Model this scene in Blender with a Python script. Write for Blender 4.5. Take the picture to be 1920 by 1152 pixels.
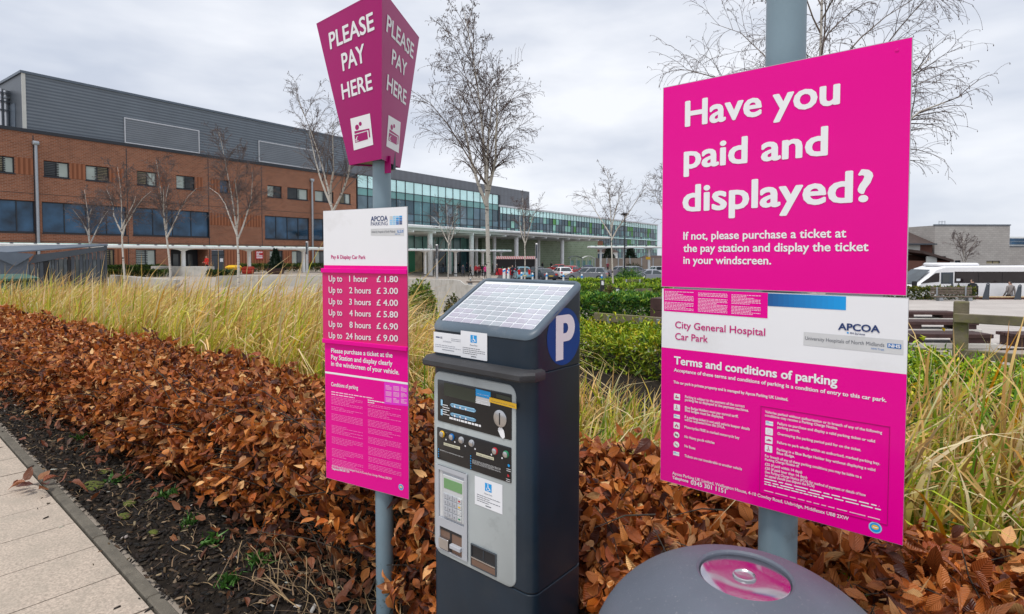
import bpy, math, random
import numpy as np
from mathutils import Vector, Matrix
sc = bpy.context.scene
for _o in list(bpy.data.objects): bpy.data.objects.remove(_o)
C = sc.collection
PI = math.pi
rad = math.radians

# ------------------------------------------------------------------ camera, sky, sun, exposure
F = 1067.0                      # focal length in pixels of the 1920 px wide photograph
PITCH = rad(2.0)
PPY = 480 + F*math.tan(PITCH)   # row of the optical axis (horizon at 480)
EYE = 1.70
cam = bpy.data.cameras.new('camera')
cam.sensor_width = 36; cam.lens = 36*F/1920
cam.shift_y = -(576-PPY)/1920
cam.clip_start = .05; cam.clip_end = 6000
cam.dof.use_dof = True; cam.dof.focus_distance = 2.6; cam.dof.aperture_fstop = 14
camo = bpy.data.objects.new('camera', cam); C.objects.link(camo)
camo.location = (0, 0, EYE); camo.rotation_euler = (PI/2-PITCH, 0, 0)
sc.camera = camo

SUN_EL, SUN_AZ = rad(68), rad(215)      # soft light from behind the viewer's left shoulder
w = bpy.data.worlds.new('World'); sc.world = w; w.use_nodes = True
nt = w.node_tree; nt.nodes.clear()
def N(t, typ, **kw):
    n = t.nodes.new(typ)
    for k, v in kw.items(): setattr(n, k, v)
    return n
out = N(nt, 'ShaderNodeOutputWorld')
sky = N(nt, 'ShaderNodeTexSky', sky_type='NISHITA', sun_disc=False, sun_elevation=SUN_EL, sun_rotation=SUN_AZ)
b1 = N(nt, 'ShaderNodeBackground'); b1.inputs[1].default_value = .08
nt.links.new(sky.outputs[0], b1.inputs[0])
tc = N(nt, 'ShaderNodeTexCoord')
mp = N(nt, 'ShaderNodeMapping'); mp.inputs['Scale'].default_value = (1.1, 1.1, 3.4); mp.inputs['Rotation'].default_value = (0, .25, .4)
nz = N(nt, 'ShaderNodeTexNoise'); nz.inputs['Scale'].default_value = 2.1; nz.inputs['Detail'].default_value = 5; nz.inputs['Roughness'].default_value = .5
nt.links.new(tc.outputs['Generated'], mp.inputs[0]); nt.links.new(mp.outputs[0], nz.inputs['Vector'])
rp = N(nt, 'ShaderNodeValToRGB')
rp.color_ramp.elements[0].position = .37; rp.color_ramp.elements[0].color = (.57, .62, .725, 1)
rp.color_ramp.elements[1].position = .62; rp.color_ramp.elements[1].color = (.90, .92, .97, 1)
nt.links.new(nz.outputs['Fac'], rp.inputs[0])
b2 = N(nt, 'ShaderNodeBackground'); b2.inputs[1].default_value = .80
nt.links.new(rp.outputs[0], b2.inputs[0])
mx = N(nt, 'ShaderNodeMixShader'); mx.inputs[0].default_value = .93
nt.links.new(b1.outputs[0], mx.inputs[1]); nt.links.new(b2.outputs[0], mx.inputs[2]); nt.links.new(mx.outputs[0], out.inputs[0])
sl = bpy.data.lights.new('sun', 'SUN'); sl.energy = 1.5; sl.angle = rad(11); sl.color = (1, .96, .9)
so = bpy.data.objects.new('sun', sl); C.objects.link(so)
_d = Vector((math.sin(SUN_AZ)*math.cos(SUN_EL), math.cos(SUN_AZ)*math.cos(SUN_EL), math.sin(SUN_EL)))
so.rotation_euler = _d.to_track_quat('Z', 'Y').to_euler(); so.location = _d*60
sc.view_settings.view_transform = 'Standard'; sc.view_settings.look = 'None'
sc.view_settings.exposure = .48; sc.view_settings.gamma = 1

# ------------------------------------------------------------------ picture to place
def ray(x, y):
    a = (x-960)/F; b = (PPY-y)/F
    return Vector((a, math.cos(PITCH)+b*math.sin(PITCH), b*math.cos(PITCH)-math.sin(PITCH)))
CAM = Vector((0, 0, EYE))
def at(x, y, Y):
    r = ray(x, y); return CAM + r*(Y/r.y)
def zat(y, Y): return at(960, y, Y).z
def hit(x, y, O, n):
    r = ray(x, y); return CAM + r*((O-CAM).dot(n)/r.dot(n))
def ss(e0, e1, v):
    t = max(0., min(1., (v-e0)/(e1-e0))); return t*t*(3-2*t)
def gz(x, y):
    """ground height: flat round the hedge, falling towards the entrance and the coach road"""
    if y < 7: return 0.
    a = x/y
    A = -1.15*ss(-.36, -.08, a) + .12*ss(.35, .7, a)
    z = A*ss(8, 40, y)
    z -= .78*ss(.42, .55, a)*ss(34.6, 35.2, y)
    return z
def onG(x, Y, dz=0):
    X = ray(x, 500).x/ray(x, 500).y*Y
    return Vector((X, Y, gz(X, Y)+dz))
TH = rad(-40.25)                       # kerb, hedge, machine and big sign all run this way
RV = Vector((math.cos(TH), math.sin(TH), 0)); VV = Vector((-math.sin(TH), math.cos(TH), 0))
def near(s, v, z=0): return RV*s + VV*v + Vector((0, 0, z))

# ------------------------------------------------------------------ materials
def lin(h):
    h = h.lstrip('#'); r = [int(h[i:i+2], 16)/255 for i in (0, 2, 4)]
    return tuple(c/12.92 if c <= .04045 else ((c+.055)/1.055)**2.4 for c in r)
def mat(name, col, rough=.6, metal=0., var=.12, scale=6., bump=0., bscale=60., spec=.5, coat=0., dirt=None, dscale=2., dpos=(.55, .75)):
    m = bpy.data.materials.new(name); m.use_nodes = True
    t = m.node_tree; p = t.nodes['Principled BSDF']
    p.inputs['Roughness'].default_value = rough; p.inputs['Metallic'].default_value = metal
    p.inputs['Specular IOR Level'].default_value = spec; p.inputs['Coat Weight'].default_value = coat
    c = N(t, 'ShaderNodeTexCoord')
    n = N(t, 'ShaderNodeTexNoise'); n.inputs['Scale'].default_value = scale; n.inputs['Detail'].default_value = 5
    t.links.new(c.outputs['Object'], n.inputs['Vector'])
    r = N(t, 'ShaderNodeValToRGB')
    r.color_ramp.elements[0].position = .3; r.color_ramp.elements[1].position = .72
    r.color_ramp.elements[0].color = tuple(max(0, k*(1-var)) for k in col)+(1,)
    r.color_ramp.elements[1].color = tuple(min(1, k*(1+var)) for k in col)+(1,)
    t.links.new(n.outputs['Fac'], r.inputs[0]); last = r.outputs[0]
    if dirt:
        n2 = N(t, 'ShaderNodeTexNoise'); n2.inputs['Scale'].default_value = dscale; n2.inputs['Detail'].default_value = 8; n2.inputs['Roughness'].default_value = .65
        t.links.new(c.outputs['Object'], n2.inputs['Vector'])
        r2 = N(t, 'ShaderNodeValToRGB'); r2.color_ramp.elements[0].position = dpos[0]; r2.color_ramp.elements[1].position = dpos[1]
        t.links.new(n2.outputs['Fac'], r2.inputs[0])
        m2 = N(t, 'ShaderNodeMixRGB'); m2.inputs[2].default_value = tuple(dirt)+(1,)
        t.links.new(r2.outputs[0], m2.inputs[0]); t.links.new(last, m2.inputs[1]); last = m2.outputs[0]
    t.links.new(last, p.inputs['Base Color'])
    if bump:
        nb = N(t, 'ShaderNodeTexNoise'); nb.inputs['Scale'].default_value = bscale; nb.inputs['Detail'].default_value = 4
        t.links.new(c.outputs['Object'], nb.inputs['Vector'])
        bp = N(t, 'ShaderNodeBump'); bp.inputs['Strength'].default_value = bump; bp.inputs['Distance'].default_value = .01
        t.links.new(nb.outputs['Fac'], bp.inputs['Height']); t.links.new(bp.outputs[0], p.inputs['Normal'])
    return m
def colmat(name, rough=.6, trans=.0, spec=.3, veins=False):
    """colour of each leaf or blade comes from its own 'col' attribute"""
    m = bpy.data.materials.new(name); m.use_nodes = True
    t = m.node_tree; p = t.nodes['Principled BSDF']
    p.inputs['Roughness'].default_value = rough; p.inputs['Specular IOR Level'].default_value = spec
    a = N(t, 'ShaderNodeAttribute', attribute_name='col'); t.links.new(a.outputs['Color'], p.inputs['Base Color'])
    if veins:
        u = N(t, 'ShaderNodeAttribute', attribute_name='luv'); s = N(t, 'ShaderNodeSeparateXYZ'); t.links.new(u.outputs['Vector'], s.inputs[0])
        ab = N(t, 'ShaderNodeMath', operation='ABSOLUTE'); t.links.new(s.outputs[0], ab.inputs[0])
        k1 = N(t, 'ShaderNodeMath', operation='MULTIPLY_ADD'); k1.inputs[1].default_value = -.9; t.links.new(ab.outputs[0], k1.inputs[0]); t.links.new(s.outputs[1], k1.inputs[2])
        k2 = N(t, 'ShaderNodeMath', operation='MULTIPLY'); k2.inputs[1].default_value = 58; t.links.new(k1.outputs[0], k2.inputs[0])
        sn = N(t, 'ShaderNodeMath', operation='SINE'); t.links.new(k2.outputs[0], sn.inputs[0])
        mr = N(t, 'ShaderNodeMapRange'); mr.inputs[1].default_value = 0; mr.inputs[2].default_value = .045; mr.inputs[3].default_value = -2.5; mr.inputs[4].default_value = 0; t.links.new(ab.outputs[0], mr.inputs[0])
        ad = N(t, 'ShaderNodeMath', operation='ADD'); t.links.new(sn.outputs[0], ad.inputs[0]); t.links.new(mr.outputs[0], ad.inputs[1])
        bp = N(t, 'ShaderNodeBump'); bp.inputs['Strength'].default_value = .55; bp.inputs['Distance'].default_value = .0012; t.links.new(ad.outputs[0], bp.inputs['Height']); t.links.new(bp.outputs[0], p.inputs['Normal'])
        r0 = N(t, 'ShaderNodeMapRange'); r0.inputs[1].default_value = -3; r0.inputs[2].default_value = 1; r0.inputs[3].default_value = .78; r0.inputs[4].default_value = 1.06; t.links.new(ad.outputs[0], r0.inputs[0])
        mu = N(t, 'ShaderNodeVectorMath', operation='SCALE'); t.links.new(a.outputs['Color'], mu.inputs[0]); t.links.new(r0.outputs[0], mu.inputs['Scale']); t.links.new(mu.outputs[0], p.inputs['Base Color'])
    if trans:
        tr = N(t, 'ShaderNodeBsdfTranslucent'); t.links.new(a.outputs['Color'], tr.inputs[0])
        mxs = N(t, 'ShaderNodeMixShader'); mxs.inputs[0].default_value = trans
        t.links.new(p.outputs[0], mxs.inputs[1]); t.links.new(tr.outputs[0], mxs.inputs[2])
        t.links.new(mxs.outputs[0], t.nodes['Material Output'].inputs[0])
    return m
def brickmat(name, c1, c2, mortar, bw, bh, ms=.012, rough=.85, proud=.0):
    m = bpy.data.materials.new(name); m.use_nodes = True
    t = m.node_tree; p = t.nodes['Principled BSDF']; p.inputs['Roughness'].default_value = rough; p.inputs['Specular IOR Level'].default_value = .25
    c = N(t, 'ShaderNodeTexCoord'); s = N(t, 'ShaderNodeSeparateXYZ'); cb = N(t, 'ShaderNodeCombineXYZ')
    t.links.new(c.outputs['Object'], s.inputs[0])
    ad = N(t, 'ShaderNodeMath', operation='ADD'); t.links.new(s.outputs[0], ad.inputs[0]); t.links.new(s.outputs[1], ad.inputs[1])
    t.links.new(ad.outputs[0], cb.inputs[0]); t.links.new(s.outputs[2], cb.inputs[1])
    b = N(t, 'ShaderNodeTexBrick'); t.links.new(cb.outputs[0], b.inputs['Vector'])
    b.inputs['Color1'].default_value = tuple(c1)+(1,); b.inputs['Color2'].default_value = tuple(c2)+(1,); b.inputs['Mortar'].default_value = tuple(mortar)+(1,)
    b.inputs['Scale'].default_value = 1; b.inputs['Brick Width'].default_value = bw; b.inputs['Row Height'].default_value = bh; b.inputs['Mortar Size'].default_value = ms
    n = N(t, 'ShaderNodeTexNoise'); n.inputs['Scale'].default_value = .35; n.inputs['Detail'].default_value = 6
    t.links.new(c.outputs['Object'], n.inputs['Vector'])
    mm = N(t, 'ShaderNodeMixRGB', blend_type='MULTIPLY'); mm.inputs[0].default_value = .45
    rr = N(t, 'ShaderNodeValToRGB'); rr.color_ramp.elements[0].position = .3; rr.color_ramp.elements[0].color = (.62, .6, .6, 1); rr.color_ramp.elements[1].position = .7
    t.links.new(n.outputs['Fac'], rr.inputs[0]); t.links.new(b.outputs['Color'], mm.inputs[1]); t.links.new(rr.outputs[0], mm.inputs[2])
    t.links.new(mm.outputs[0], p.inputs['Base Color'])
    bp = N(t, 'ShaderNodeBump'); bp.inputs['Strength'].default_value = .5; bp.inputs['Distance'].default_value = .012; bp.invert = True
    t.links.new(b.outputs['Fac'], bp.inputs['Height']); t.links.new(bp.outputs[0], p.inputs['Normal'])
    return m
def wavemat(name, ca, cb_, period, axis=2, rough=.45, metal=0., spec=.5, share=.5, bump=.6):
    """ribbed sheet: ribs every `period` metres along one axis"""
    m = bpy.data.materials.new(name); m.use_nodes = True
    t = m.node_tree; p = t.nodes['Principled BSDF']; p.inputs['Roughness'].default_value = rough; p.inputs['Metallic'].default_value = metal
    p.inputs['Specular IOR Level'].default_value = spec
    c = N(t, 'ShaderNodeTexCoord'); s = N(t, 'ShaderNodeSeparateXYZ'); t.links.new(c.outputs['Object'], s.inputs[0])
    d = N(t, 'ShaderNodeMath', operation='DIVIDE'); d.inputs[1].default_value = period; t.links.new(s.outputs[axis], d.inputs[0])
    f = N(t, 'ShaderNodeMath', operation='FRACT'); t.links.new(d.outputs[0], f.inputs[0])
    r = N(t, 'ShaderNodeValToRGB'); e = r.color_ramp.elements
    e[0].position = max(0, share-.12); e[0].color = tuple(ca)+(1,); e[1].position = min(1, share+.12); e[1].color = tuple(cb_)+(1,)
    t.links.new(f.outputs[0], r.inputs[0])
    n = N(t, 'ShaderNodeTexNoise'); n.inputs['Scale'].default_value = .6; n.inputs['Detail'].default_value = 5; t.links.new(c.outputs['Object'], n.inputs['Vector'])
    mm = N(t, 'ShaderNodeMixRGB', blend_type='MULTIPLY'); mm.inputs[0].default_value = .3
    t.links.new(r.outputs[0], mm.inputs[1]); t.links.new(n.outputs['Fac'], mm.inputs[2]); t.links.new(mm.outputs[0], p.inputs['Base Color'])
    bp = N(t, 'ShaderNodeBump'); bp.inputs['Strength'].default_value = bump; bp.inputs['Distance'].default_value = .03
    t.links.new(f.outputs[0], bp.inputs['Height']); t.links.new(bp.outputs[0], p.inputs['Normal'])
    return m
PINKC = (.82, .0, .30)
M = {
 'pink': mat('pink_vinyl', PINKC, .12, var=.04, scale=1.5, spec=.2, bump=.006, bscale=5),
 'pinkdark': mat('pink_behind_perspex', (.66, .012, .17), .1, var=.05, scale=3),
 'pinkbeacon': mat('pink_beacon_vinyl', (.385, .005, .15), .3, var=.06, scale=3, spec=.15),
 'violet': mat('violet_sticker', (.8, .02, .62), .3, var=.04),
 'white': mat('white_vinyl', (.85, .86, .89), .25, var=.03, scale=3, dirt=(.7, .7, .7), dscale=4, dpos=(.6, .85)),
 'letter': mat('white_lettering', (.86, .87, .9), .4, var=.01, spec=.25),
 'ratelet': mat('lettering_behind_perspex', (.82, .74, .8), .2, var=.01),
 'fade': mat('faded_fine_print', (.9, .16, .5), .3, var=.05),
 'fade2': mat('pale_pink_fine_print', (.95, .55, .74), .3, var=.05),
 'magtext': mat('magenta_lettering', (.6, .004, .2), .3, var=.02),
 'navy': mat('navy_lettering', (.012, .04, .16), .3, var=.02),
 'navyP': mat('navy_badge', (.004, .055, .27), .35, var=.1, scale=9, spec=.25),
 'cyan': mat('cyan_vinyl', (.0, .33, .78), .3, var=.05),
 'blue2': mat('mid_blue_vinyl', (.0, .16, .5), .3, var=.03),
 'blue3': mat('pale_blue_vinyl', (.33, .62, .86), .3, var=.03),
 'strip': mat('grey_sticker', (.62, .63, .64), .4, var=.06, scale=20),
 'greytext': mat('grey_lettering', (.12, .13, .16), .4, var=.02),
 'ltext': mat('soft_grey_lettering', (.33, .35, .4), .4, var=.02),
 'edge': mat('aluminium_edge', (.55, .55, .56), .35, .8, var=.1),
 'pole': mat('grey_blue_pole', (.195, .28, .335), .45, var=.07, scale=7, dirt=(.12, .14, .13), dscale=9, dpos=(.62, .8), bump=.05, bscale=120),
 'moss': mat('moss', (.045, .06, .012), .95, var=.5, scale=40, bump=.6),
 'anth': mat('anthracite_paint', (.013, .026, .043), .36, spec=.32, var=.2, scale=5, bump=.04, bscale=300, dirt=(.024, .034, .047), dscale=7, dpos=(.5, .8)),
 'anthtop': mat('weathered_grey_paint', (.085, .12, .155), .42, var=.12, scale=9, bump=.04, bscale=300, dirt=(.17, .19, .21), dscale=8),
 'rubber': mat('grey_rubber', (.035, .036, .04), .62, var=.2, scale=14, bump=.1, bscale=120),
 'fascia': mat('silver_grey_fascia', (.43, .475, .485), .4, var=.05, scale=6, dirt=(.3, .33, .34), dscale=8),
 'fascia2': mat('pale_grey_plastic', (.44, .46, .5), .42, var=.05, scale=9),
 'black': mat('black_gloss_panel', (.012, .013, .016), .22, var=.2),
 'matblack': mat('matt_black', (.014, .014, .016), .6, var=.2),
 'lcd': mat('dark_display', (.03, .042, .03), .12, var=.1),
 'lcdg': mat('green_display', (.16, .33, .14), .2, var=.1),
 'steel': mat('brushed_steel', (.55, .55, .56), .28, 1., var=.08, scale=20),
 'mirror': mat('polished_steel_plate', (.6, .56, .6), .14, 1., var=.06, scale=12, bump=.02, bscale=25),
 'yellow': mat('yellow_sticker', (.85, .5, .02), .4, var=.05),
 'red': mat('red_plastic', (.5, .015, .03), .35, var=.05),
 'green': mat('green_plastic', (.02, .25, .11), .35, var=.05),
 'cream': mat('cream_label', (.6, .58, .42), .5, var=.05),
 'paper': mat('white_paper', (.8, .82, .86), .5, var=.03, scale=12),
 'keys': mat('grey_keys', (.55, .57, .58), .45, var=.05),
 'brownslot': mat('brown_tray', (.17, .1, .07), .5, var=.2),
 'solar': None,
 'binplas': mat('grey_flecked_plastic', (.10, .115, .145), .5, var=.14, scale=6, bump=.12, bscale=420, dirt=(.2, .2, .22), dscale=160, dpos=(.6, .72)),
 'soil': mat('wet_soil', (.021, .016, .012), .9, spec=.15, var=.6, scale=14, bump=.8, bscale=45),
 'chip': colmat('bark_chips', .7, 0, .22),
 'leaf': colmat('beech_leaves', .42, .18, .45, True),
 'gleaf': colmat('evergreen_leaves', .42, .12, .4),
 'blade': colmat('grass_blades', .6, .25, .2),
 'stem': mat('hedge_stem', (.045, .036, .028), .85, var=.4, scale=30, bump=.5, bscale=90, dirt=(.09, .1, .06), dscale=20),
 'twig': mat('birch_twig', (.115, .085, .08), .8, var=.3, scale=3),
 'limb': mat('birch_limb', (.17, .13, .105), .8, var=.3, scale=3),
 'conc': mat('pale_concrete', (.52, .5, .46), .8, var=.1, scale=2, bump=.1, bscale=30, dirt=(.3, .28, .23), dscale=2.5, dpos=(.5, .8)),
 'slab': mat('exposed_aggregate_slab', (.47, .39, .315), .85, var=.3, scale=85, bump=.35, bscale=140, dirt=(.36, .31, .25), dscale=5, dpos=(.45, .8)),
 'kerb': mat('weathered_edging', (.13, .115, .09), .9, var=.25, scale=12, bump=.3, bscale=90, dirt=(.25, .23, .17), dscale=60, dpos=(.6, .75)),
 'wood': mat('weathered_timber', (.16, .135, .09), .85, var=.35, scale=5, bump=.4, bscale=40, dirt=(.19, .19, .03), dscale=4, dpos=(.5, .72)),
 'woodgrey': mat('grey_timber', (.15, .115, .09), .85, var=.35, scale=7, bump=.3, bscale=40, dirt=(.12, .13, .05), dscale=5, dpos=(.55, .8)),
 'woodbrown': mat('dark_brown_timber', (.06, .027, .024), .75, var=.3, scale=6, bump=.3, bscale=40),
 'galv': mat('galvanised_steel', (.38, .41, .44), .4, .7, var=.15, scale=12),
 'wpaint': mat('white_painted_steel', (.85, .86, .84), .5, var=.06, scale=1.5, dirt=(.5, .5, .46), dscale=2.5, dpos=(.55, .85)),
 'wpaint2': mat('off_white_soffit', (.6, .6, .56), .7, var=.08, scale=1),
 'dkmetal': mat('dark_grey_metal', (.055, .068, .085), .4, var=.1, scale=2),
 'dkmetal2': mat('slate_grey_roof', (.10, .128, .165), .45, var=.12, scale=2),
 'winframe': mat('dark_window_frame', (.018, .022, .03), .5, var=.1),
 'glass': mat('blue_window_glass', (.022, .068, .13), .05, var=.9, scale=.55, spec=.5),  # blue tone and strong noise stand in for reflections in the panes
 'glassup': mat('grey_window_glass', (.10, .115, .12), .1, var=.5, scale=.6, spec=.5),
 'glasslit': mat('lit_blind_behind_glass', (.36, .30, .17), .25, var=.5, scale=.7),
 'blind': mat('pale_blind', (.42, .48, .44), .3, var=.2, scale=.6),
 'louvre': mat('dark_louvre', (.03, .034, .045), .5, var=.1),
 'curt1': mat('aqua_spandrel', (.62, .92, .9), .12, var=.12, scale=.3),
 'curt2': mat('teal_spandrel', (.15, .33, .32), .12, var=.15, scale=.3),
 'curt3': mat('dark_curtain_glass', (.065, .13, .175), .07, var=.6, scale=.25, spec=.6),
 'curt4': mat('teal_ground_glass', (.25, .52, .44), .12, var=.3, scale=.3),
 'lime': mat('lime_panel', (.08, .3, .06), .4, var=.1),
 'emer': mat('emerald_panel', (.0, .22, .08), .4, var=.2),
 'tile': brickmat('sage_green_tile', (.22, .29, .18), (.28, .36, .235), (.34, .41, .31), 1.1, .45, .04, .5),
 'brick': brickmat('red_brick', (.25, .09, .046), (.37, .142, .074), (.36, .23, .17), .36, .135, .02),
 'greyblock': brickmat('grey_block', (.46, .43, .40), (.53, .5, .465), (.38, .36, .34), .45, .22, .014),
 'brownbrick': brickmat('brown_brick', (.14, .05, .035), (.17, .065, .045), (.16, .1, .08), .24, .085),
 'clad': wavemat('ribbed_grey_cladding', (.12, .147, .18), (.205, .24, .28), .30),
 'cladv': wavemat('flat_grey_cladding', (.145, .155, .175), (.16, .17, .195), 1.2, 0, bump=.1),
 'diag': wavemat('louvred_plant_screen', (.16, .185, .215), (.24, .265, .30), .22),
 'brickrib': wavemat('ribbed_brick', (.25, .092, .048), (.40, .16, .085), .36, 0, rough=.85, spec=.2, bump=.8),
 'roofbrown': mat('brown_roof', (.062, .038, .032), .8, var=.2, scale=2),
 'ground': mat('brown_grey_paving', (.36, .31, .26), .9, var=.15, scale=.8, bump=.2, bscale=20),
 'asphalt': mat('car_park_asphalt', (.075, .075, .08), .9, var=.2, scale=2, bump=.2, bscale=40),
 'lawn': mat('short_lawn', (.07, .13, .025), .95, var=.4, scale=6, bump=.6, bscale=30),
 'tyre': mat('tyre_rubber', (.018, .018, .019), .8, var=.1),
 'carglass': mat('car_glass', (.045, .06, .07), .06, var=.4, scale=1.5, spec=.6),
 'coachglass': mat('coach_glass', (.025, .02, .022), .06, var=.3, scale=.8, spec=.5),
 'taillight': mat('red_lamp', (.6, .02, .015), .2, var=.1),
 'plate': mat('yellow_plate', (.8, .55, .03), .4, var=.05),
 'skin': mat('skin', (.5, .3, .22), .6, var=.08),
 'hair': mat('dark_hair', (.02, .015, .012), .6, var=.2),
 'hairgrey': mat('grey_hair', (.45, .43, .4), .6, var=.2),
}
def pavermat():
    m = brickmat('pale_pavers', (.50, .455, .42), (.56, .515, .475), (.36, .32, .30), .9, .6, .012, .8)
    t = m.node_tree   # pavers lie flat: x and y, not x and z
    s = [n for n in t.nodes if n.type == 'SEPXYZ'][0]; cb = [n for n in t.nodes if n.type == 'COMBXYZ'][0]
    t.links.new(s.outputs[0], cb.inputs[0]); t.links.new(s.outputs[1], cb.inputs[1])
    return m
M['paver'] = pavermat()
def algaepole():
    m = mat('pole_with_algae', (.195, .28, .335), .45, var=.07, scale=7, dirt=(.14, .17, .17), dscale=9, dpos=(.6, .8), bump=.05, bscale=120)
    t = m.node_tree; p = t.nodes['Principled BSDF']; c = N(t, 'ShaderNodeTexCoord')
    n = N(t, 'ShaderNodeTexNoise'); n.inputs['Scale'].default_value = 17; n.inputs['Detail'].default_value = 7; n.inputs['Roughness'].default_value = .7; t.links.new(c.outputs['Object'], n.inputs['Vector'])
    s = N(t, 'ShaderNodeSeparateXYZ'); t.links.new(c.outputs['Object'], s.inputs[0])
    z = N(t, 'ShaderNodeMapRange'); z.inputs[1].default_value = .46; z.inputs[2].default_value = .2; z.inputs[3].default_value = -.3; z.inputs[4].default_value = .05; t.links.new(s.outputs[2], z.inputs[0])
    a = N(t, 'ShaderNodeMath', operation='ADD'); t.links.new(n.outputs['Fac'], a.inputs[0]); t.links.new(z.outputs[0], a.inputs[1])
    r = N(t, 'ShaderNodeValToRGB'); r.color_ramp.elements[0].position = .56; r.color_ramp.elements[1].position = .63; t.links.new(a.outputs[0], r.inputs[0])
    old = p.inputs['Base Color'].links[0].from_socket
    x = N(t, 'ShaderNodeMixRGB'); x.inputs[2].default_value = (.05, .06, .025, 1); t.links.new(r.outputs[0], x.inputs[0]); t.links.new(old, x.inputs[1]); t.links.new(x.outputs[0], p.inputs['Base Color'])
    return m
M['poleal'] = algaepole()
def birchbark():
    m = mat('birch_bark', (.56, .52, .46), .8, var=.12, scale=3, bump=.2, bscale=40)
    t = m.node_tree; p = t.nodes['Principled BSDF']
    c = N(t, 'ShaderNodeTexCoord'); mp_ = N(t, 'ShaderNodeMapping'); mp_.inputs['Scale'].default_value = (4, 4, 16)
    n = N(t, 'ShaderNodeTexNoise'); n.inputs['Scale'].default_value = 1.3; n.inputs['Detail'].default_value = 3
    t.links.new(c.outputs['Object'], mp_.inputs[0]); t.links.new(mp_.outputs[0], n.inputs['Vector'])
    r = N(t, 'ShaderNodeValToRGB'); r.color_ramp.elements[0].position = .34; r.color_ramp.elements[0].color = (1, 1, 1, 1); r.color_ramp.elements[1].position = .41; r.color_ramp.elements[1].color = (0, 0, 0, 1)
    t.links.new(n.outputs['Fac'], r.inputs[0])
    old = p.inputs['Base Color'].links[0].from_socket
    x = N(t, 'ShaderNodeMixRGB'); x.inputs[2].default_value = (.05, .04, .035, 1)
    t.links.new(r.outputs[0], x.inputs[0]); t.links.new(old, x.inputs[1]); t.links.new(x.outputs[0], p.inputs['Base Color'])
    return m
M['birch'] = birchbark()
_mc = {}
def paint(hexcol, rough=.25, coat=.5):
    k = (hexcol, rough)
    if k not in _mc: _mc[k] = mat('paint_'+hexcol.strip('#'), lin(hexcol), rough, var=.03, coat=coat)
    return _mc[k]
def cloth(hexcol):
    k = (hexcol, 'c')
    if k not in _mc: _mc[k] = mat('cloth_'+hexcol.strip('#'), lin(hexcol), .85, var=.15, scale=9)
    return _mc[k]

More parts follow.
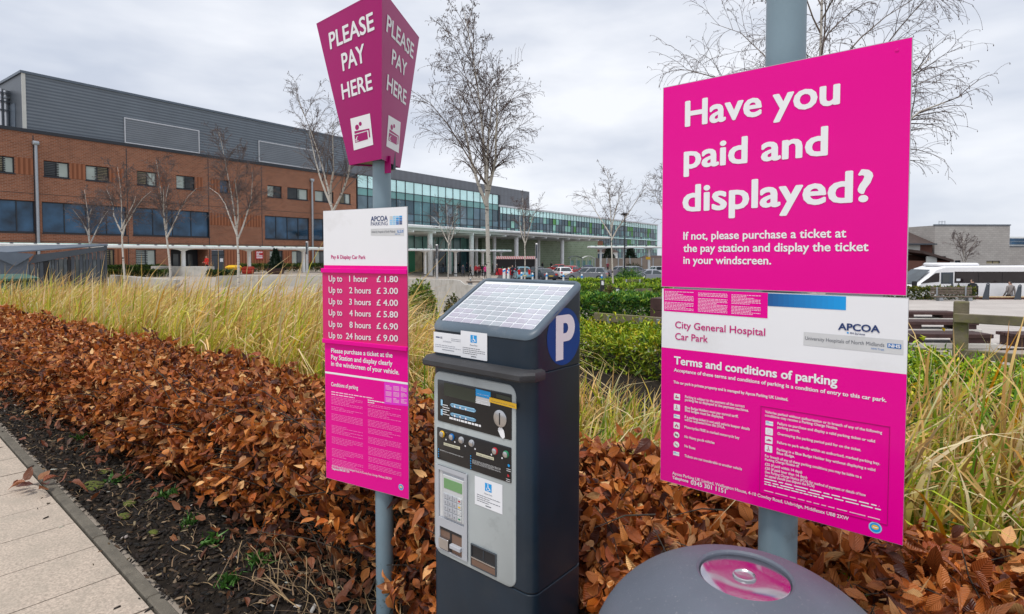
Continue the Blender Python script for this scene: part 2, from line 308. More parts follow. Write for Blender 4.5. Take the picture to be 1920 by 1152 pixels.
# ------------------------------------------------------------------ mesh building
class MB:
    def __init__(s): s.v = []; s.f = []; s.m = []; s.mats = []
    def mi(s, m):
        if m not in s.mats: s.mats.append(m)
        return s.mats.index(m)
    def add(s, vs, fs, m):
        o = len(s.v); k = s.mi(m); s.v += [tuple(x) for x in vs]
        for q in fs: s.f.append(tuple(o+i for i in q)); s.m.append(k)
        return s
    def box(s, x0, x1, y0, y1, z0, z1, m):
        v = [(x, y, z) for z in (z0, z1) for y in (y0, y1) for x in (x0, x1)]
        return s.add(v, [(0, 2, 3, 1), (4, 5, 7, 6), (0, 1, 5, 4), (1, 3, 7, 5), (3, 2, 6, 7), (2, 0, 4, 6)], m)
    def bbox(s, x0, x1, y0, y1, z0, z1, m, b=.01):
        """box with chamfered edges"""
        xs = (x0, x0+b, x1-b, x1); ys = (y0, y0+b, y1-b, y1)
        pl = [(xs[1], ys[0]), (xs[2], ys[0]), (xs[3], ys[1]), (xs[3], ys[2]), (xs[2], ys[3]), (xs[1], ys[3]), (xs[0], ys[2]), (xs[0], ys[1])]
        cx, cy = (x0+x1)/2, (y0+y1)/2
        def ins(p): return (p[0]+(b*.8 if p[0] < cx else -b*.8), p[1]+(b*.8 if p[1] < cy else -b*.8))
        return s.loft([[(p[0], p[1], z) for p in q] for q, z in (([ins(p) for p in pl], z0), (pl, z0+b), (pl, z1-b), ([ins(p) for p in pl], z1))], m)
    def loft(s, rings, m, cap=True, closed=True):
        n = len(rings[0]); vs = [p for r in rings for p in r]; fs = []
        for k in range(len(rings)-1):
            for i in range(n if closed else n-1):
                j = (i+1) % n; fs.append((k*n+i, k*n+j, (k+1)*n+j, (k+1)*n+i))
        if cap: fs.append(tuple(reversed(range(n)))); fs.append(tuple(range((len(rings)-1)*n, len(rings)*n)))
        return s.add(vs, fs, m)
    def prism(s, poly, a, b, m, axis=1):
        """polygon in the two other axes, pulled from a to b along `axis`"""
        def P(p, t): return (t, p[0], p[1]) if axis == 0 else ((p[0], t, p[1]) if axis == 1 else (p[0], p[1], t))
        return s.loft([[P(p, a) for p in poly], [P(p, b) for p in poly]], m)
    def tube(s, pts, rs, m, n=8, cap=True):
        pts = [Vector(p) for p in pts]; rings = []
        up = None
        for i, p in enumerate(pts):
            d = (pts[min(i+1, len(pts)-1)]-pts[max(i-1, 0)])
            d = d.normalized() if d.length > 1e-9 else Vector((0, 0, 1))
            if up is None: up = d.orthogonal().normalized()
            up = (up-d*up.dot(d)); up = up.normalized() if up.length > 1e-6 else d.orthogonal().normalized()
            q = d.cross(up); r = rs[i] if isinstance(rs, (list, tuple)) else rs
            rings.append([tuple(p+(up*math.cos(2*PI*k/n)+q*math.sin(2*PI*k/n))*r) for k in range(n)])
        return s.loft(rings, m, cap)
    def lathe(s, prof, m, n=32, c=(0, 0), cap=True):
        return s.loft([[(c[0]+r*math.cos(2*PI*k/n), c[1]+r*math.sin(2*PI*k/n), z) for k in range(n)] for r, z in prof], m, cap)
    def build(s, name, parent=None, loc=None, rz=0, smooth=False, auto=None):
        me = bpy.data.meshes.new(name); me.from_pydata(s.v, [], s.f)
        for m in s.mats: me.materials.append(m)
        me.polygons.foreach_set('material_index', s.m)
        if smooth: me.polygons.foreach_set('use_smooth', [True]*len(s.f))
        me.validate(); me.update()
        if auto: me.set_sharp_from_angle(angle=rad(auto))
        o = bpy.data.objects.new(name, me); C.objects.link(o)
        if parent: o.parent = parent
        if loc is not None: o.location = loc
        o.rotation_euler.z = rz
        return o
def rrect(x0, x1, y0, y1, r, n=5):
    p = []
    for cx, cy, a in ((x1-r, y0+r, -90), (x1-r, y1-r, 0), (x0+r, y1-r, 90), (x0+r, y0+r, 180)):
        for i in range(n+1):
            t = rad(a+90*i/n); p.append((cx+r*math.cos(t), cy+r*math.sin(t)))
    return p
def tag(o, label=None, cat=None, group=None, kind=None):
    if label: o['label'] = label
    if cat: o['category'] = cat
    if group: o['group'] = group
    if kind: o['kind'] = kind
    return o
def root(name, label, cat, loc=(0, 0, 0), rz=0, group=None):
    o = bpy.data.objects.new(name, None); o.empty_display_size = .2; C.objects.link(o)
    o.location = loc; o.rotation_euler.z = rz
    return tag(o, label, cat, group)
def copy_tree(o, parent=None):
    c = o.copy(); C.objects.link(c); c.parent = parent
    for ch in [k for k in o.children]: copy_tree(ch, c)
    return c
def npmesh(name, V, Fq, material, col=None, parent=None, smooth=True):
    """V (n,3) points, Fq (m,k) faces, col (n,3) colours"""
    me = bpy.data.meshes.new(name); k = Fq.shape[1]
    me.vertices.add(len(V)); me.vertices.foreach_set('co', V.astype(np.float32).ravel())
    me.loops.add(Fq.size); me.loops.foreach_set('vertex_index', Fq.astype(np.int32).ravel())
    me.polygons.add(len(Fq)); me.polygons.foreach_set('loop_start', np.arange(0, Fq.size, k, dtype=np.int32))
    if smooth: me.polygons.foreach_set('use_smooth', np.ones(len(Fq), dtype=bool))
    me.update(calc_edges=True)
    if col is not None:
        a = me.attributes.new('col', 'FLOAT_COLOR', 'POINT')
        a.data.foreach_set('color', np.concatenate([col, np.ones((len(col), 1))], 1).astype(np.float32).ravel())
    me.materials.append(material)
    o = bpy.data.objects.new(name, me); C.objects.link(o)
    if parent: o.parent = parent
    return o

# ------------------------------------------------------------------ lettering
_tc = {}
def glyphs(t):
    if t not in _tc:
        c = bpy.data.curves.new('text', 'FONT'); c.body = t; c.size = 1; c.resolution_u = 3
        o = bpy.data.objects.new('text', c); me = bpy.data.meshes.new_from_object(o)
        v = np.array([p.co[:2] for p in me.vertices]) if len(me.vertices) else np.zeros((0, 2))
        f = [tuple(p.vertices) for p in me.polygons]
        bpy.data.objects.remove(o); bpy.data.curves.remove(c); bpy.data.meshes.remove(me)
        _tc[t] = (v, f)
    return _tc[t]
class Face:
    """a flat face in the world: origin, right, up and outward directions; turns picture points into face coordinates"""
    def __init__(s, O, ex, ez, n): s.O, s.ex, s.ez, s.n = Vector(O), Vector(ex).normalized(), Vector(ez).normalized(), Vector(n).normalized()
    def st(s, x, y):
        p = hit(x, y, s.O, s.n)-s.O; return (p.dot(s.ex), p.dot(s.ez))
    def p3(s, a, b, h=0.): return s.O+s.ex*a+s.ez*b+s.n*h
class Print:
    """flat printed matter on a Face, gathered per material into one mesh"""
    def __init__(s, face, rt): s.f = face; s.inv = (Matrix.Translation(rt.location) @ Matrix.Rotation(rt.rotation_euler.z, 4, 'Z')).inverted(); s.mb = MB(); s.rt = rt
    def poly(s, pts, m, h=.0012): s.mb.add([s.inv @ s.f.p3(a, b, h) for a, b in pts], [tuple(range(len(pts)))], m); return s
    def quad(s, px, m, h=.0012): return s.poly([s.f.st(*p) for p in px], m, h)
    def rect(s, a0, a1, b0, b1, m, h=.0012): return s.poly([(a0, b0), (a1, b0), (a1, b1), (a0, b1)], m, h)
    def disc(s, a, b, r, m, h=.0012, ry=None, n=28): return s.poly([(a+r*math.cos(2*PI*k/n), b+(ry or r)*math.sin(2*PI*k/n)) for k in range(n)], m, h)
    def text(s, t, l, r, cap, m, bold=0, h=.0016):
        """baseline from picture point l to r, capital height from picture point cap straight above l (or a number in metres)"""
        v, f = glyphs(t)
        if not len(v): return s
        (a0, b0), (a1, b1) = s.f.st(*l), s.f.st(*r)
        H = cap if isinstance(cap, float) else (s.f.st(*cap)[1]-b0)
        x0, x1 = v[:, 0].min(), v[:, 0].max(); sx = (a1-a0)/(x1-x0); sz = H/.682
        nd = 16 if bold >= .028 else 8
        offs = [(0, 0)]+([(bold*math.cos(2*PI*q/nd), .8*bold*math.sin(2*PI*q/nd)) for q in range(nd)] if bold else [])
        for k, (ox, oy) in enumerate(offs):
            P = [s.inv @ s.f.p3(a0+(x-x0+ox)*sx, b0+(b1-b0)*(x-x0)/(x1-x0)+(y+oy)*sz, h+k*.000025) for x, y in v]
            s.mb.add(P, f, m)
        return s
    def greek(s, a0, a1, b0, b1, n, m, seed=0, fill=.42, gaps=(), h=.0014):
        """fine print too small to read in the photograph: rows of word-long dashes"""
        R = random.Random(seed); dz = (b1-b0)/n
        for i in range(n):
            if i in gaps: continue
            z = b1-dz*(i+1); x = a0; end = a1 if R.random() < .8 else a0+(a1-a0)*R.uniform(.35, .8)
            while x < end:
                L = min((a1-a0)*R.uniform(.04, .13), end-x); s.rect(x, x+L, z, z+dz*fill, m, h); x += L+(a1-a0)*.018
        return s
    def build(s, name='lettering', label=None):
        o = s.mb.build(name, s.rt)
        if label: o['label'] = label
        return o

# ================================================================== THE SETTING: ground, path, beds
def drape(name, material, xs, ys, lift, cond=None, local=False, kind='structure'):
    """a sheet following the ground; xs/ys are world lines, or along/across the kerb when local"""
    vs, fs = [], []; nx = len(xs)
    for y in ys:
        for x in xs:
            p = near(x, y) if local else Vector((x, y, 0))
            vs.append((p.x, p.y, gz(p.x, p.y)+lift))
    for j in range(len(ys)-1):
        for i in range(nx-1):
            if cond is None or cond((xs[i]+xs[i+1])/2, (ys[j]+ys[j+1])/2): fs.append((j*nx+i, j*nx+i+1, (j+1)*nx+i+1, (j+1)*nx+i))
    mb = MB(); mb.add(vs, fs, material); return tag(mb.build(name, smooth=True), kind=kind)
def fr(a, b, n): return [a+(b-a)*i/n for i in range(n+1)]
gx = [-1500, -600, -250]+fr(-150, 150, 100)+[250, 600, 1500]
gy = [-400, -60, -10]+fr(0, 34.5, 24)+fr(34.6, 35.2, 4)+fr(36, 60, 14)[1:]+fr(60, 220, 22)[1:]+[400, 900, 2500]
drape('ground', M['ground'], gx, gy, -.03)
drape('planting_bed', M['soil'], fr(-22, 6, 56), fr(1.03, 9.2, 30), -.006, local=True)
# path of aggregate slabs and its edging
mb = MB(); R = random.Random(4)
s = -26.0
while s < 6:
    L = .45
    for a, b in ((-.05, .915),):
        if s+L > -14: mb.box(s+.004, s+L-.004, a, b, -.05, R.uniform(.012, .016), M['slab'])
        else: mb.box(s+.004, s+L-.004, a, b, -.05, .014, M['slab'])
    s += L
mb.box(-26, 6, -3, -.055, -.05, .013, M['slab'])
mb.box(-26, 6, -.33, .92, -.06, .004, M['kerb'])
tag(mb.build('path', rz=TH), kind='structure')
mb = MB(); s = -26
while s < 6: mb.bbox(s+.002, s+.912, .926, .985, -.1, .03+R.uniform(-.003, .003), M['kerb'], .006); s += .915
tag(mb.build('kerb', rz=TH), kind='structure')
# pale terrace on the right, car park beyond
drape('terrace', M['paver'], fr(-2, 60, 60), fr(10.5, 34.5, 26), .004, cond=lambda x, y: x/y > .27 and VV.dot(Vector((x, y, 0))) > 10.6)
drape('car_park', M['asphalt'], fr(-6, 75, 60), fr(36, 110, 40), .004, cond=lambda x, y: x/y > -.02)
# the little lawn in front of the entrance and by the low walls
drape('lawn', M['lawn'], fr(-24, -2, 20), fr(39, 47, 10), .004, cond=lambda x, y: -.5 < x/y < -.04)

# ================================================================== scattered leaves, chips, blades
rng = np.random.default_rng(7)
def unit(a): return a/np.maximum(np.linalg.norm(a, axis=1, keepdims=True), 1e-9)
LEAF = np.array([(0, 0, 0), (-.30, .22, .05), (0, .25, 0), (.30, .22, .05), (-.40, .5, .06), (0, .55, -.02), (.40, .5, .06), (-.24, .8, .03), (0, .82, -.03), (.24, .8, .03), (0, 1.05, -.07)])
LEAFQ = np.array([(0, 2, 1, 1), (0, 3, 2, 2), (1, 2, 5, 4), (2, 3, 6, 5), (4, 5, 8, 7), (5, 6, 9, 8), (7, 8, 10, 10), (8, 9, 10, 10)])
LEAFT = np.array([(0, 2, 1), (0, 3, 2), (1, 2, 5), (1, 5, 4), (2, 3, 6), (2, 6, 5), (4, 5, 8), (4, 8, 7), (5, 6, 9), (5, 9, 8), (7, 8, 10), (8, 9, 10)])
SML = np.array([(0, 0, 0), (-.3, .45, .1), (0, .5, -.03), (.3, .45, .1), (0, 1., -.05)])
SMLT = np.array([(0, 2, 1), (0, 3, 2), (1, 2, 4), (2, 3, 4)])
def leaves(name, P, axis, nrm, size, col, material, parent=None, shape=LEAF, tris=LEAFT, width=.8, curl=.68, label=None):
    n = len(P); a = unit(axis); b = unit(np.cross(nrm, a)); c = np.cross(a, b)
    k = len(shape); T = np.repeat(shape[None], n, 0).copy()
    cu = rng.normal(0, curl, (n, 1)); cup = rng.uniform(-.2, 1.9, (n, 1)); wd = rng.uniform(.75, 1.15, (n, 1))*width
    yy = T[:, :, 1].copy()
    T[:, :, 0] *= wd
    T[:, :, 2] = T[:, :, 2]*cup*2.6 + cu*yy*yy + rng.normal(0, .05, (n, k)) + rng.normal(0, .25, (n, 1))*T[:, :, 0]*yy
    V = P[:, None]+size[:, None, None]*(T[:, :, 0:1]*b[:, None]+T[:, :, 1:2]*a[:, None]+T[:, :, 2:3]*c[:, None])
    Fq = (tris[None]+(np.arange(n)*k)[:, None, None]).reshape(-1, 3)
    o = npmesh(name, V.reshape(-1, 3), Fq, material, np.repeat(col, k, 0), parent)
    if material == M['leaf']:
        at_ = o.data.attributes.new('luv', 'FLOAT_VECTOR', 'POINT'); at_.data.foreach_set('vector', np.tile(shape, (n, 1)).astype(np.float32).ravel())
    if label: o['label'] = label
    return o
def pick(cols, wts, n, jit=.25):
    cols = np.array(cols); i = rng.choice(len(cols), n, p=np.array(wts)/sum(wts))
    return np.clip(cols[i]*rng.uniform(1-jit, 1+jit, (n, 1))*rng.uniform(.93, 1.07, (n, 3)), 0, 1)
RVn, VVn = np.array(RV), np.array(VV)
def nearn(s, v, z): return s[:, None]*RVn+v[:, None]*VVn+np.stack([0*s, 0*s, z], 1)
# ---- clipped beech hedge holding its brown leaves
hedge = root('beech_hedge', 'long clipped beech hedge of crisp brown leaves behind the pay machine', 'hedge', (0, 0, 0))
_c = at(1000, 800, 1.555); MACH = (_c.dot(RV)-.45, _c.dot(RV)+.03, _c.dot(VV)+.27)
_l = at(705.5, 900, 2.56); POST_S, POST_V = _l.dot(RV), _l.dot(VV)
_b = at(1441, 1000, 1.52); BIG_S, BIG_V = _b.dot(RV), _b.dot(VV)
HV0, HV1, HZ = 1.57, 2.56, .73
def swing(s): return -.056*np.maximum(0, -s-3.2)      # the far end of the hedge swings a little towards the path
def bump2(s, t): return .05*np.sin(s*3.1+t*2.3)+.045*np.sin(s*7.3-t*5.1+1)+.04*np.sin(s*13.7+t*9.1)+.03*np.sin(s*23.1-t*17.3)
def hedge_leaves(n, s0, s1, smin, smax, powr=1.):
    s = s0+(s1-s0)*rng.random(n)**powr; u = rng.random(n)
    front = u < .46; top = (u >= .46) & (u < .93)
    v = np.where(front, HV0, rng.uniform(HV0, HV1, n)); z = np.where(front, rng.uniform(.1, HZ, n), HZ)
    v = np.where(u >= .93, HV1, v); z = np.where(u >= .93, rng.uniform(.3, HZ, n), z)
    low = np.clip((z-.08)/.25, 0, 1)
    keep = rng.random(n) < np.where(front, .5+.5*low, 1)
    cl = np.sin(s*9.1+z*7)+np.sin(s*17.3-z*11+1.3)+np.sin(s*4.7+z*19+.5)+np.sin(z*27+s*31)
    keep &= ~(front & (cl < -.35) & (rng.random(n) < .8))
    # a thin patch in the lower front, left of the tariff post; nothing grows through post or machine
    gap = np.exp(-((s+2.8)/.36)**2)*np.clip((.5-z)/.25, 0, 1)
    keep &= rng.random(n) > gap*.9*front
    dep = rng.exponential(.075, n)
    rnd = np.clip(1-(HZ-z)/.16, 0, 1)*np.clip(1-(v-HV0)/.2, 0, 1)
    off = bump2(s, v*3+z*4)
    nv = np.where(front, -1., np.where(top, -.1, 1.)); nz_ = np.where(top, 1., .25)
    v = v+np.where(front, dep-off+.035*rnd+(1-low)*.05, np.where(top, 0, -dep)); z = z-np.where(top, dep-off*.8+.06*rnd, 0)
    z = np.maximum(z, .05)
    keep &= ~((np.abs(s-POST_S) < .15) & (v < POST_V+.07)) & ~((s > MACH[0]) & (s < MACH[1]) & (v < MACH[2])) & ~((np.abs(s-BIG_S) < .09) & (v < BIG_V+.08))
    P = nearn(s, v+swing(s), z)
    nrm = nearn(rng.normal(0, .55, n), nv+rng.normal(0, .5, n), nz_+rng.normal(0, .5, n))
    ax = nearn(rng.normal(0, .6, n), nv*.55+rng.normal(0, .4, n), rng.normal(-.35, .55, n))
    sz = rng.uniform(smin, smax, n)
    col = pick([(.50, .15, .028), (.66, .25, .065), (.28, .068, .015), (.84, .47, .20), (.09, .022, .011), (.56, .155, .02), (.38, .115, .032)], [.22, .16, .22, .10, .14, .08, .08], n)
    k = keep
    return P[k], ax[k], nrm[k], sz[k], col[k]
parts = [hedge_leaves(8500, -1.6, 3.2, .045, .086), hedge_leaves(38000, -4.2, 3.2, .03, .07), hedge_leaves(40000, -11, -4.2, .032, .068), hedge_leaves(9000, -15.5, -11, .05, .085)]
leaves('foliage', *[np.concatenate([p[i] for p in parts]) for i in range(3)], np.concatenate([p[3] for p in parts]), np.concatenate([p[4] for p in parts]), M['leaf'], hedge)
# leaves, stems and twigs inside
R = random.Random(11)
tw = MB()
for i in range(46):
    s = -9.5+i*.262+R.uniform(-.07, .07); v = 1.74+R.uniform(-.1, .2)+swing(s); mb = MB()
    p = [near(s, v, -.03)]; q = Vector(p[0])
    lean = R.uniform(-.22, .22)
    for k in range(7):
        q = q+RV*(lean*.1+R.uniform(-.03, .03))+VV*R.uniform(-.025, .02)+Vector((0, 0, .095)); p.append(Vector(q))
    r0 = R.uniform(.009, .017)
    mb.tube(p, [r0*(1-.08*k) for k in range(8)], M['stem'], 7)
    for k in (2, 3, 4, 5):
        for _ in range(3):
            d = RV*R.uniform(-1, 1)+VV*R.uniform(-1.2, .7)+Vector((0, 0, R.uniform(.1, .9))); L = R.uniform(.15, .35); a = p[k]
            m1 = a+d*L*.5+Vector((0, 0, R.uniform(-.03, .03)))
            tw.tube([a, m1, a+d*L+Vector((0, 0, R.uniform(-.04, .06)))], [.004, .003, .0015], M['stem'], 4, False)
    mb.build('stem', hedge, smooth=True)
tw.build('twigs', hedge, smooth=True)
# long bare shoots poking from the hedge face
sh = MB()
for i in range(380):
    s = R.uniform(-6, 2.6); z = R.uniform(.15, .8); a = near(s, HV0+R.uniform(-.03, .6)+swing(s), z)
    d = RV*R.uniform(-1, 1)+VV*R.uniform(-.9, .1)+Vector((0, 0, R.uniform(-.2, .6))); L = R.uniform(.12, .4)
    sh.tube([a, a+d*L*.5+Vector((0, 0, .02)), a+d*L], [.0034, .0026, .0014], M['stem'], 4, False)
for i in range(330):
    s = -6.5+8*R.random()**.9; v = R.uniform(HV0-.02, HV1-.1); a = near(s, v+swing(s), HZ-.07)
    d = RV*R.uniform(-.8, .8)+VV*R.uniform(-.8, .5)+Vector((0, 0, R.uniform(.35, 1.))); L = R.uniform(.1, .2)
    sh.tube([a, a+d*L*.55+Vector((R.uniform(-.02, .02), 0, .01)), a+d*L], [.003, .0024, .0013], M['stem'], 4, False)
sh.build('twigs', hedge, smooth=True)

# ---- tall ornamental grass behind the hedge
def blades(name, n, s0, s1, v0, v1, h0, h1, w0, w1, cols, wts, powr=1., lean=.35, label=None, cond=None, hs=None, tips=0.):
    s = s0+(s1-s0)*rng.random(n)**powr; v = rng.uniform(v0, v1, n)
    if cond is not None: k = cond(s, v); s, v = s[k], v[k]; n = len(s)
    cl = .13*np.sin(s*5.3+v*3.7)+.09*np.sin(s*11.1-v*8.3)
    H = rng.uniform(h0, h1, n)*(1+cl*.6)*np.clip(rng.normal(1, .12, n), .6, 1.14)
    if hs is not None: H = H*hs(s, v)
    wd = rng.uniform(w0, w1, n); ang = rng.uniform(0, 2*PI, n)
    wind = .5+.9*tips
    dx = np.cos(ang)+wind; dy = np.sin(ang)-.15
    m = np.maximum(np.hypot(dx, dy), .05)
    L = np.minimum(np.abs(rng.normal(lean, lean*.55, n)), .7); dx, dy = dx/m, dy/m
    K = 7; t = np.linspace(0, 1, K)[None]; bend = rng.uniform(1.5, 3.6, n)[:, None]; droop = np.clip(rng.normal(.18+.16*tips, .28, n), 0, .6+.3*tips)[:, None]
    out_ = L[:, None]*H[:, None]*(t**bend)*(1+droop)
    zz = H[:, None]*(t-droop*t**4-.35*L[:, None]*t**3)
    fa = rng.uniform(0, PI, n); fx, fy = np.cos(fa), np.sin(fa)
    prof = np.array([.55, .9, 1, .95, .8, .5, .04])[None]*wd[:, None]/2
    base = nearn(s, v+swing(s), np.zeros(n)); base[:, 2] = -.02
    Pc = np.stack([base[:, 0:1]+out_*dx[:, None], base[:, 1:2]+out_*dy[:, None], base[:, 2:3]+zz], 2)
    off = np.stack([prof*fx[:, None], prof*fy[:, None], 0*prof], 2)
    V = np.stack([Pc-off, Pc+off], 2).reshape(n, 2*K, 3)
    q = np.array([(2*i, 2*i+1, 2*i+3, 2*i+2) for i in range(K-1)])
    Fq = (q[None]+(np.arange(n)*2*K)[:, None, None]).reshape(-1, 4)
    c = pick(cols, wts, n); tip = pick([(.80, .53, .22), (.90, .72, .44), (.50, .28, .10)], [.4, .35, .25], n)
    tt = np.clip((np.repeat(t, 2, 1)[0][None]-rng.uniform(.3+.05*(tips > 0), 1.05-.2*(tips > 0), (n, 1)))*4, 0, 1)[..., None]
    cc = (c[:, None]*(1-tt)+tip[:, None]*tt).reshape(-1, 3)
    o = npmesh(name, V.reshape(-1, 3), Fq, M['blade'], cc)
    tag(o, label, 'grass', kind='stuff'); return o
GREEN = [(.25, .36, .018), (.44, .49, .035), (.11, .23, .018), (.66, .54, .07), (.54, .33, .10), (.66, .30, .012), (.28, .14, .05)]
blades('ornamental_grass', 22000, -4.6, 4.6, 2.70, 5.4, .80, 1.12, .012, .025, GREEN, [.25, .25, .16, .13, .11, .035, .065], lean=.30, label='tall strappy green and straw grass growing behind the brown hedge', cond=lambda s, v: v < np.where(s/v < -.85, 5.4, 4.2), hs=lambda s, v: np.where(s/v < -.85, 1.02, np.where(s/v < -.30, .74, 1.17)))
blades('dry_grass', 22000, -18, -4.0, 2.62, 5.4, .8, 1.28, .012, .024, [(.50, .54, .05), (.72, .64, .11), (.34, .45, .04), (.82, .60, .22), (.50, .30, .10), (.82, .46, .03)], [.3, .22, .2, .14, .09, .05], powr=1.0, lean=.42, hs=lambda s, v: np.where(s < -9, 1.14, np.where(s/v < -1.3, 1.34, 1.0)), tips=.8, label='straw coloured tall grass swaying behind the far end of the hedge')

# ---- bark mulch, dead grass, weeds at the foot of the hedge
n = 26000
s = -21+23*rng.random(n)**.55; v = rng.uniform(1.0, 2.3, n); z = rng.uniform(-.004, .012, n)
sp_ = rng.random(n) < .004; v = np.where(sp_, .99-np.abs(rng.normal(0, .14, n)), v); z = np.where(sp_, np.where(v > .925, .030, .015), z)
a = rng.uniform(0, 2*PI, n); L = rng.uniform(.012, .05, n)*np.where(s < -8, 1.5, 1.1); Wd = L*rng.uniform(.14, .5, n); T_ = rng.uniform(.003, .008, n)
tl = rng.normal(0, .28, n)
ax = nearn(np.cos(a), np.sin(a), tl); bx = nearn(-np.sin(a), np.cos(a), rng.normal(0, .25, n)); P = nearn(s, v, z)
cx = np.cross(unit(ax), unit(bx)); cx *= np.sign(cx[:, 2:3])
B = np.array([(-1, -.5, 0), (.7, -1, 0), (1, .4, 0), (-.6, 1, 0), (-.8, -.4, 1), (.5, -.8, 1), (.8, .3, 1), (-.5, .8, 1)])
V = P[:, None]+.5*L[:, None, None]*B[None, :, 0:1]*ax[:, None]+.5*Wd[:, None, None]*B[None, :, 1:2]*bx[:, None]+T_[:, None, None]*B[None, :, 2:3]*cx[:, None]
q = np.array([(4, 5, 6, 7), (0, 1, 5, 4), (1, 2, 6, 5), (2, 3, 7, 6), (3, 0, 4, 7)])
col = pick([(.012, .010, .009), (.025, .018, .014), (.05, .034, .022), (.10, .065, .036), (.26, .19, .12), (.45, .43, .4)], [.44, .28, .15, .085, .037, .008], n)
tag(npmesh('bark_mulch', V.reshape(-1, 3), (q[None]+(np.arange(n)*8)[:, None, None]).reshape(-1, 4), M['chip'], np.repeat(col, 8, 0), smooth=False), 'dark bark mulch spread between the path edging and the hedge', 'mulch', kind='stuff')
st = MB(); R = random.Random(3)
M['straw'] = mat('dead_straw', (.36, .25, .13), .8, var=.35, scale=3)
M['straw2'] = mat('dull_straw', (.2, .13, .075), .8, var=.35, scale=3)
for i in range(760):
    if i < 230: s, v = R.gauss(-2.75, .4), R.uniform(1.35, 2.2)
    else: s, v = R.uniform(-9, 1.6), R.uniform(1.05, 1.9)
    an = R.uniform(-.7, .7)+(PI if R.random() < .5 else 0); L = R.uniform(.1, .42)*(1 if i < 230 else .42); z0 = R.uniform(.006, .03)
    up = R.uniform(0, .16) if i < 170 else R.uniform(0, .02)
    p = []; cur = R.uniform(-1.3, 1.3)
    for k in range(5):
        t = k/4; p.append(near(s+L*t*math.cos(an+cur*t*.5), v+L*t*math.sin(an+cur*t*.5), z0+up*math.sin(t*PI*.9)))
    wv = R.uniform(.001, .0038); wdir = Vector((-math.sin(an+TH), math.cos(an+TH), R.uniform(-.4, .4)))
    rings = [[x-wdir*wv*(1-.7*k/4), x+wdir*wv*(1-.7*k/4)] for k, x in enumerate(p)]
    st.add([y for r in rings for y in r], [(2*k, 2*k+1, 2*k+3, 2*k+2) for k in range(4)], M['straw'] if R.random() < .55 else M['straw2'])
tag(st.build('dead_grass', smooth=True), 'dead straw coloured grass stalks lying at the foot of the hedge', 'dead grass', kind='stuff')
# fallen beech leaves on the mulch
n = 1300
s = -12+13.5*rng.random(n)**.8; v = np.minimum(2.5, 1.78+swing(s)-np.abs(rng.normal(0, .2, n))); v = np.maximum(v, 1.05)
leaves('fallen_leaves', nearn(s, v, rng.uniform(.008, .05, n)), nearn(rng.normal(0, 1, n), rng.normal(0, 1, n), rng.normal(0, .2, n)), nearn(rng.normal(0, .3, n), rng.normal(0, .3, n), np.ones(n)), rng.uniform(.045, .075, n),
       pick([(.22, .07, .03), (.3, .11, .045), (.13, .05, .025)], [.4, .3, .3], n), M['leaf'])
tag(bpy.data.objects['fallen_leaves'], 'brown beech leaves fallen on the mulch below the hedge', 'leaves', kind='stuff')
# weeds and moss
n = 420; cs = [(-3.49, 1.38), (-3.84, 1.38), (-6.4, 1.41), (-3.06, 1.45), (-3.0, 1.26), (-5.0, 1.3), (-2.3, 1.3), (-4.4, 1.45)]
ci = rng.integers(0, len(cs), n); cs = np.array(cs)
s = cs[ci, 0]+rng.normal(0, .028, n); v = cs[ci, 1]+rng.normal(0, .028, n)
leaves('weeds', nearn(s, v, np.full(n, .004)), nearn(rng.normal(0, .6, n), rng.normal(0, .6, n), np.ones(n)), nearn(rng.normal(0, 1, n), rng.normal(0, 1, n), np.full(n, .3)), rng.uniform(.025, .07, n),
       pick([(.06, .17, .03), (.10, .22, .04)], [.6, .4], n), M['gleaf'], shape=SML, tris=SMLT, width=.3)
tag(bpy.data.objects['weeds'], 'small bright green weeds sprouting through the mulch', 'weeds', kind='stuff')
mo = MB(); R = random.Random(9)
for s, v, r in ((-5.05, 1.17, .13), (-4.49, 1.24, .07), (-4.3, 1.16, .06), (-5.3, 1.3, .06), (-3.9, 1.2, .05)):
    rg = [[tuple(near(s+r*k*R.uniform(.75, 1.2)*math.cos(2*PI*i/14), v+.6*r*k*R.uniform(.75, 1.2)*math.sin(2*PI*i/14), .012*(1-k*k)+.003)) for i in range(14)] for k in (1., .7, .35, .05)]
    mo.loft(rg, M['mossg'] if 'mossg' in M else M.setdefault('mossg', mat('green_moss', (.10, .12, .015), .95, var=.5, scale=60, bump=1., bscale=150)))
tag(mo.build('moss', smooth=True), 'low cushions of yellow green moss on the mulch', 'moss', kind='stuff')
# broken twig with leaves lying on the path edge
tr = root('beech_twig', 'broken beech twig with curled brown leaves lying across the path edging', 'twig', near(-5.2, .88, .035), TH)
mb = MB(); mb.tube([(.14, .02, .012), (.05, .0, .03), (-.06, -.03, .02), (-.2, -.06, .012)], [.004, .0035, .003, .002], M['stem'], 6); mb.tube([(.0, -.01, .03), (.1, .1, .02), (.15, .16, .03)], [.003, .002, .001], M['stem'], 5); mb.build('stalk', tr, smooth=True)
lp = np.array([(.12, .03, .02), (.1, .1, .025), (.15, .15, .03), (-.05, -.02, .025), (-.1, -.05, .025), (-.16, -.05, .02), (-.2, -.06, .015), (.0, -.03, .03), (-.13, .02, .02), (.05, .02, .03), (-.02, .03, .03)])
ld = np.array([(.6, -.6, .1), (.3, .8, .5), (.6, .4, .5), (.2, -1, .3), (-.4, -1, .2), (-.6, .5, .5), (-1, -.4, .1), (.5, -.8, .6), (-.6, .9, .2), (1, .1, .4), (-.2, 1, .5)])
leaves('leaf', lp, ld, np.tile((0.2, .2, 1.), (11, 1)), np.full(11, .095), pick([(.24, .08, .04), (.33, .13, .06), (.12, .045, .03)], [.4, .3, .3], 11), M['leaf'], tr, curl=.5)
bpy.data.objects['leaf'].name = 'leaves'

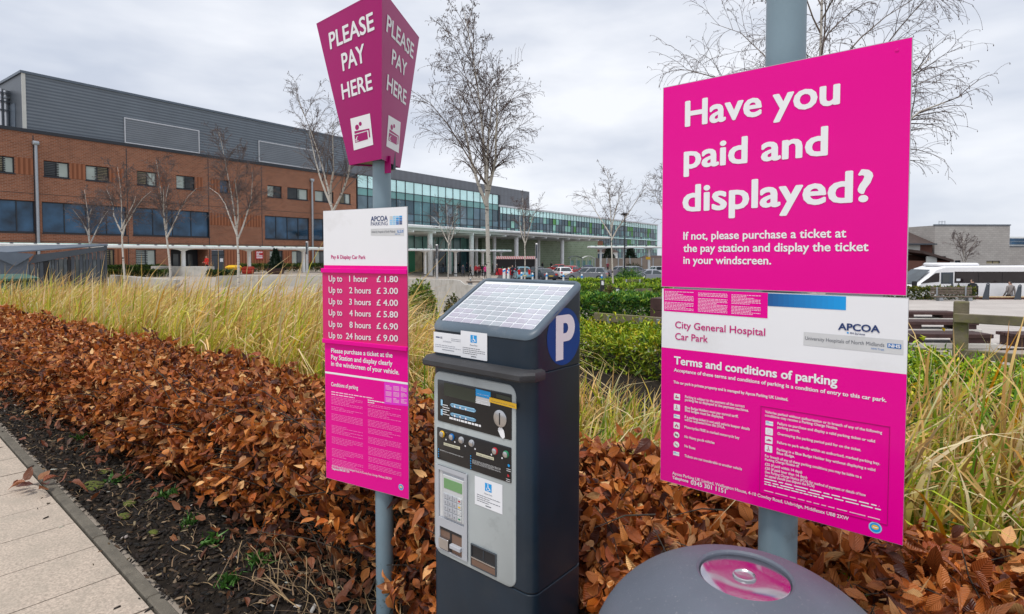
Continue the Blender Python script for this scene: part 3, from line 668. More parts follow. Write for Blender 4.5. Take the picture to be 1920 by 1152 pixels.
# ================================================================== PAY MACHINE
MW, MD = .42, .252
ZT, ZF, ZVIS, ZSEAM = 1.622, 1.478, 1.372, .747
corner = at(1000, 800, 1.555); corner.z = 0
mloc = corner-RV*(MW/2)+VV*(MD/2)
pm = root('pay_machine', 'dark grey solar pay and display ticket machine in front of the brown hedge', 'pay machine', mloc, TH)
fr_ = Face(mloc-VV*(MD/2), RV, (0, 0, 1), -VV)          # front of the machine
sd_ = Face(mloc+RV*(MW/2), VV, (0, 0, 1), RV)           # its right side
hw, hd = MW/2, MD/2
ol = rrect(-hw, hw, -hd, hd, .032, 7)
ins = rrect(-hw+.004, hw-.004, -hd+.004, hd-.004, .029, 7)
mb = MB(); mb.loft([[(x, y, z) for x, y in o] for o, z in ((ol, ZSEAM+.004), (ol, ZVIS-.004), (ins, ZVIS))], M['anth']); mb.build('cabinet', pm, smooth=True, auto=40)
mb = MB(); mb.loft([[(x, y, z) for x, y in o] for o, z in ((ol, -.02), (ol, ZSEAM-.004), (ins, ZSEAM-.001))], M['anth']); mb.build('plinth', pm, smooth=True, auto=40)
mb = MB(); mb.loft([[(x, y, z) for x, y in ins] for z in (ZSEAM-.002, ZSEAM+.005)], M['matblack']); mb.build('door_seam', pm)
# head: walls cut by the sloping top, rounded rim
def zs(y): return ZF+(ZT-ZF)*(y+hd)/MD
mb = MB()
mb.loft([[(x, y, ZVIS+.001) for x, y in ol], [(x, y, zs(y)-.014) for x, y in ol]], M['anth'], cap=False)
mb.build('head', pm, smooth=True, auto=40)
mb = MB(); rim = rrect(-hw-.002, hw+.002, -hd-.002, hd+.002, .034, 6); rim2 = rrect(-hw+.005, hw-.005, -hd+.005, hd-.005, .028, 6); inn = rrect(-hw+.020, hw-.020, -hd+.021, hd-.014, .006, 6)
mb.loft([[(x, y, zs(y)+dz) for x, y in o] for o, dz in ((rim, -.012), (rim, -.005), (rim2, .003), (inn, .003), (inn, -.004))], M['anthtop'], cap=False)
mb.build('top_rim', pm, smooth=True, auto=50)
# solar panel
def solarmat():
    m = mat('solar_cells', (.43, .485, .52), .16, var=.05, scale=5, spec=.6, coat=.6)  # cell colour lightened to hold the glare of the sky
    return m
M['solar'] = solarmat(); M['solar2'] = mat('solar_cells_violet', (.47, .475, .545), .16, var=.05, scale=5, spec=.6, coat=.6); M['solarline'] = mat('solar_grid_line', (.85, .88, .92), .2, var=.02, coat=.6)
so_ = MB(); a0, a1, b0, b1 = -hw+.021, hw-.021, -hd+.022, hd-.015
def sp(x, y, h): return (x, y, zs(y)+h)
so_.add([sp(a0, b0, -.003), sp(a1, b0, -.003), sp(a1, b1, -.003), sp(a0, b1, -.003)], [(0, 1, 2, 3)], M['solarline'])
nx, ny = 9, 9; R = random.Random(2)
for i in range(nx):
    for j in range(ny):
        x0 = a0+.006+(a1-a0-.012)*i/nx; x1 = a0+.006+(a1-a0-.012)*(i+1)/nx; y0 = b0+.004+(b1-b0-.016)*j/ny; y1 = b0+.004+(b1-b0-.016)*(j+1)/ny
        g = .0021; so_.add([sp(x0+g, y0+g, -.0018), sp(x1-g, y0+g, -.0018), sp(x1-g, y1-g, -.0018), sp(x0+g, y1-g, -.0018)], [(0, 1, 2, 3)], M['solar2'] if (math.sin(i*.9+1)+math.cos(j*.7)+R.uniform(-.5, .5)) > .5 else M['solar'])
so_.build('solar_panel', pm)
# rubber visor wrapped round the front under the head
mb = MB()
vp = [(-hw-.016, -hd+.035), (-hw-.016, -hd-.012), (-hw+.012, -hd-.046), (hw-.012, -hd-.046), (hw+.016, -hd-.012), (hw+.016, -hd+.035)]
vi = [(-hw+.001, -hd+.035), (-hw+.001, -hd+.01), (-hw+.02, -hd+.01), (hw-.02, -hd+.01), (hw-.001, -hd+.01), (hw-.001, -hd+.035)]
def vin(k, t): return (vp[k][0]+(vi[k][0]-vp[k][0])*t, vp[k][1]+(vi[k][1]-vp[k][1])*t)
mb.loft([[(*vin(k, t), z) for k in range(6)] for t, z in ((1, ZVIS-.017), (.12, ZVIS-.017), (0, ZVIS-.011), (0, ZVIS+.002), (.2, ZVIS+.009), (1, ZVIS+.013))], M['rubber'], cap=False, closed=False)
for k in (0, 5): mb.add([(*vin(k, t), z) for t, z in ((1, ZVIS-.017), (.12, ZVIS-.017), (0, ZVIS-.011), (0, ZVIS+.002), (.2, ZVIS+.009), (1, ZVIS+.013))], [tuple(range(6))], M['rubber'])
mb.build('visor', pm, smooth=True, auto=35)
# fascia and what is on it  (front coordinates: x across, z up, taken off the photograph's front plane)
def fp(x, y): return fr_.st(x, y)
fx0 = fp(815.6, 860)[0]; fx1 = fp(968, 900)[0]; fz1 = fp(835, 698)[1]; fz0 = fp(835, 1041)[1]
yF = -hd-.004
def plate_mesh(poly, y0, y1, m, name, par, b=.0025):
    mb = MB(); cx = sum(p[0] for p in poly)/len(poly); cz = sum(p[1] for p in poly)/len(poly)
    def sh_(p): return (p[0]+(b if p[0] < cx else -b), p[1]+(b if p[1] < cz else -b))
    mb.loft([[(x, y0, z) for x, z in poly], [(x, y1+b, z) for x, z in poly], [(x, y1, z) for x, z in map(sh_, poly)]], m)
    return mb.build(name, par, smooth=True, auto=40)
fascia = plate_mesh(rrect(fx0, fx1, fz0, fz1, .032, 6), -hd+.002, yF, M['fascia'], 'fascia', pm)
def rc(x0, y0, x1, y1):
    """rectangle on the machine front from its top left and bottom right picture corners"""
    a, d = fp(x0, y0); b, c = fp(x1, y1); return a, b, c, d
def plate(name, px, h0, h, m, r=.003, par=fascia): a, b, c, d = rc(*px); return plate_mesh(rrect(a, b, c, d, r, 2), yF-h0+.001, yF-h0-h, m, name, par, .0008), (a, b, c, d)
screen, (sa, sb, sc_, sd) = plate('display_panel', (822.8, 711, 961.5, 825.5), 0, .002, M['black'])
pr = Print(Face(fr_.O+fr_.n*(.004+.0022), fr_.ex, fr_.ez, fr_.n), pm)
pr.quad([(833, 717), (892, 731.5), (892, 756), (833, 741)], M['lcd'])
pr.quad([(892.4, 729), (920.2, 735.6), (920.2, 749), (892.4, 742)], M['cyan']); pr.quad([(892.9, 742.5), (919.5, 749), (919.5, 762), (892.9, 755.5)], M['strip'])
pr.quad([(931, 738.5), (958, 745.5), (958, 752), (931, 745)], M['lcd'])
pr.quad([(918.2, 744.6), (969, 757.3), (969, 767.3), (918.2, 754)], M['yellow'], .0018)
for k, (ya, n_) in enumerate(((752.5, 3), (770, 3))):
    a, b, c, d = rc(847.5, ya+1, 895.5, ya+23.5); pr.poly(rrect(a, b, c+.004, d-.002, .009, 4), M['blue3'])
    for j in range(3): pr.greek(a+.012+j*.024, a+.030+j*.024, c+.006, d-.016, 2, M['navy'], 5+j, .5, h=.0018); pr.disc(a+.02+j*.024, d-.010, .0035, M['letter'], .0018)
a, b, c, d = rc(833, 752, 846, 786); pr.greek(a, b, c+.012, d-.004, 5, M['letter'], 2, .35)
for yy in (749, 767): pr.quad([(827, yy), (830.5, yy+1), (830.5, yy+12), (827, yy+11)], M['blue3'])
a, b, c, d = rc(846, 787, 905, 800); pr.greek(a, b, c+.006, d-.002, 1, M['letter'], 6, .5)
pr.text('WELCOME', (895, 738.6), (917, 743.8), .0022, M['letter']); a, b, c, d = rc(895, 745, 918, 760); pr.greek(a, b, c, d, 3, M['letter'], 3, .4, h=.0018); 
ya = fp(920, 753); a, b, c, d = rc(922, 750, 966, 762); pr.text('CHANGE IS NOT GIVEN', (921.5, 752.4), (966, 763.6), .0028, M['greytext'], h=.0022)
pr.build('display_lettering')
# coin slot
ca, cz = fp(941.5, 784); mb = MB()
def ring_y(mb, cx, cz, prof, m, n=28): mb.loft([[(cx+r*math.cos(2*PI*k/n), y, cz+r*math.sin(2*PI*k/n)) for k in range(n)] for r, y in prof], m)
ring_y(mb, ca, cz, ((.025, yF-.001), (.025, yF-.006), (.023, yF-.0075), (.001, yF-.0075)), M['steel']); mb.box(ca-.0016, ca+.0016, yF-.0084, yF-.006, cz-.017, cz+.017, M['matblack'])
mb.build('coin_slot', fascia, smooth=True, auto=40)
pr = Print(Face(fr_.O+fr_.n*(.004+.0022), fr_.ex, fr_.ez, fr_.n), pm)
ha, hz = fp(943.6, 811)
hand = [(-.009, .010), (-.005, .0135), (-.002, .011), (.0005, .0135), (.003, .010), (.006, .008), (.009, .0), (.010, -.008), (.004, -.013), (-.003, -.009), (-.008, -.001), (-.0115, .004), (-.0095, .0065), (-.006, .004)]
pr.poly([(ha+1.25*x, hz+1.25*z) for x, z in hand], M['letter']); pr.rect(ha-.013, ha-.0095, hz+.004, hz+.012, M['letter']); pr.build('hand_symbol')
# button panel
plate('button_panel', (821.8, 799.7, 961, 906), 0, .002, M['black'])
pr = Print(Face(fr_.O+fr_.n*(.004+.0022), fr_.ex, fr_.ez, fr_.n), pm)
pr.quad([(832.5, 829.5), (863, 838), (863, 843.5), (832.5, 834.5)], M['cream']); pr.quad([(893.5, 848), (926.5, 858), (926.5, 863.5), (893.5, 853.5)], M['cream'])
pr.text('COIN PAYMENT', (834, 833.4), (861, 841.5), .0031, M['greytext'], h=.002); pr.text('CARD PAYMENT', (895, 852.4), (925, 861.6), .0031, M['greytext'], h=.002)
a, b, c, d = rc(828, 840, 872, 861); pr.greek(a, b, c+.006, d-.002, 4, M['strip'], 8, .38)
a, b, c, d = rc(889, 856, 942, 890); pr.greek(a, b, c+.008, d-.006, 6, M['strip'], 9, .34)
for k in range(4): x, z = fp(825.5, 841+k*4.6); pr.disc(x, z, .0021, M['cyan'])
for k in range(6): x, z = fp(885.8, 854+k*4.6); pr.disc(x, z, .0021, M['cyan'])
for (x, y, m) in ((957, 872, 'cyan'), (956, 891, 'red')): x, z = fp(x, y); pr.disc(x, z, .004, M[m]); pr.greek(x-.008, x+.008, z-.017, z-.006, 2, M['strip'], 4, .4)
for x, y in ((839.5, 823.5), (856, 828), (875.5, 835.5), (894, 841), (924.5, 851.5), (944.5, 858)): x, z = fp(x, y); pr.disc(x, z, .0026, M['letter'])
pr.build('button_lettering')
for x, y, m in ((832.2, 813.2, 'yellow'), (850.2, 818.7, 'blue2'), (868.2, 824.4, 'fascia2'), (887.5, 830.2, 'fascia2'), (931.3, 845, 'red'), (951.8, 851, 'green')):
    x, z = fp(x, y); mb = MB(); ring_y(mb, x, z, ((.0105, yF-.001), (.0105, yF-.005), (.0092, yF-.0062), (.0088, yF-.0062)), M[m], 24); ring_y(mb, x, z, ((.0086, yF-.005), (.0086, yF-.0085), (.006, yF-.0105), (.001, yF-.0105)), M['steel'], 24); mb.build('button', fascia, smooth=True, auto=40)
# card reader recess with keypad and card slot
a, b, c, d = rc(820.7, 868.5, 879.5, 1052)
ring = rrect(a, b, c, d, .006, 2); ia, ib = a+.014, b-.012; ic, id_ = fp(830, 968)[1], d-.014
mb = MB()
def strip(o1, y1, o2, y2): mb.loft([[(x, y1, z) for x, z in o1], [(x, y2, z) for x, z in o2]], M['fascia2'], cap=False)
inr = rrect(ia, ib, ic, id_, .003, 2); bk = rrect(ia+.004, ib-.002, ic+.004, id_-.004, .003, 2)
strip(ring, yF+.001, ring, yF-.004)
hole2 = rrect(a+.018, b-.022, fp(832, 1027)[1], fp(832, 985.5)[1], .002, 2)
# frame face built as four bars round the keypad opening and the slot opening
def bar(x0, x1, z0, z1): mb.box(x0, x1, yF-.0052, yF-.001, z0, z1, M['fascia2'])
z2a, z2b = min(p[1] for p in hole2), max(p[1] for p in hole2); x2a, x2b = min(p[0] for p in hole2), max(p[0] for p in hole2)
bar(a, ia, c, d); bar(ib, b, c, d); bar(ia, ib, id_, d); bar(ia, ib, z2b, ic); bar(ia, ib, c, z2a); bar(ia, x2a, z2a, z2b); bar(x2b, ib, z2a, z2b)
mb.build('card_reader', fascia, smooth=True, auto=30)
mb = MB(); mb.add([(ia, yF-.0005, ic), (ib, yF-.0005, ic), (ib, yF-.0005, id_), (ia, yF-.0005, id_)], [(0, 1, 2, 3)], M['fascia2'])
mb.add([(ia+.0005, yF-.0008, ic), (ia+.014, yF-.0008, ic+.004), (ia+.014, yF-.0008, id_-.006), (ia+.0005, yF-.0008, id_)], [(0, 1, 2, 3)], M['strip'])
mb.build('recess', fascia)
ka, kb = ia+.020, ib-.001; kz0, kz1 = ic+.008, id_-.010
mb = MB(); mb.bbox(ka, kb, yF-.006, yF-.001, kz0, kz1, M['keys'], .0015); kp = mb.build('keypad', fascia, smooth=True, auto=30)
mb = MB(); mb.bbox(ka+.006, kb-.006, yF-.0072, yF-.005, kz1-.042, kz1-.010, M['lcdg'], .0006); mb.build('screen', kp)
kw = (kb-ka-.012)/4
pr = Print(Face(fr_.O+fr_.n*(.004+.0095), fr_.ex, fr_.ez, fr_.n), pm); tx = '123x456<789o*0#>'
for i in range(4):
    for j in range(4):
        x = ka+.006+kw*i; z = kz1-.056-(j+1)*((kz1-.056-kz0-.004)/4); hh = (kz1-.056-kz0-.004)/4
        mb = MB(); mb.bbox(x+.0008, x+kw-.0008, yF-.0092, yF-.005, z+.0012, z+hh-.0012, M['fascia2'] if i < 3 else M['keys'], .0008); mb.build('key', kp, smooth=True, auto=30)
        ch = '123456789*0#'[j*3+i] if i < 3 else None
        if ch:
            v_, f_ = glyphs(ch); sx = .009
            pr.mb.add([pr.inv @ pr.f.p3(x+kw*.32+p[0]*sx, z+hh*.28+p[1]*sx, .0003) for p in v_], f_, M['greytext'])
        else: pr.rect(x+kw*.3, x+kw*.75, z+hh*.35, z+hh*.6, (M['red'], M['yellow'], M['strip'], M['green'])[j], .0003)
pr.build('key_lettering')
mb = MB(); mb.box(x2a, x2b, yF-.0012, yF-.0005, z2a, z2b, M['brownslot']); xm = (x2a+x2b)/2; zm = (z2a+z2b)/2
mb.bbox(x2a+.001, xm-.006, yF-.012, yF-.001, z2a+.006, zm+.004, M['steel'], .001); mb.bbox(xm+.003, x2b-.001, yF-.014, yF-.001, zm-.016, zm-.004, M['fascia2'], .001); mb.box(x2a, x2b, yF-.003, yF-.001, z2b-.010, z2b, M['matblack']); mb.box(xm-.006, xm+.002, yF-.0022, yF-.001, z2a, z2b-.008, M['matblack'])
mb.build('card_slot', fascia, smooth=True, auto=30)
# ticket tray
a, b, c, d = rc(887.2, 1019.5, 931.8, 1078)
mb = MB(); mb.box(a, b, yF-.0015, yF-.0006, c, d, M['matblack']); h = d-c
mb.box(a, b, yF-.0035, yF-.0015, c, c+h*.32, M['brownslot']); mb.box(a, b, yF-.0055, yF-.0015, c+h*.36, c+h*.42, M['steel']); mb.box(a+.5*(b-a)-.001, a+.5*(b-a)+.001, yF-.003, yF-.001, c+h*.45, d-.004, M['dkmetal'])
for q in ((a-.003, a, c-.003, d+.003), (b, b+.003, c-.003, d+.003)): mb.box(q[0], q[1], yF-.0045, yF-.0008, q[2], q[3], M['dkmetal'])
mb.box(a, b, yF-.0045, yF-.0008, d, d+.003, M['dkmetal']); mb.box(a, b, yF-.0045, yF-.0008, c-.003, c, M['dkmetal'])
mb.build('ticket_tray', fascia)
# stickers: machine stays one thing, stickers are its parts
def wheelchair(pr, a, b, c, d, h=.0016):
    pr.rect(a, b, c, d, M['cyan'], h); w_ = b-a; H = d-c
    pr.disc(a+.46*w_, c+.86*H, .075*w_, M['letter'], h+.0003)
    pr.poly([(a+.40*w_, c+.76*H), (a+.52*w_, c+.76*H), (a+.54*w_, c+.48*H), (a+.72*w_, c+.48*H), (a+.84*w_, c+.18*H), (a+.74*w_, c+.15*H), (a+.64*w_, c+.39*H), (a+.42*w_, c+.39*H)], M['letter'], h+.0003)
    n = 22
    for k in range(n):
        t0, t1 = rad(150+235*k/n), rad(150+235*(k+1)/n); R0, R1 = .20*H, .27*H; cx, cy = a+.45*w_, c+.33*H
        pr.poly([(cx+R0*math.cos(t0), cy+R0*math.sin(t0)), (cx+R1*math.cos(t0), cy+R1*math.sin(t0)), (cx+R1*math.cos(t1), cy+R1*math.sin(t1)), (cx+R0*math.cos(t1), cy+R0*math.sin(t1))], M['letter'], h+.0003)
def sticker(name, tl, tr_, bl, h0, face, n, seed, icon=True, label=None):
    pr = Print(Face(face.O+face.n*h0, face.ex, face.ez, face.n), pm)
    a, d = face.st(*tl); b, _ = face.st(*tr_); _, c = face.st(*bl)
    pr.rect(a, b, c, d, M['paper'], .0006); w_ = b-a; H = d-c
    if icon:
        wheelchair(pr, a+.38*w_, a+.62*w_, d-.40*H, d-.12*H, .0009)
        u0, v0 = a+.36*w_, d-.52*H
        v_, f_ = glyphs('Please Note'); sx = .28*w_/v_[:, 0].max(); pr.mb.add([pr.inv @ pr.f.p3(u0+p[0]*sx, v0+p[1]*sx, .0011) for p in v_], f_, M['greytext'])
        pr.greek(a+.08*w_, b-.08*w_, d-.84*H, d-.56*H, n, M['greytext'], seed, .3, h=.0011); pr.rect(a+.4*w_, a+.6*w_, d-.93*H, d-.90*H, M['greytext'], .0011)
    else:
        v_, f_ = glyphs('ATTENTION'); sx = .28*w_/v_[:, 0].max(); pr.mb.add([pr.inv @ pr.f.p3(a+.34*w_+p[0]*sx, d-.45*H+p[1]*sx, .0011) for p in v_], f_, M['ltext'])
        pr.rect(a+.08*w_, a+.22*w_, d-.28*H, d-.22*H, M['navy'], .0011); pr.rect(a+.24*w_, a+.31*w_, d-.30*H, d-.20*H, M['ltext'], .0011)
        pr.greek(a+.62*w_, b-.06*w_, d-.34*H, d-.18*H, 2, M['ltext'], seed, .35, h=.0011); pr.greek(a+.06*w_, b-.05*w_, d-.72*H, d-.54*H, 2, M['ltext'], seed+1, .3, h=.0011); pr.rect(a+.3*w_, a+.72*w_, d-.84*H, d-.80*H, M['ltext'], .0011)
    return pr.build(name, label)
sticker('sticker', (813.8, 621.8), (868, 633), (813.5, 659.5), .001, fr_, 3, 1, False, 'attention notice taped under the solar panel')
sticker('sticker', (865, 619.8), (914.5, 627), (866, 669.5), .002, fr_, 4, 2, True, 'white notice with blue wheelchair symbol under the solar panel')
sticker('sticker', (892.4, 891), (944.3, 908), (892.4, 944), .0045, fr_, 4, 3, True, 'white notice with blue wheelchair symbol beside the keypad')
# round blue P badge on the side
bc = ((sd_.st(1026, 631.5)[0]+sd_.st(1086.5, 631.5)[0])/2, sd_.st(1055.5, 631.5)[1]); br = .084
pr = Print(sd_, pm); pr.disc(bc[0], bc[1], br, M['navyP'], .0008, n=48)
x0, z0 = bc[0]-.50*br, bc[1]-.80*br; sw = .44*br; Hh = 1.56*br; cy_ = z0+.70*Hh; ro, ri = .30*Hh, .115*Hh
ts_ = [rad(-90+180*k/16) for k in range(17)]
outer = [(x0+sw, cy_-ro)]+[(x0+.72*br+(.43*br)*math.cos(t), cy_+ro*math.sin(t)) for t in ts_]+[(x0+sw, cy_+ro)]
inner = [(x0+sw, cy_-ri)]+[(x0+.56*br+(.17*br)*math.cos(t), cy_+ri*math.sin(t)) for t in ts_]+[(x0+sw, cy_+ri)]
pr.rect(x0, x0+sw, z0, z0+Hh, M['letter'], .0014)
for k in range(len(outer)-1): pr.poly([outer[k], outer[k+1], inner[k+1], inner[k]], M['letter'], .0014)
pr.build('parking_badge', 'round navy badge with a white letter P on the side of the head')

# ================================================================== TARIFF SIGN with three-sided beacon
LD = Vector((.874, -.486, 0)).normalized(); LN = Vector((-LD.y*-1, -LD.x, 0)); LN = Vector((LD.y, -LD.x, 0)).normalized()
rpt = at(765.3, 660, 2.44)                      # right edge of the board
lsL = Face(Vector((rpt.x, rpt.y, 0)), LD, (0, 0, 1), LN)
plx = lsL.st(705.5, 1000)[0]
pole_c = lsL.O+LD*plx-LN*.055
rzL = math.atan2(LD.y, LD.x)
ts = root('tariff_sign', 'pink and white parking tariff board on grey pole with three sided pink beacon', 'parking sign', (pole_c.x, pole_c.y, 0), rzL)
mb = MB(); zbot = at(712, 300, 2.46).z
mb.tube([(0, 0, -.05), (0, 0, .6), (0, 0, zbot+.05)], .0405, M['poleal'], 28); mb.build('pole', ts, smooth=True, auto=50)
fwd = .055                                         # board face stands this far in front of the pole centre
bl_, br_ = lsL.st(609, 660)[0], 0.
ztop = (lsL.st(607, 396.4)[1]+lsL.st(762, 386.8)[1])/2; zb = (lsL.st(609, 897.5)[1]+lsL.st(768.5, 935)[1])/2
zw = lsL.st(607, 497.5)[1]
X0, X1 = bl_-plx, br_-plx
mb = MB(); mb.box(X0, X1, -fwd, -fwd+.004, zb, ztop, M['edge']); board = mb.build('board', ts)
mb = MB(); mb.box(X0+.04, X1-.04, -fwd+.005, -fwd+.02, ztop-.12, ztop-.08, M['edge']); mb.box(X0+.04, X1-.04, -fwd+.005, -fwd+.02, zb+.1, zb+.14, M['edge']); mb.build('bracket', ts)
pf = Face(lsL.O, LD, (0, 0, 1), LN)
pr = Print(pf, ts)
e = .0015
pr.rect(bl_+e, br_-e, zw, ztop-e, M['white'], .0008); pr.rect(bl_+e, br_-e, zb+e, zw, M['pink'], .0008)
zl = lsL.st(609, 698)[1]; pr.rect(bl_+e, br_-e, zl-.0045, zl+.0045, M['letter'], .0012)
pr.build('board_face')
zr0 = lsL.st(607, 634.5)[1]; zr1 = lsL.st(606, 511.5)[1]
mb = MB()
mb.box(X0-.004, X1+.001, -fwd-.006, -fwd-.0012, zr0, zr1, M['pinkdark']); hol = mb.build('rate_strip', ts)
for z0, z1, o in ((zr1, zr1+.021, .008), (zr0-.020, zr0, .005)): mb = MB(); mb.bbox(X0-o, X1+.003, -fwd-.013, -fwd-.0012, z0, z1, M['pink'], .002); mb.build('holder_rail', ts, smooth=True, auto=30)
pr = Print(pf, ts)
pr.text('APCOA', (695.8, 415.5), (727.2, 413.9), (695.8, 406.6), M['navy'], .025); pr.text('PARKING', (695.8, 423.8), (727.2, 422.5), (695.8, 416.9), M['navy'])
a, d = lsL.st(730.5, 405.4); b, c = lsL.st(754.7, 421.6)
for i in range(4):
    for j in range(5):
        m = M['strip'] if i+(.3*j) < .5 else (M['blue3'] if i < 1.2 or (i == 2 and j == 0) else (M['cyan'] if i+j*.4 < 3.2 else (M['blue2'] if i+j*.4 < 4 else M['navy'])))
        pr.rect(a+(b-a)*(i+.06)/4, a+(b-a)*(i+.94)/4, d-(d-c)*(j+.9)/5, d-(d-c)*(j+.1)/5, m)
pr.quad([(695.5, 429.4), (758, 427.8), (758, 443), (695.5, 442.2)], M['strip'])
pr.text('University Hospitals of North Midlands', (697, 437.2), (741.5, 436.5), (697, 432.8), M['greytext']); pr.quad([(745.5, 431.5), (756.5, 431.3), (756.5, 436.3), (745.5, 436.6)], M['blue2'], .0014); pr.text('NHS', (746.8, 435.8), (755.5, 435.6), .010, M['letter'], .02, .0018); pr.text('NHS Trust', (741, 440.6), (751, 440.5), .006, M['blue2'])
pr.text('Pay & Display Car Park', (621.4, 485.1), (685.7, 486), (621.4, 478.6), M['magtext'], .02)
rows = [('1 hour', '£ 1.80', 528.2, 689.5, 655.5), ('2 hours', '£ 3.00', 549.5, 695.8, 655.5), ('3 hours', '£ 4.00', 570.9, 695.8, 655.5), ('4 hours', '£ 5.80', 591.8, 695.8, 655.8), ('8 hours', '£ 6.90', 613.4, 695.8, 656), ('24 hours', '£ 9.00', 634.6, 695.8, 649.5)]
pr2 = Print(Face(lsL.O+LN*.0065, LD, (0, 0, 1), LN), ts)
for i, (h_, c_, y, xr, xl) in enumerate(rows):
    sl_ = .012+.011*i; cap = 11.
    def yy(x): return y+(x-629)*sl_*.75
    pr2.text('Up to', (617, yy(617)), (642, yy(642)), (617, yy(617)-cap), M['ratelet'], .02)
    pr2.text(h_, (xl, yy(xl)), (xr, yy(xr)), (xl, yy(xl)-cap), M['ratelet'], .02)
    pr2.text(c_, (707, yy(707)), (746.5, yy(746.5)), (707, yy(707)-cap), M['ratelet'], .02)
pr2.build('rate_lettering')
for t, y0, y1, xr in (('Please purchase a ticket at the', 661.2, 670.6, 736.1), ('Pay Station and display clearly', 673.6, 686, 736.1), ('in the windscreen of your vehicle.', 685.6, 702.6, 748.7)):
    pr.text(t, (621.7, y0), (xr, y1), (621.7, y0-8.2), M['letter'], .02)
pr.text('Conditions of parking', (621.7, 723.8), (671.6, 730.8), (621.7, 716.8), M['letter'], .018)
def cols(px, n, m, seed, fill, gaps=()): a, d = lsL.st(*px[0]); b, _ = lsL.st(px[1], px[0][1]); _, c = lsL.st(px[0][0], px[2]); pr.greek(a, b, c, d, n, m, seed, fill, gaps)
cols(((621.7, 731), 700, 740), 2, M['fade2'], 3, .4); cols(((621.7, 741), 680, 876), 50, M['fade'], 4, .4, (6, 10, 11, 17, 18, 19, 26, 27, 33, 34, 35, 42)); cols(((690, 747), 722, 755), 2, M['letter'], 5, .4); cols(((690, 756), 752, 878), 46, M['fade'], 6, .4, (2, 9, 10, 16, 21, 22, 28, 29, 36, 41))
pr.quad([(720.7, 716.4), (765, 722), (766, 762), (721, 758)], M['violet'], .0014)
for k in range(3):
    x = 723.5+k*14.3; a, d = lsL.st(x, 721+k*1.6); b, _ = lsL.st(x+11, 721); _, c = lsL.st(x, 753+k*1.4); pr.greek(a, b, c, d, 14, M['fade2'], 20+k, .5, (4, 9), h=.0018)
pr.text('APCOA Parking UK Limited, Wellington House, 4-10 Cowley Road, Uxbridge, Middlesex UB8 2XW', (622.6, 875.2), (735, 900.2), (622.6, 871.5), M['letter'], 0); pr.text('Telephone 0345 301 1151', (622.6, 880.2), (655.5, 886.6), (622.6, 876.5), M['letter'], .03)
def emblem(pr, f, x, y, rx):
    a, b = f.st(x, y); a2, _ = f.st(x+rx, y); r = a2-a
    pr.disc(a, b, r, M['blue3'], .0014); pr.disc(a, b, r*.8, M['cyan'], .0017); pr.disc(a, b+.08*r, r*.55, M['yellow'], .002, r*.42)
    pr.rect(a-.35*r, a+.35*r, b-.02*r, b+.16*r, M['letter'], .0023)
emblem(pr, lsL, 752.2, 913.6, 4.6)
pr.build('lettering')
# ---- beacon
BA = Vector((-.74, .67, 0)).normalized(); BB = Vector((.127, .99, 0)).normalized()
Zt, Zb_ = 2.315, 2.455
def bpt(x, y, Z): return at(x, y, Z)
ft = bpt(716.3, -21.5, Zt); fb = bpt(715.3, 298.6, Zb_)
St, Sb = .515, .25
ft.z = zat(-21.5, Zt)
T3 = [ft, ft+BA*St, ft+BB*St]; B3 = [fb, fb+BA*Sb, fb+BB*Sb]
inv = (Matrix.Translation(ts.location) @ Matrix.Rotation(rzL, 4, 'Z')).inverted()
mb = MB(); mb.add([inv @ p for p in B3+T3], [(0, 3, 4, 1), (0, 2, 5, 3), (2, 1, 4, 5)], M['pinkbeacon']); mb.add([inv @ (p+Vector((0, 0, -.004))) for p in T3], [(0, 1, 2)], M['edge']); mb.add([inv @ (p+Vector((0, 0, .006))) for p in B3], [(0, 2, 1)], M['dkmetal'])
beacon = mb.build('beacon', ts)
mb = MB(); mb.box(.02, .065, -.02, -.012, zbot-.045, zbot+.03, M['pinkbeacon']); mb.box(-.03, .03, .045, .06, zbot-.02, zbot+.06, M['dkmetal']); mb.build('beacon_bracket', ts)
def beacon_face(p0, p1, q0, nsign, texts, icon, side):
    ex = (p1-p0).normalized(); n = ex.cross(q0-p0).normalized(); n = n if n.y < 0 else -n
    # the side leans outwards: measure across level, up along the slope
    ez = n.cross(ex); ez = ez if ez.z > 0 else -ez
    f = Face(p0, ex, ez, n); pr = Print(f, ts)
    for t, l, r, c in texts: pr.text(t, l, r, c, M['letter'], .022)
    pr.build('beacon_lettering'); pr = Print(f, ts)
    pr.quad(icon, M['letter'])
    q = [f.st(*p) for p in icon]
    def I(u, v):
        a = [q[3][k]+(q[2][k]-q[3][k])*u for k in (0, 1)]; b = [q[0][k]+(q[1][k]-q[0][k])*u for k in (0, 1)]
        return (a[0]+(b[0]-a[0])*v, a[1]+(b[1]-a[1])*v)
    pk = M['pinkbeacon']
    def P(uv, h=.0018): pr.poly([I(*x) for x in uv], pk if h < .002 else M['letter'], h)
    P([(.2+.10*math.cos(k*.45)+.1, .68+.085*math.sin(k*.45)) for k in range(14)]); P([(.48+.075*math.cos(k*.45), .76+.065*math.sin(k*.45)) for k in range(14)])
    P([(.14, .50), (.90, .50), (.90, .54), (.14, .58)]); P([(.84, .26), (.9, .26), (.9, .5), (.84, .5)]); P([(.12, .22), (.78, .22), (.78, .47), (.12, .47)])
    v, g = glyphs('£'); x0, x1 = v[:, 0].min(), v[:, 0].max()
    pr.mb.add([pr.inv @ f.p3(*I(.15+(p[0]-x0)/(x1-x0)*.16, .245+p[1]/.7*.16), .0024) for p in v], g, M['letter'])
    return pr.build('pictogram')
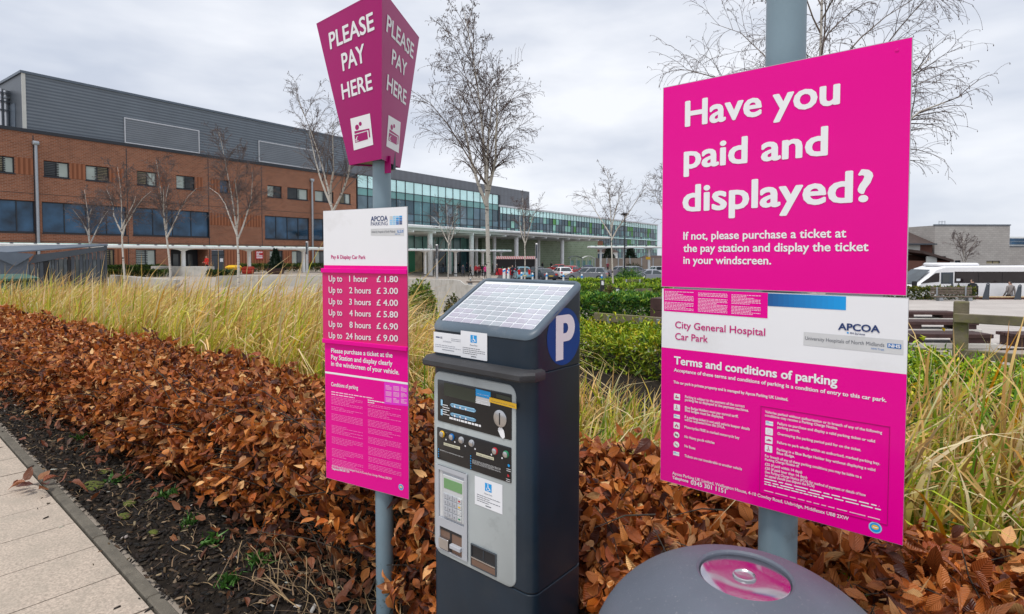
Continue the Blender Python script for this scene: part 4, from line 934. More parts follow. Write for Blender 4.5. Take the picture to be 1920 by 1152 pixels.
beacon_face(B3[1], B3[0], T3[0], -1, [('PLEASE', (620.3, 92.5), (702.2, 55.6), (616.7, 63.3)), ('PAY', (643.9, 133.3), (685.6, 115.3), (640.6, 102.2)), ('HERE', (643.3, 186.7), (698.9, 167.5), (640.3, 158.9))], [(657.2, 223), (693.9, 213), (700.3, 271.7), (663.9, 282.5)], 0)
beacon_face(B3[0], B3[2], T3[0], 1, [('PLEASE', (723.9, 58.3), (773.6, 110.6), (725.3, 27)), ('PAY', (733.6, 120), (760.6, 144.4), (735, 91.7)), ('HERE', (724.4, 168), (760, 197.2), (726.4, 139.7))], [(728, 216), (750.8, 229.7), (747.2, 287.5), (723.9, 274.4)], 1)

# ================================================================== BIG NOTICE on the right
rp_ = at(1702, 480, 1.29); rs = Face(Vector((rp_.x, rp_.y, 0)), RV, (0, 0, 1), -VV)
lw = rs.st(1240.5, 480)[0]; pcx = rs.st(1443, 1000)[0]
pc = rs.O+RV*pcx+VV*.075
bn = root('notice_sign', 'large pink notice asking have you paid and displayed, above a white and pink terms panel', 'parking sign', (pc.x, pc.y, 0), TH)
mb = MB(); mb.tube([(0, 0, -.05), (0, 0, 1.5), (0, 0, 3.2)], .049, M['pole'], 28); mb.build('pole', bn, smooth=True, auto=50)
X0, X1 = lw-pcx, -pcx; y0 = -.075
zt = (rs.st(1242, 165)[1]+rs.st(1716, 68)[1])/2; zm1 = (rs.st(1240, 538)[1]+rs.st(1702, 555.5)[1])/2; zm2 = zm1-.004; zb2 = (rs.st(1238.5, 900)[1]+rs.st(1691, 1024)[1])/2
zpk = (rs.st(1241, 650)[1]+rs.st(1698.6, 703.6)[1])/2
mb = MB(); mb.box(X0, X1, y0, y0+.004, zm1, zt, M['edge']); mb.build('upper_panel', bn)
mb = MB(); mb.box(X0+.002, X1+.004, y0+.0005, y0+.0045, zb2, zm2, M['edge']); mb.build('lower_panel', bn)
mb = MB()
for z in (zt-.12, zm1+.08, zm2-.1, zb2+.1): mb.box(X0+.05, X1-.05, y0+.005, y0+.022, z-.02, z+.02, M['edge'])
mb.build('bracket', bn)
e = .0015
pr = Print(rs, bn); pr.rect(lw+e, -e, zm1+e, zt-e, M['pink'], .0008); pr.build('upper_face')
pr = Print(rs, bn); pr.rect(lw+.003, .0035, zpk, zm2-e, M['white'], .0006); pr.rect(lw+.003, .0035, zb2+e, zpk, M['pink'], .0006); pr.build('lower_face')
pr = Print(rs, bn)
pr.text('Have you', (1286.4, 237.2), (1572.7, 194.3), (1286.4, 192), M['letter'], .028); pr.text('paid and', (1284.2, 316), (1549.7, 290.3), (1284.2, 271.5), M['letter'], .028); pr.text('displayed?', (1282, 396.5), (1633.5, 376.4), (1282, 349.5), M['letter'], .028)
pr.text('If not, please purchase a ticket at', (1282, 449.6), (1586.4, 445.2), (1282, 435.7), M['letter'], .02); pr.text('the pay station and display the ticket', (1282, 472.6), (1628, 470.9), (1282, 458.7), M['letter'], .02); pr.text('in your windscreen.', (1282, 494.8), (1445.7, 496), (1282, 481.2), M['letter'], .02)
pr.build('upper_lettering')
pr = Print(rs, bn)
pr.quad([(1244.7, 541), (1440, 549.3), (1439.3, 597.3), (1245.3, 583.3)], M['pink'], .0012)
for k in range(3):
    xa = 1247+k*62.5; a, d = rs.st(xa, 544.5+k*3.2); b, _ = rs.st(xa+(55 if k else 54), 545); _, c = rs.st(xa, 580+k*4.2); pr.greek(a, b, c, d, 14, M['fade2'], 30+k, .48, (7,) if k != 1 else (3,), h=.0016)
A_, B_ = rs.st(1440, 549.4), rs.st(1586.7, 555); zb_ = rs.st(1440, 574)[1]
nb = 14
for k in range(nb):
    m = _mc.setdefault(('g', k), mat('blue_band', tuple(p+(q-p)*k/(nb-1) for p, q in zip((.005, .10, .33), (.0, .33, .80))), .3, var=.02))
    pr.rect(A_[0]+(B_[0]-A_[0])*k/nb, A_[0]+(B_[0]-A_[0])*(k+1)/nb, zb_, zm2-.0025, m, .0012)
pr.text('City General Hospital', (1266.4, 615), (1434.8, 629.9), (1266.4, 602.6), M['magtext'], .012); pr.text('Car Park', (1266.4, 636.7), (1327.3, 642.4), (1266.4, 624.3), M['magtext'], .012)
pr.text('APCOA', (1572.3, 618.2), (1649.2, 623.7), (1572.3, 606), M['navy'], .03); pr.text('PM Services', (1594, 626.5), (1622, 628.8), .0042, M['navy'], .02); pr.quad([(1588, 622.6), (1591.5, 622.9), (1591.5, 625.9), (1588, 625.6)], M['cyan'])
pr.quad([(1507.2, 622.5), (1694, 638.3), (1694, 665.8), (1506.5, 647.4)], M['strip'])
pr.text('University Hospitals of North Midlands', (1510, 637.2), (1658.3, 650.6), (1510, 630.6), M['greytext'], 0, .0018); pr.quad([(1664, 643.7), (1690, 646.2), (1690, 655), (1664, 652.2)], M['blue2'], .0016); pr.text('NHS', (1666.5, 650.8), (1688, 653.2), .0072, M['letter'], .03, .002); pr.text('NHS Trust', (1634, 655.2), (1658, 657.7), .0042, M['blue2'], 0, .0018)
pr.text('Terms and conditions of parking', (1264.8, 682.3), (1569.5, 723.4), (1264.8, 668.4), M['letter'], .03)
pr.text('Acceptance of these terms and conditions of parking is a condition of entry to this car park.', (1264.3, 696.4), (1662, 754), (1264.3, 690.4), M['letter'], .022)
pr.text('This car park is private property and is managed by Apcoa Parking UK Limited.', (1263.4, 718.6), (1477.7, 752), (1263.4, 713.8), M['letter'], .02)
small = [('Parking is subject to the payment of the correct', (1285, 746), (1396.5, 764.5)), ('parking fee as displayed at the payment machines.', (1285, 751.6), (1404, 772.4)), ('Blue Badge Holders must pay normal tariff.', (1285, 766), (1384.4, 783.4)), ('Blue badges must be displayed.', (1285, 771.4), (1357, 785)), ('If a parking ticket is not paid vehicle keeper details', (1284.3, 783.6), (1406, 807)), ('will be requested from the DVLA.', (1284.3, 789), (1359.6, 804)), ('Motorcycles FREE in marked motorcycle bay', (1284, 802.4), (1386.5, 823.5)), ('No Heavy goods vehicles', (1284, 820.6), (1340, 832.8)), ('No Buses', (1284, 838.1), (1304, 843.3)), ('Tickets are not transferable to another vehicle', (1284, 856.5), (1391.2, 882)),
  ('Vehicles parked without authorisation or in breach of any of the following', (1434.9, 774), (1653.9, 813.6)), ('conditions may receive a Parking Charge Notice.', (1434.9, 780.5), (1571.2, 805.5)), ('Failure to purchase and display a valid parking ticket or valid', (1458.2, 796), (1640.6, 830)), ('parking permit.', (1458.2, 802.7), (1499.8, 811)), ('Overstaying the parking period paid for on the ticket.', (1458.2, 815.1), (1614.6, 846.2)), ('Failure to park wholly within an authorised, marked parking bay.', (1457.6, 831.3), (1650, 872)), ('Parking in a Blue Badge Holder bay without displaying a valid', (1457, 844.6), (1641.2, 883.7)), ('Blue Badge.', (1457, 851.2), (1490, 858.6)),
  ('For breach of any of these parking conditions you may be liable to a', (1434.9, 856.6), (1615.5, 897)), ('Parking Charge Notice of:', (1434.9, 863.3), (1498.6, 876.6)), ('£25 (if paid within 14 days)', (1434.9, 872), (1504, 888)), ('£50 (if paid later than 14 days)', (1434.9, 879.6), (1513.4, 897.9)), ('(See Parking Charge Notice (PCN) for method of payment or details of how', (1434.9, 886.6), (1623.5, 931)), ('to appeal should you dispute the PCN)', (1434.9, 893.4), (1527, 914))]
for t, l, r in small: pr.text(t, l, r, (l[0], l[1]-4.6), M['letter'], .012)
for k, (ya, yb, xr) in enumerate(((898.5, 950.5, 1648.6), (903.8, 957.5, 1651.5), (908.2, 936, 1546))):
    a, d = rs.st(1433.5, ya-3); b, _ = rs.st(xr, yb); pr.greek(a, b, d-.0042, d, 1, M['letter'], 40+k, .62)
a, d = rs.st(1433, 917); b, _ = rs.st(1650, 970); pr.greek(a, b, d-.0045, d, 1, M['fade2'], 44, .5)
pr.text('Apcoa Parking UK Limited, Wellington House, 4-10 Cowley Road, Uxbridge, Middlesex UB8 2XW', (1261.3, 889.2), (1591.3, 975.6), (1261.3, 884), M['letter'], .008); pr.text('Telephone', (1261.3, 897.6), (1290.8, 904.8), (1261.3, 892.4), M['letter'], .022); pr.text('0345 301 1151', (1296, 908), (1360.8, 925), (1296, 900.2), M['letter'], .015)
# pictograms
def sq(x, y, kind):
    a, b = rs.st(x, y); r = .0092
    if kind == 'card': pr.rect(a-r, a+r, b-r*.62, b+r*.62, M['letter']); pr.rect(a-r, a+r, b-r*.05, b+r*.12, M['blue3'], .0016); pr.rect(a-r*.8, a-r*.1, b+r*.25, b+r*.42, M['cyan'], .0016); return
    if kind in ('nohgv', 'nobus'): pr.disc(a, b, r*.95, M['letter']); pr.rect(a-r*.55, a+r*.55, b-r*.25, b+r*.2, M['greytext'] if kind == 'nohgv' else M['strip'], .0016); pr.poly([(a-r*.6, b+r*.5), (a-r*.5, b+r*.6), (a+r*.6, b-r*.5), (a+r*.5, b-r*.6)], M['red'], .0018); return
    pr.poly(rrect(a-r, a+r, b-r, b+r, r*.2, 2), M['letter'])
    if kind == 'pay': pr.rect(a-r*.6, a+r*.6, b-r*.4, b+r*.05, M['magtext'], .0016); pr.disc(a-r*.2, b+r*.35, r*.2, M['magtext'], .0016)
    if kind == 'moto': pr.disc(a-r*.4, b-r*.3, r*.25, M['magtext'], .0016); pr.disc(a+r*.4, b-r*.3, r*.25, M['magtext'], .0016); pr.rect(a-r*.4, a+r*.35, b-r*.1, b+r*.2, M['magtext'], .0016); pr.disc(a, b+r*.4, r*.17, M['magtext'], .0016)
    if kind == 'chair': pr.disc(a-r*.1, b+r*.6, r*.14, M['magtext'], .0016); pr.poly([(a-r*.15, b+r*.45), (a+.05*r, b+r*.45), (a+.1*r, b-.05*r), (a+.45*r, b-.5*r), (a+.3*r, b-.6*r), (a-.05*r, b-.15*r), (a-.2*r, b-.1*r)], M['magtext'], .0016); pr.poly([(a-.55*r, b-.35*r), (a-.35*r, b-.2*r), (a, b-.45*r), (a-.1*r, b-.6*r), (a-.4*r, b-.6*r)], M['magtext'], .0016)
    if kind == 'clock': pr.disc(a, b, r*.6, M['fade2'], .0016); pr.disc(a, b, r*.48, M['letter'], .0018); pr.rect(a-r*.05, a+r*.05, b, b+r*.4, M['fade2'], .002)
    if kind == 'car': pr.poly([(a-r*.7, b-r*.25), (a-r*.65, b), (a-r*.35, b+r*.05), (a-r*.1, b+r*.3), (a+r*.35, b+r*.25), (a+r*.7, b-r*.02), (a+r*.7, b-r*.25)], M['magtext'], .0016)
for x, y, k in ((1269.7, 744.4, 'pay'), (1269.5, 764.2, 'chair'), (1269.3, 781, 'card'), (1269, 798, 'moto'), (1268.8, 815.6, 'nohgv'), (1268.5, 833.6, 'nobus'), (1268.2, 850.6, 'card'), (1442.8, 794, 'card'), (1442.3, 809.3, 'clock'), (1441.8, 825.3, 'car'), (1441.3, 841.6, 'chair')): sq(x, y, k)
emblem(pr, rs, 1641.2, 989.2, 12.6)
pr.build('lower_lettering')
a, b, c, d = rs.st(1425.5, 830)[0], rs.st(1667, 880)[0], rs.st(1426, 924)[1], rs.st(1427, 761)[1]
mb = MB()    # faint raised edge of the patch over the right-hand text
for q in ((a, b, d-.0012, d), (a, b, c, c+.0012), (a, a+.0012, c, d), (b-.0012, b, c, d)): mb.box(q[0]-pcx, q[1]-pcx, y0-.0018, y0-.0005, q[2], q[3], M['pinkbeacon'])
mb.build('patch_edge', bn)
mb = MB(); bz = rs.st(1682, 95)
ring_pts = ((.0042, y0-.001), (.0042, y0-.0014), (.003, y0-.002), (.0005, y0-.0021))
ring_y(mb, bz[0]-pcx, bz[1], ring_pts, M['pink'], 16); mb.build('rivet', bn, smooth=True)

# ================================================================== LITTER BIN
bx = at(1396, 1067, 1.045); BZ = bx.z
lb = root('litter_bin', 'grey flecked domed litter bin with shiny ashtray plate below the large notice', 'litter bin', (bx.x, bx.y, 0), TH)
RB, HB = .288, .21
pr_ = [(.255, -.01), (.27, .04), (.27, BZ-.47), (.255, BZ-.46)]
mb = MB(); mb.lathe(pr_, M['binplas'], 48); mb.build('bin_body', lb, smooth=True, auto=40)
mb = MB()   # dark openings between body and dome, carried by four ribs
mb.lathe([(.247, BZ-.46), (.247, BZ-.235)], M['matblack'], 40)
mb.build('aperture', lb, smooth=True, auto=40)
for k in range(4):
    mb = MB(); t = rad(45+90*k); c_, s_ = math.cos(t), math.sin(t)
    mb.prism([(.274*math.cos(t+d_)*q, .274*math.sin(t+d_)*q) for d_, q in ((-.3, 1), (.3, 1), (.3, .9), (-.3, .9))], BZ-.47, BZ-.225, M['binplas'], 2); mb.build('rib', lb)
dome = [(.247, BZ-.235), (.281, BZ-.232), (RB, BZ-HB)]
for k in range(1, 17):
    t = k/16*math.acos(.09/RB); 
    dome.append((RB*math.cos(t), BZ-HB+HB*math.sin(t)))
rz_ = dome[-1][1]
dome += [(.086, rz_+.002), (.0815, rz_-.001), (.0795, rz_-.009), (.002, rz_-.009)]
mb = MB(); mb.lathe(dome, M['binplas'], 64); mb.build('dome', lb, smooth=True, auto=42)
mb = MB(); mb.lathe([(.0788, rz_-.0085), (.0788, rz_-.0045), (.077, rz_-.0035), (.03, rz_-.0038), (.001, rz_-.0038)], M['mirror'], 64); ash = mb.build('ashtray_plate', lb, smooth=True, auto=30)
mb = MB(); mb.lathe([(.021, rz_-.0036), (.0205, rz_-.0008), (.0185, rz_+.0002), (.0165, rz_-.0018), (.014, rz_-.0033), (.001, rz_-.003)], M['steel'], 36); mb.build('stub_cup', ash, smooth=True, auto=40)

# ================================================================== HOSPITAL
FD = Vector((745, 1067, 0)).normalized(); FN = Vector((FD.y, -FD.x, 0)); RZF = math.atan2(FD.y, FD.x)
P0 = Vector((ray(340, 480).x/ray(340, 480).y*62, 62, 0))
FB = Face(P0, FD, (0, 0, 1), FN)
def fx(px, py=470, off=0): return Face(P0+FN*off, FD, (0, 0, 1), FN).st(px, py)[0]
def fz(px, py, off=0): return Face(P0+FN*off, FD, (0, 0, 1), FN).st(px, py)[1]
def holes_wall(mb, x0, x1, z0, z1, holes, y, dep, m, mr=None):
    xs = sorted({x0, x1, *[h[0] for h in holes], *[h[1] for h in holes]}); zs_ = sorted({z0, z1, *[h[2] for h in holes], *[h[3] for h in holes]})
    for i in range(len(xs)-1):
        for j in range(len(zs_)-1):
            cx, cz = (xs[i]+xs[i+1])/2, (zs_[j]+zs_[j+1])/2
            if any(h[0] < cx < h[1] and h[2] < cz < h[3] for h in holes): continue
            mb.add([(xs[i], y, zs_[j]), (xs[i+1], y, zs_[j]), (xs[i+1], y, zs_[j+1]), (xs[i], y, zs_[j+1])], [(0, 1, 2, 3)], m)
    for a, b, c, d in holes:
        mb.add([(a, y, c), (b, y, c), (b, y, d), (a, y, d), (a, y+dep, c), (b, y+dep, c), (b, y+dep, d), (a, y+dep, d)], [(0, 4, 5, 1), (1, 5, 6, 2), (2, 6, 7, 3), (3, 7, 4, 0)], mr or m)
bh = root('brick_hospital_block', 'red brick hospital block with ribbed grey plant storey on top', 'hospital building', P0, RZF)
xL, xE = fx(-70), fx(669)
zB = 12.75
Hs = []
up = [(-14, 27.4, 'lg'), (82, 130, 'lg'), (160.5, 204.5, 'gl'), (256.4, 294, 'lg'), (330, 365, 'gl'), (412, 428, 'g'), (501, 528, 'gl'), (538, 577, 'lg'), (590, 625, 'gl'), (636, 657, 'lg')]
uz0, uz1 = 8.98, 10.42
big = [(-40, 66, 3), (79, 237.5, 4), (249, 392.5, 4), (496.5, 580, 4), (586, 664, 4)]
bz0, bz1 = 3.8, 6.65
low = [(150, 165), (199, 215), (254.8, 293), (506, 531), (547.5, 569), (591, 611), (628, 655)]
lz0, lz1 = .66, 2.35
for a, b, k in up: Hs.append((fx(a, 315), fx(b, 315), uz0, uz1))
for a, b, k in big: Hs.append((fx(a, 410), fx(b, 410), bz0, bz1))
for a, b in low: Hs.append((fx(a, 485), fx(b, 485), lz0, lz1))
ent = (fx(320, 485), fx(390, 485), -.6, 2.4); Hs.append(ent)
dr = (fx(397, 490), fx(421.5, 490), -.45, 2.35); Hs.append(dr)
mb = MB(); holes_wall(mb, xL, xE, -1.5, zB, Hs, 0, .3, M['brick'])
mb.add([(xE, 0, -1.5), (xE, 24, -1.5), (xE, 24, zB), (xE, 0, zB)], [(0, 1, 2, 3)], M['brick']); mb.add([(xL, 0, zB), (xE, 0, zB), (xE, 24, zB), (xL, 24, zB)], [(0, 1, 2, 3)], M['dkmetal'])
mb.build('wall', bh)
mb = MB()
for px in (241, 393, 492, 68): mb.box(fx(px)-.035, fx(px)+.035, -.012, .01, -1, zB-.2, M['winframe'])
for z in (7.3, 3.0): mb.box(xL, xE, -.010, .01, z, z+.05, M['roofbrown'])
mb.build('movement_joint', bh)
for a, b, z0, z1, py in [(a, b, uz0, uz1, 315) for a, b in ((29, 62), (131, 159.5), (205.5, 232), (294.5, 312), (366, 380), (395, 411), (429, 446), (578, 589))]+[(a, b, lz0-.1, lz1, 485) for a, b in ((216, 240), (422.5, 500), (532, 547), (570, 590))]+[(a, b, 5.2, 6.6, 410) for a, b in ((393.5, 440), (450, 490))]:
    mb = MB(); mb.box(fx(a, py), fx(b, py), -.03, .01, z0, z1, M['brickrib']); mb.build('ribbed_brick_panel', bh)
mb = MB(); mb.box(xL, xE+.1, -.12, .3, zB, zB+.3, M['winframe']); mb.build('parapet', bh)
R = random.Random(21)
def window(a, b, z0, z1, nm, kind, glass, par=bh):
    mb = MB(); y = .2; t = .09
    mb.box(a, a+t, y-.05, y+.05, z0, z1, M['winframe']); mb.box(b-t, b, y-.05, y+.05, z0, z1, M['winframe']); mb.box(a+t, b-t, y-.05, y+.05, z0, z0+t, M['winframe']); mb.box(a+t, b-t, y-.05, y+.05, z1-t, z1, M['winframe'])
    for k in range(1, nm): x = a+(b-a)*k/nm; mb.box(x-.04, x+.04, y-.045, y+.045, z0+t, z1-t, M['winframe'])
    mb.box(a-.05, b+.05, -.06, .14, z0-.09, z0-.004, M['winframe'])
    w_ = mb.build('window', par)
    for k in range(nm):
        g = MB(); x0, x1 = a+(b-a)*k/nm+.03, a+(b-a)*(k+1)/nm-.03
        g.add([(x0, y+.01, z0+.05), (x1, y+.01, z0+.05), (x1, y+.01, z1-.05), (x0, y+.01, z1-.05)], [(0, 1, 2, 3)], glass[k % len(glass)]); g.build('pane', w_)
    if kind:
        lo = MB(); k = kind.index('l'); x0, x1 = (a+.08, a+(b-a)*.6) if k == 0 else (a+(b-a)*.4, b-.08)
        nl = 8
        for i in range(nl): z = z0+.1+(z1-z0-.2)*i/nl; lo.add([(x0, y-.04, z), (x1, y-.04, z), (x1, y-.10, z+.075), (x0, y-.10, z+.075)], [(0, 1, 2, 3)], M['louvre'])
        lo.build('louvre', w_)
    return w_
G, GU, GL, BL_ = M['glass'], M['glassup'], M['glasslit'], M['blind']
for i, (a, b, k) in enumerate(up):
    gl = {'lg': [GU if i % 3 else GL, BL_], 'gl': [BL_, GL if i in (2,) else GU], 'g': [G]}[k]
    window(fx(a, 315), fx(b, 315), uz0, uz1, len(k), k if 'l' in k else None, gl)
for a, b, n_ in big: window(fx(a, 410), fx(b, 410), bz0, bz1, n_, None, [G])
for i, (a, b) in enumerate(low): window(fx(a, 485), fx(b, 485), lz0, lz1, 2, 'lg' if i < 3 else None, [[GL, GL], [GL, GL], [BL_, BL_]][i] if i < 3 else [BL_, GU])
mb = MB(); a, b, c, d = ent   # recessed entrance
mb.box(a, b, 2.2, 2.3, c, d, M['winframe']); mb.box(a, a+.05, .3, 2.2, c, d, M['brick']); mb.box(b-.05, b, .3, 2.2, c, d, M['brick']); mb.box(a, b, .3, 2.2, d-.02, d+.05, M['dkmetal']); mb.build('entrance_recess', bh)
mb = MB()
for k in range(4): x = a+.4+k*(b-a-.8)/4; mb.box(x, x+(b-a-.8)/4-.25, 2.1, 2.19, -.3, 1.9, M['glassup'] if k % 2 else M['glasslit'])
mb.build('entrance_glazing', bh)
mb = MB(); a, b, c, d = dr; mb.box(a+.02, b-.02, .12, .2, c, d-.02, M['dkmetal']); mb.box((a+b)/2-.02, (a+b)/2+.02, .1, .12, c, d-.5, M['winframe']); mb.box(a+.02, b-.02, .09, .12, d-.62, d-.55, M['winframe']); do_ = mb.build('door', bh)
mb = MB(); mb.box((a+b)/2+.25, (a+b)/2+.6, .085, .115, 1.0, 1.4, M['paper']); mb.build('notice', do_)
for px, y0, y1 in ((69, 266, 500), (583.8, 336, 500)):
    mb = MB(); x = fx(px, 400); zt_ = fz(px, y0); mb.tube([(x, -.22, -.6), (x, -.22, zt_-.3)], .13, M['galv'], 10); mb.bbox(x-.24, x+.24, -.42, -.02, zt_-.35, zt_, M['galv'], .04); mb.build('downpipe', bh, smooth=True, auto=40)
# grey plant storey
gxa, gxb = fx(46, 250), fx(700, 300); zG0, zG1 = zB+.3, 18.0
mb = MB(); mb.box(gxa, gxb, .25, 7, zG0, zG1, M['clad']); ps = mb.build('plant_storey', bh)
mb = MB(); mb.box(gxa-.15, gxb, .1, .35, zG1, zG1+.22, M['dkmetal2']); mb.box(gxa-.15, gxa+.1, .35, 7.1, zG1, zG1+.22, M['dkmetal2']); mb.box(gxa-.03, gxa-.004, .26, 6.98, zG0, zG1-.002, M['dkmetal']); mb.box(gxa-.06, gxa+.22, .18, .249, zG0, zG1, M['wpaint2']); mb.box(gxa-.08, gxa-.031, 2.2, 4.6, zG0+.1, zG0+2.6, M['dkmetal2']); mb.build('trim_and_end_shade', ps)  # dark sheet over the end wall paints its shade onto the cladding
for a, b, y0, y1 in ((236.5, 373.5, 222, 246), (487, 600, 265, 292)):
    xa, xb = fx(a, 245), fx(b, 260); zt_ = fz(a, y0); zb_ = zt_-2.35
    mb = MB(); mb.box(xa, xb, .16, .245, zb_, zt_, M['diag'])
    for q in ((xa-.1, xb+.1, zt_, zt_+.1), (xa-.1, xb+.1, zb_-.1, zb_), (xa-.1, xa, zb_, zt_), (xb, xb+.1, zb_, zt_)): mb.box(q[0], q[1], .13, .245, q[2], q[3], M['edge'])
    mb.build('plant_louvre', bh)
mb = MB()
for k, (px, r) in enumerate(((1, .42), (9, .42), (16.5, .3))):
    x = fx(px, 200, -4); mb.tube([(x, 4, zB), (x, 4, fz(px, 168+3*k, -4))], r, M['steel'], 14); mb.tube([(x, 4, fz(px, 186, -4)), (x, 4, fz(px, 183, -4))], r*1.18, M['galv'], 14)
xa, xb = fx(-12, 200, -3.4), fx(21, 200, -3.4)
for x in (xa, (xa+xb)/2, xb): mb.box(x-.05, x+.05, 3.3, 3.4, zB, fz(10, 172, -3.4), M['dkmetal'])
for yy in (176, 192, 208): z = fz(10, yy, -3.4); mb.box(xa, xb, 3.28, 3.32, z, z+.1, M['dkmetal'])
mb.build('roof_flues', bh, smooth=True, auto=40)
mb = MB(); x0, x1 = fx(478.5, 478), fx(492.5, 478); z0, z1 = fz(485, 486.5), fz(485, 471); mb.box(x0, x1, -.12, -.04, z0, z1, M['red']); sg = mb.build('wall_sign', bh)
pr = Print(Face(P0+FN*.121, FD, (0, 0, 1), FN), bh)
for k in range(4): pr.greek(x0+.1, x1-.1, z0+.12+k*.22, z0+.28+k*.22, 1, M['letter'], 60+k, .9)
pr.build('sign_lettering')

# ---- glass entrance building
gb = root('glass_entrance_building', 'glass fronted entrance building with aqua spandrels below a grey roof band', 'hospital building', P0, RZF)
A0, A1 = fx(670.5), fx(934)
z_t, z_1, z_2 = 13.35, 11.5, 10.4
pitch = fx(756.2, 400)-fx(739.4, 400); ncol = int((A1-A0)/pitch); pitch = (A1-A0)/ncol
R = random.Random(8)
c3 = [M['curt3'], mat('curtain_glass_grey', (.11, .165, .20), .08, var=.5, scale=.3), mat('curtain_glass_teal', (.08, .19, .215), .08, var=.5, scale=.3), mat('curtain_glass_deep', (.035, .075, .10), .08, var=.5, scale=.3)]
mb = MB(); mm_ = MB()
rowsz = [(z_1, z_t, 'a'), (z_2, z_1, 'b'), (8.3, z_2, 'c'), (7.2, 8.3, 'c'), (5.2, 7.2, 'c'), (2.7, 5.2, 'd'), (-2, 2.7, 'e')]
for i in range(ncol):
    for z0, z1, k in rowsz:
        m = {'a': M['curt1'], 'b': M['curt2'], 'c': R.choice(c3), 'd': M['curt4'] if R.random() < .8 else M['curt2'], 'e': R.choice([c3[3], c3[0], c3[2], M['curt4'], M['glasslit'], c3[3]])}[k]
        x0, x1 = A0+i*pitch, A0+(i+1)*pitch; t = R.uniform(-.015, .015)
        mb.add([(x0+.03, -.02+t, z0+.03), (x1-.03, -.02-t, z0+.03), (x1-.03, -.02-t, z1-.03), (x0+.03, -.02+t, z1-.03)], [(0, 1, 2, 3)], m)
for i in range(ncol+1): x = A0+i*pitch; mm_.box(x-.04, x+.04, -.12, .05, -2, z_t, M['winframe'])
for z0, z1, k in rowsz: mm_.box(A0, A1, -.075, .03, z1-.045, z1+.045, M['winframe'])
mb.build('curtain_wall', gb); mm_.build('mullion', gb)
mb = MB(); mb.box(A0, A1, .1, 20, -2, z_t, M['winframe']); mb.build('core', gb)
mb = MB(); mb.box(fx(650, 300), fx(993, 360), .06, 20, z_t+.05, 15.0, M['cladv']); mb.box(A1+.02, fx(993, 360), .06, 20, 9.0, z_t+.04, M['cladv']); mb.box(A1-.1, A1+.5, -.15, .05, 5.5, z_t, M['winframe']); mb.build('roof_band', gb)
mb = MB()
for k in range(7): x = A0+pitch*(2+2.4*k); mb.tube([(x, -.02+.0, 5.3), (x, -.02, z_2)], .01, M['wpaint'], 4)
x = fx(763, 485); mb.box(x, fx(776.5, 485), -.2, -.13, -1.2, 2.6, M['emer']); mb.build('green_door_panel', gb)
# sage tiled wall and canopy
xg0, xg1 = fx(884), fx(1104)
mb = MB(); mb.box(xg0, xg1, -2.4, 6, -2.2, 5.45, M['tile']); mb.box(xg1+.01, fx(1117), -2.0, 6, -2.2, 5.4, M['brick']); mb.box(xg0, fx(1117), -2.6, -2.41, 5.46, 5.9, M['dkmetal']); tw_ = mb.build('tiled_wall', gb)
# ---- long glass wing
gw = root('glass_wing', 'long low glass wing with lime green panels stretching away behind the car park', 'hospital building', P0, RZF)
W0, W1 = fx(934.5), fx(1231.5)
mb = MB(); mm_ = MB(); R = random.Random(5)
nW = 62; pw = (W1-W0)/nW
rw = [(9.9, 11.15, 'a'), (8.6, 9.85, 'c'), (7.2, 8.6, 'c'), (6.3, 7.2, 'd'), (5.0, 6.3, 'c'), (3.6, 5.0, 'c'), (2.6, 3.6, 'c'), (1.0, 2.6, 'd'), (-2, 1.0, 'c')]
for i in range(nW):
    x0, x1 = W0+i*pw, W0+(i+1)*pw; gcol = R.random() < .10
    for z0, z1, k in rw:
        m = M['curt1'] if k == 'a' else (M['lime'] if (gcol and k == 'c' and R.random() < .8) else (M['curt2'] if (k == 'd' and R.random() < .4) else R.choice(c3)))
        if k != 'a' and R.random() < .13: m = M['curt4']
        mb.add([(x0+.03, -.02, z0+.03), (x1-.03, -.02, z0+.03), (x1-.03, -.02, z1-.03), (x0+.03, -.02, z1-.03)], [(0, 1, 2, 3)], m)
for i in range(nW+1): x = W0+i*pw; mm_.box(x-.035, x+.035, -.10, .05, -2, 11.15, M['winframe'])
for z in (9.87, 8.6, 7.2, 5.0, 2.6): mm_.box(W0, W1, -.07, .03, z-.04, z+.04, M['winframe'])
mb.build('curtain_wall', gw); mm_.build('mullion', gw)
mb = MB(); mb.box(W0, W1, .1, 16, -2, 11.1, M['winframe']); mb.build('core', gw)
mb = MB()
for z in (6.35, 3.7, .9): mb.box(fx(1090), W1, -.75, -.16, z, z+.22, M['curt1'])
mb.build('sunshade', gw)
mb = MB(); mb.box(W0-.2, W1+.3, -.3, 16, 11.16, 11.5, M['edge']); mb.build('roof_edge', gw)
# ---- entrance canopy on white columns
ec = root('entrance_canopy', 'broad flat white canopy on tall columns over the hospital entrance', 'canopy', P0, RZF)
c0, c1 = fx(740, 440, 11), fx(1124, 445, 10)
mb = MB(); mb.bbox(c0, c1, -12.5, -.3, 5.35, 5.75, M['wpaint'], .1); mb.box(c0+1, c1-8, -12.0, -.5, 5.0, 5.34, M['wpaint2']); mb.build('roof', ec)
mb = MB(); k_ = 0
for k in range(14): x = c0+2+k*(c1-c0-3)/14; mb.box(x, x+.18, -12.3, -.4, 4.75, 4.99, M['wpaint'])
mb.build('beam', ec)
for px, off in ((806.5, 11), (884, 11), (968, 11), (1054, 10.5), (843, 6), (893, 4.5), (927, 8), (1010, 6)):
    mb = MB(); x = fx(px, 490, off); mb.tube([(x, -off, -1.6), (x, -off, 4.99)], .36 if off > 9 else .3, M['wpaint'], 14); mb.build('column', ec, smooth=True, auto=40)
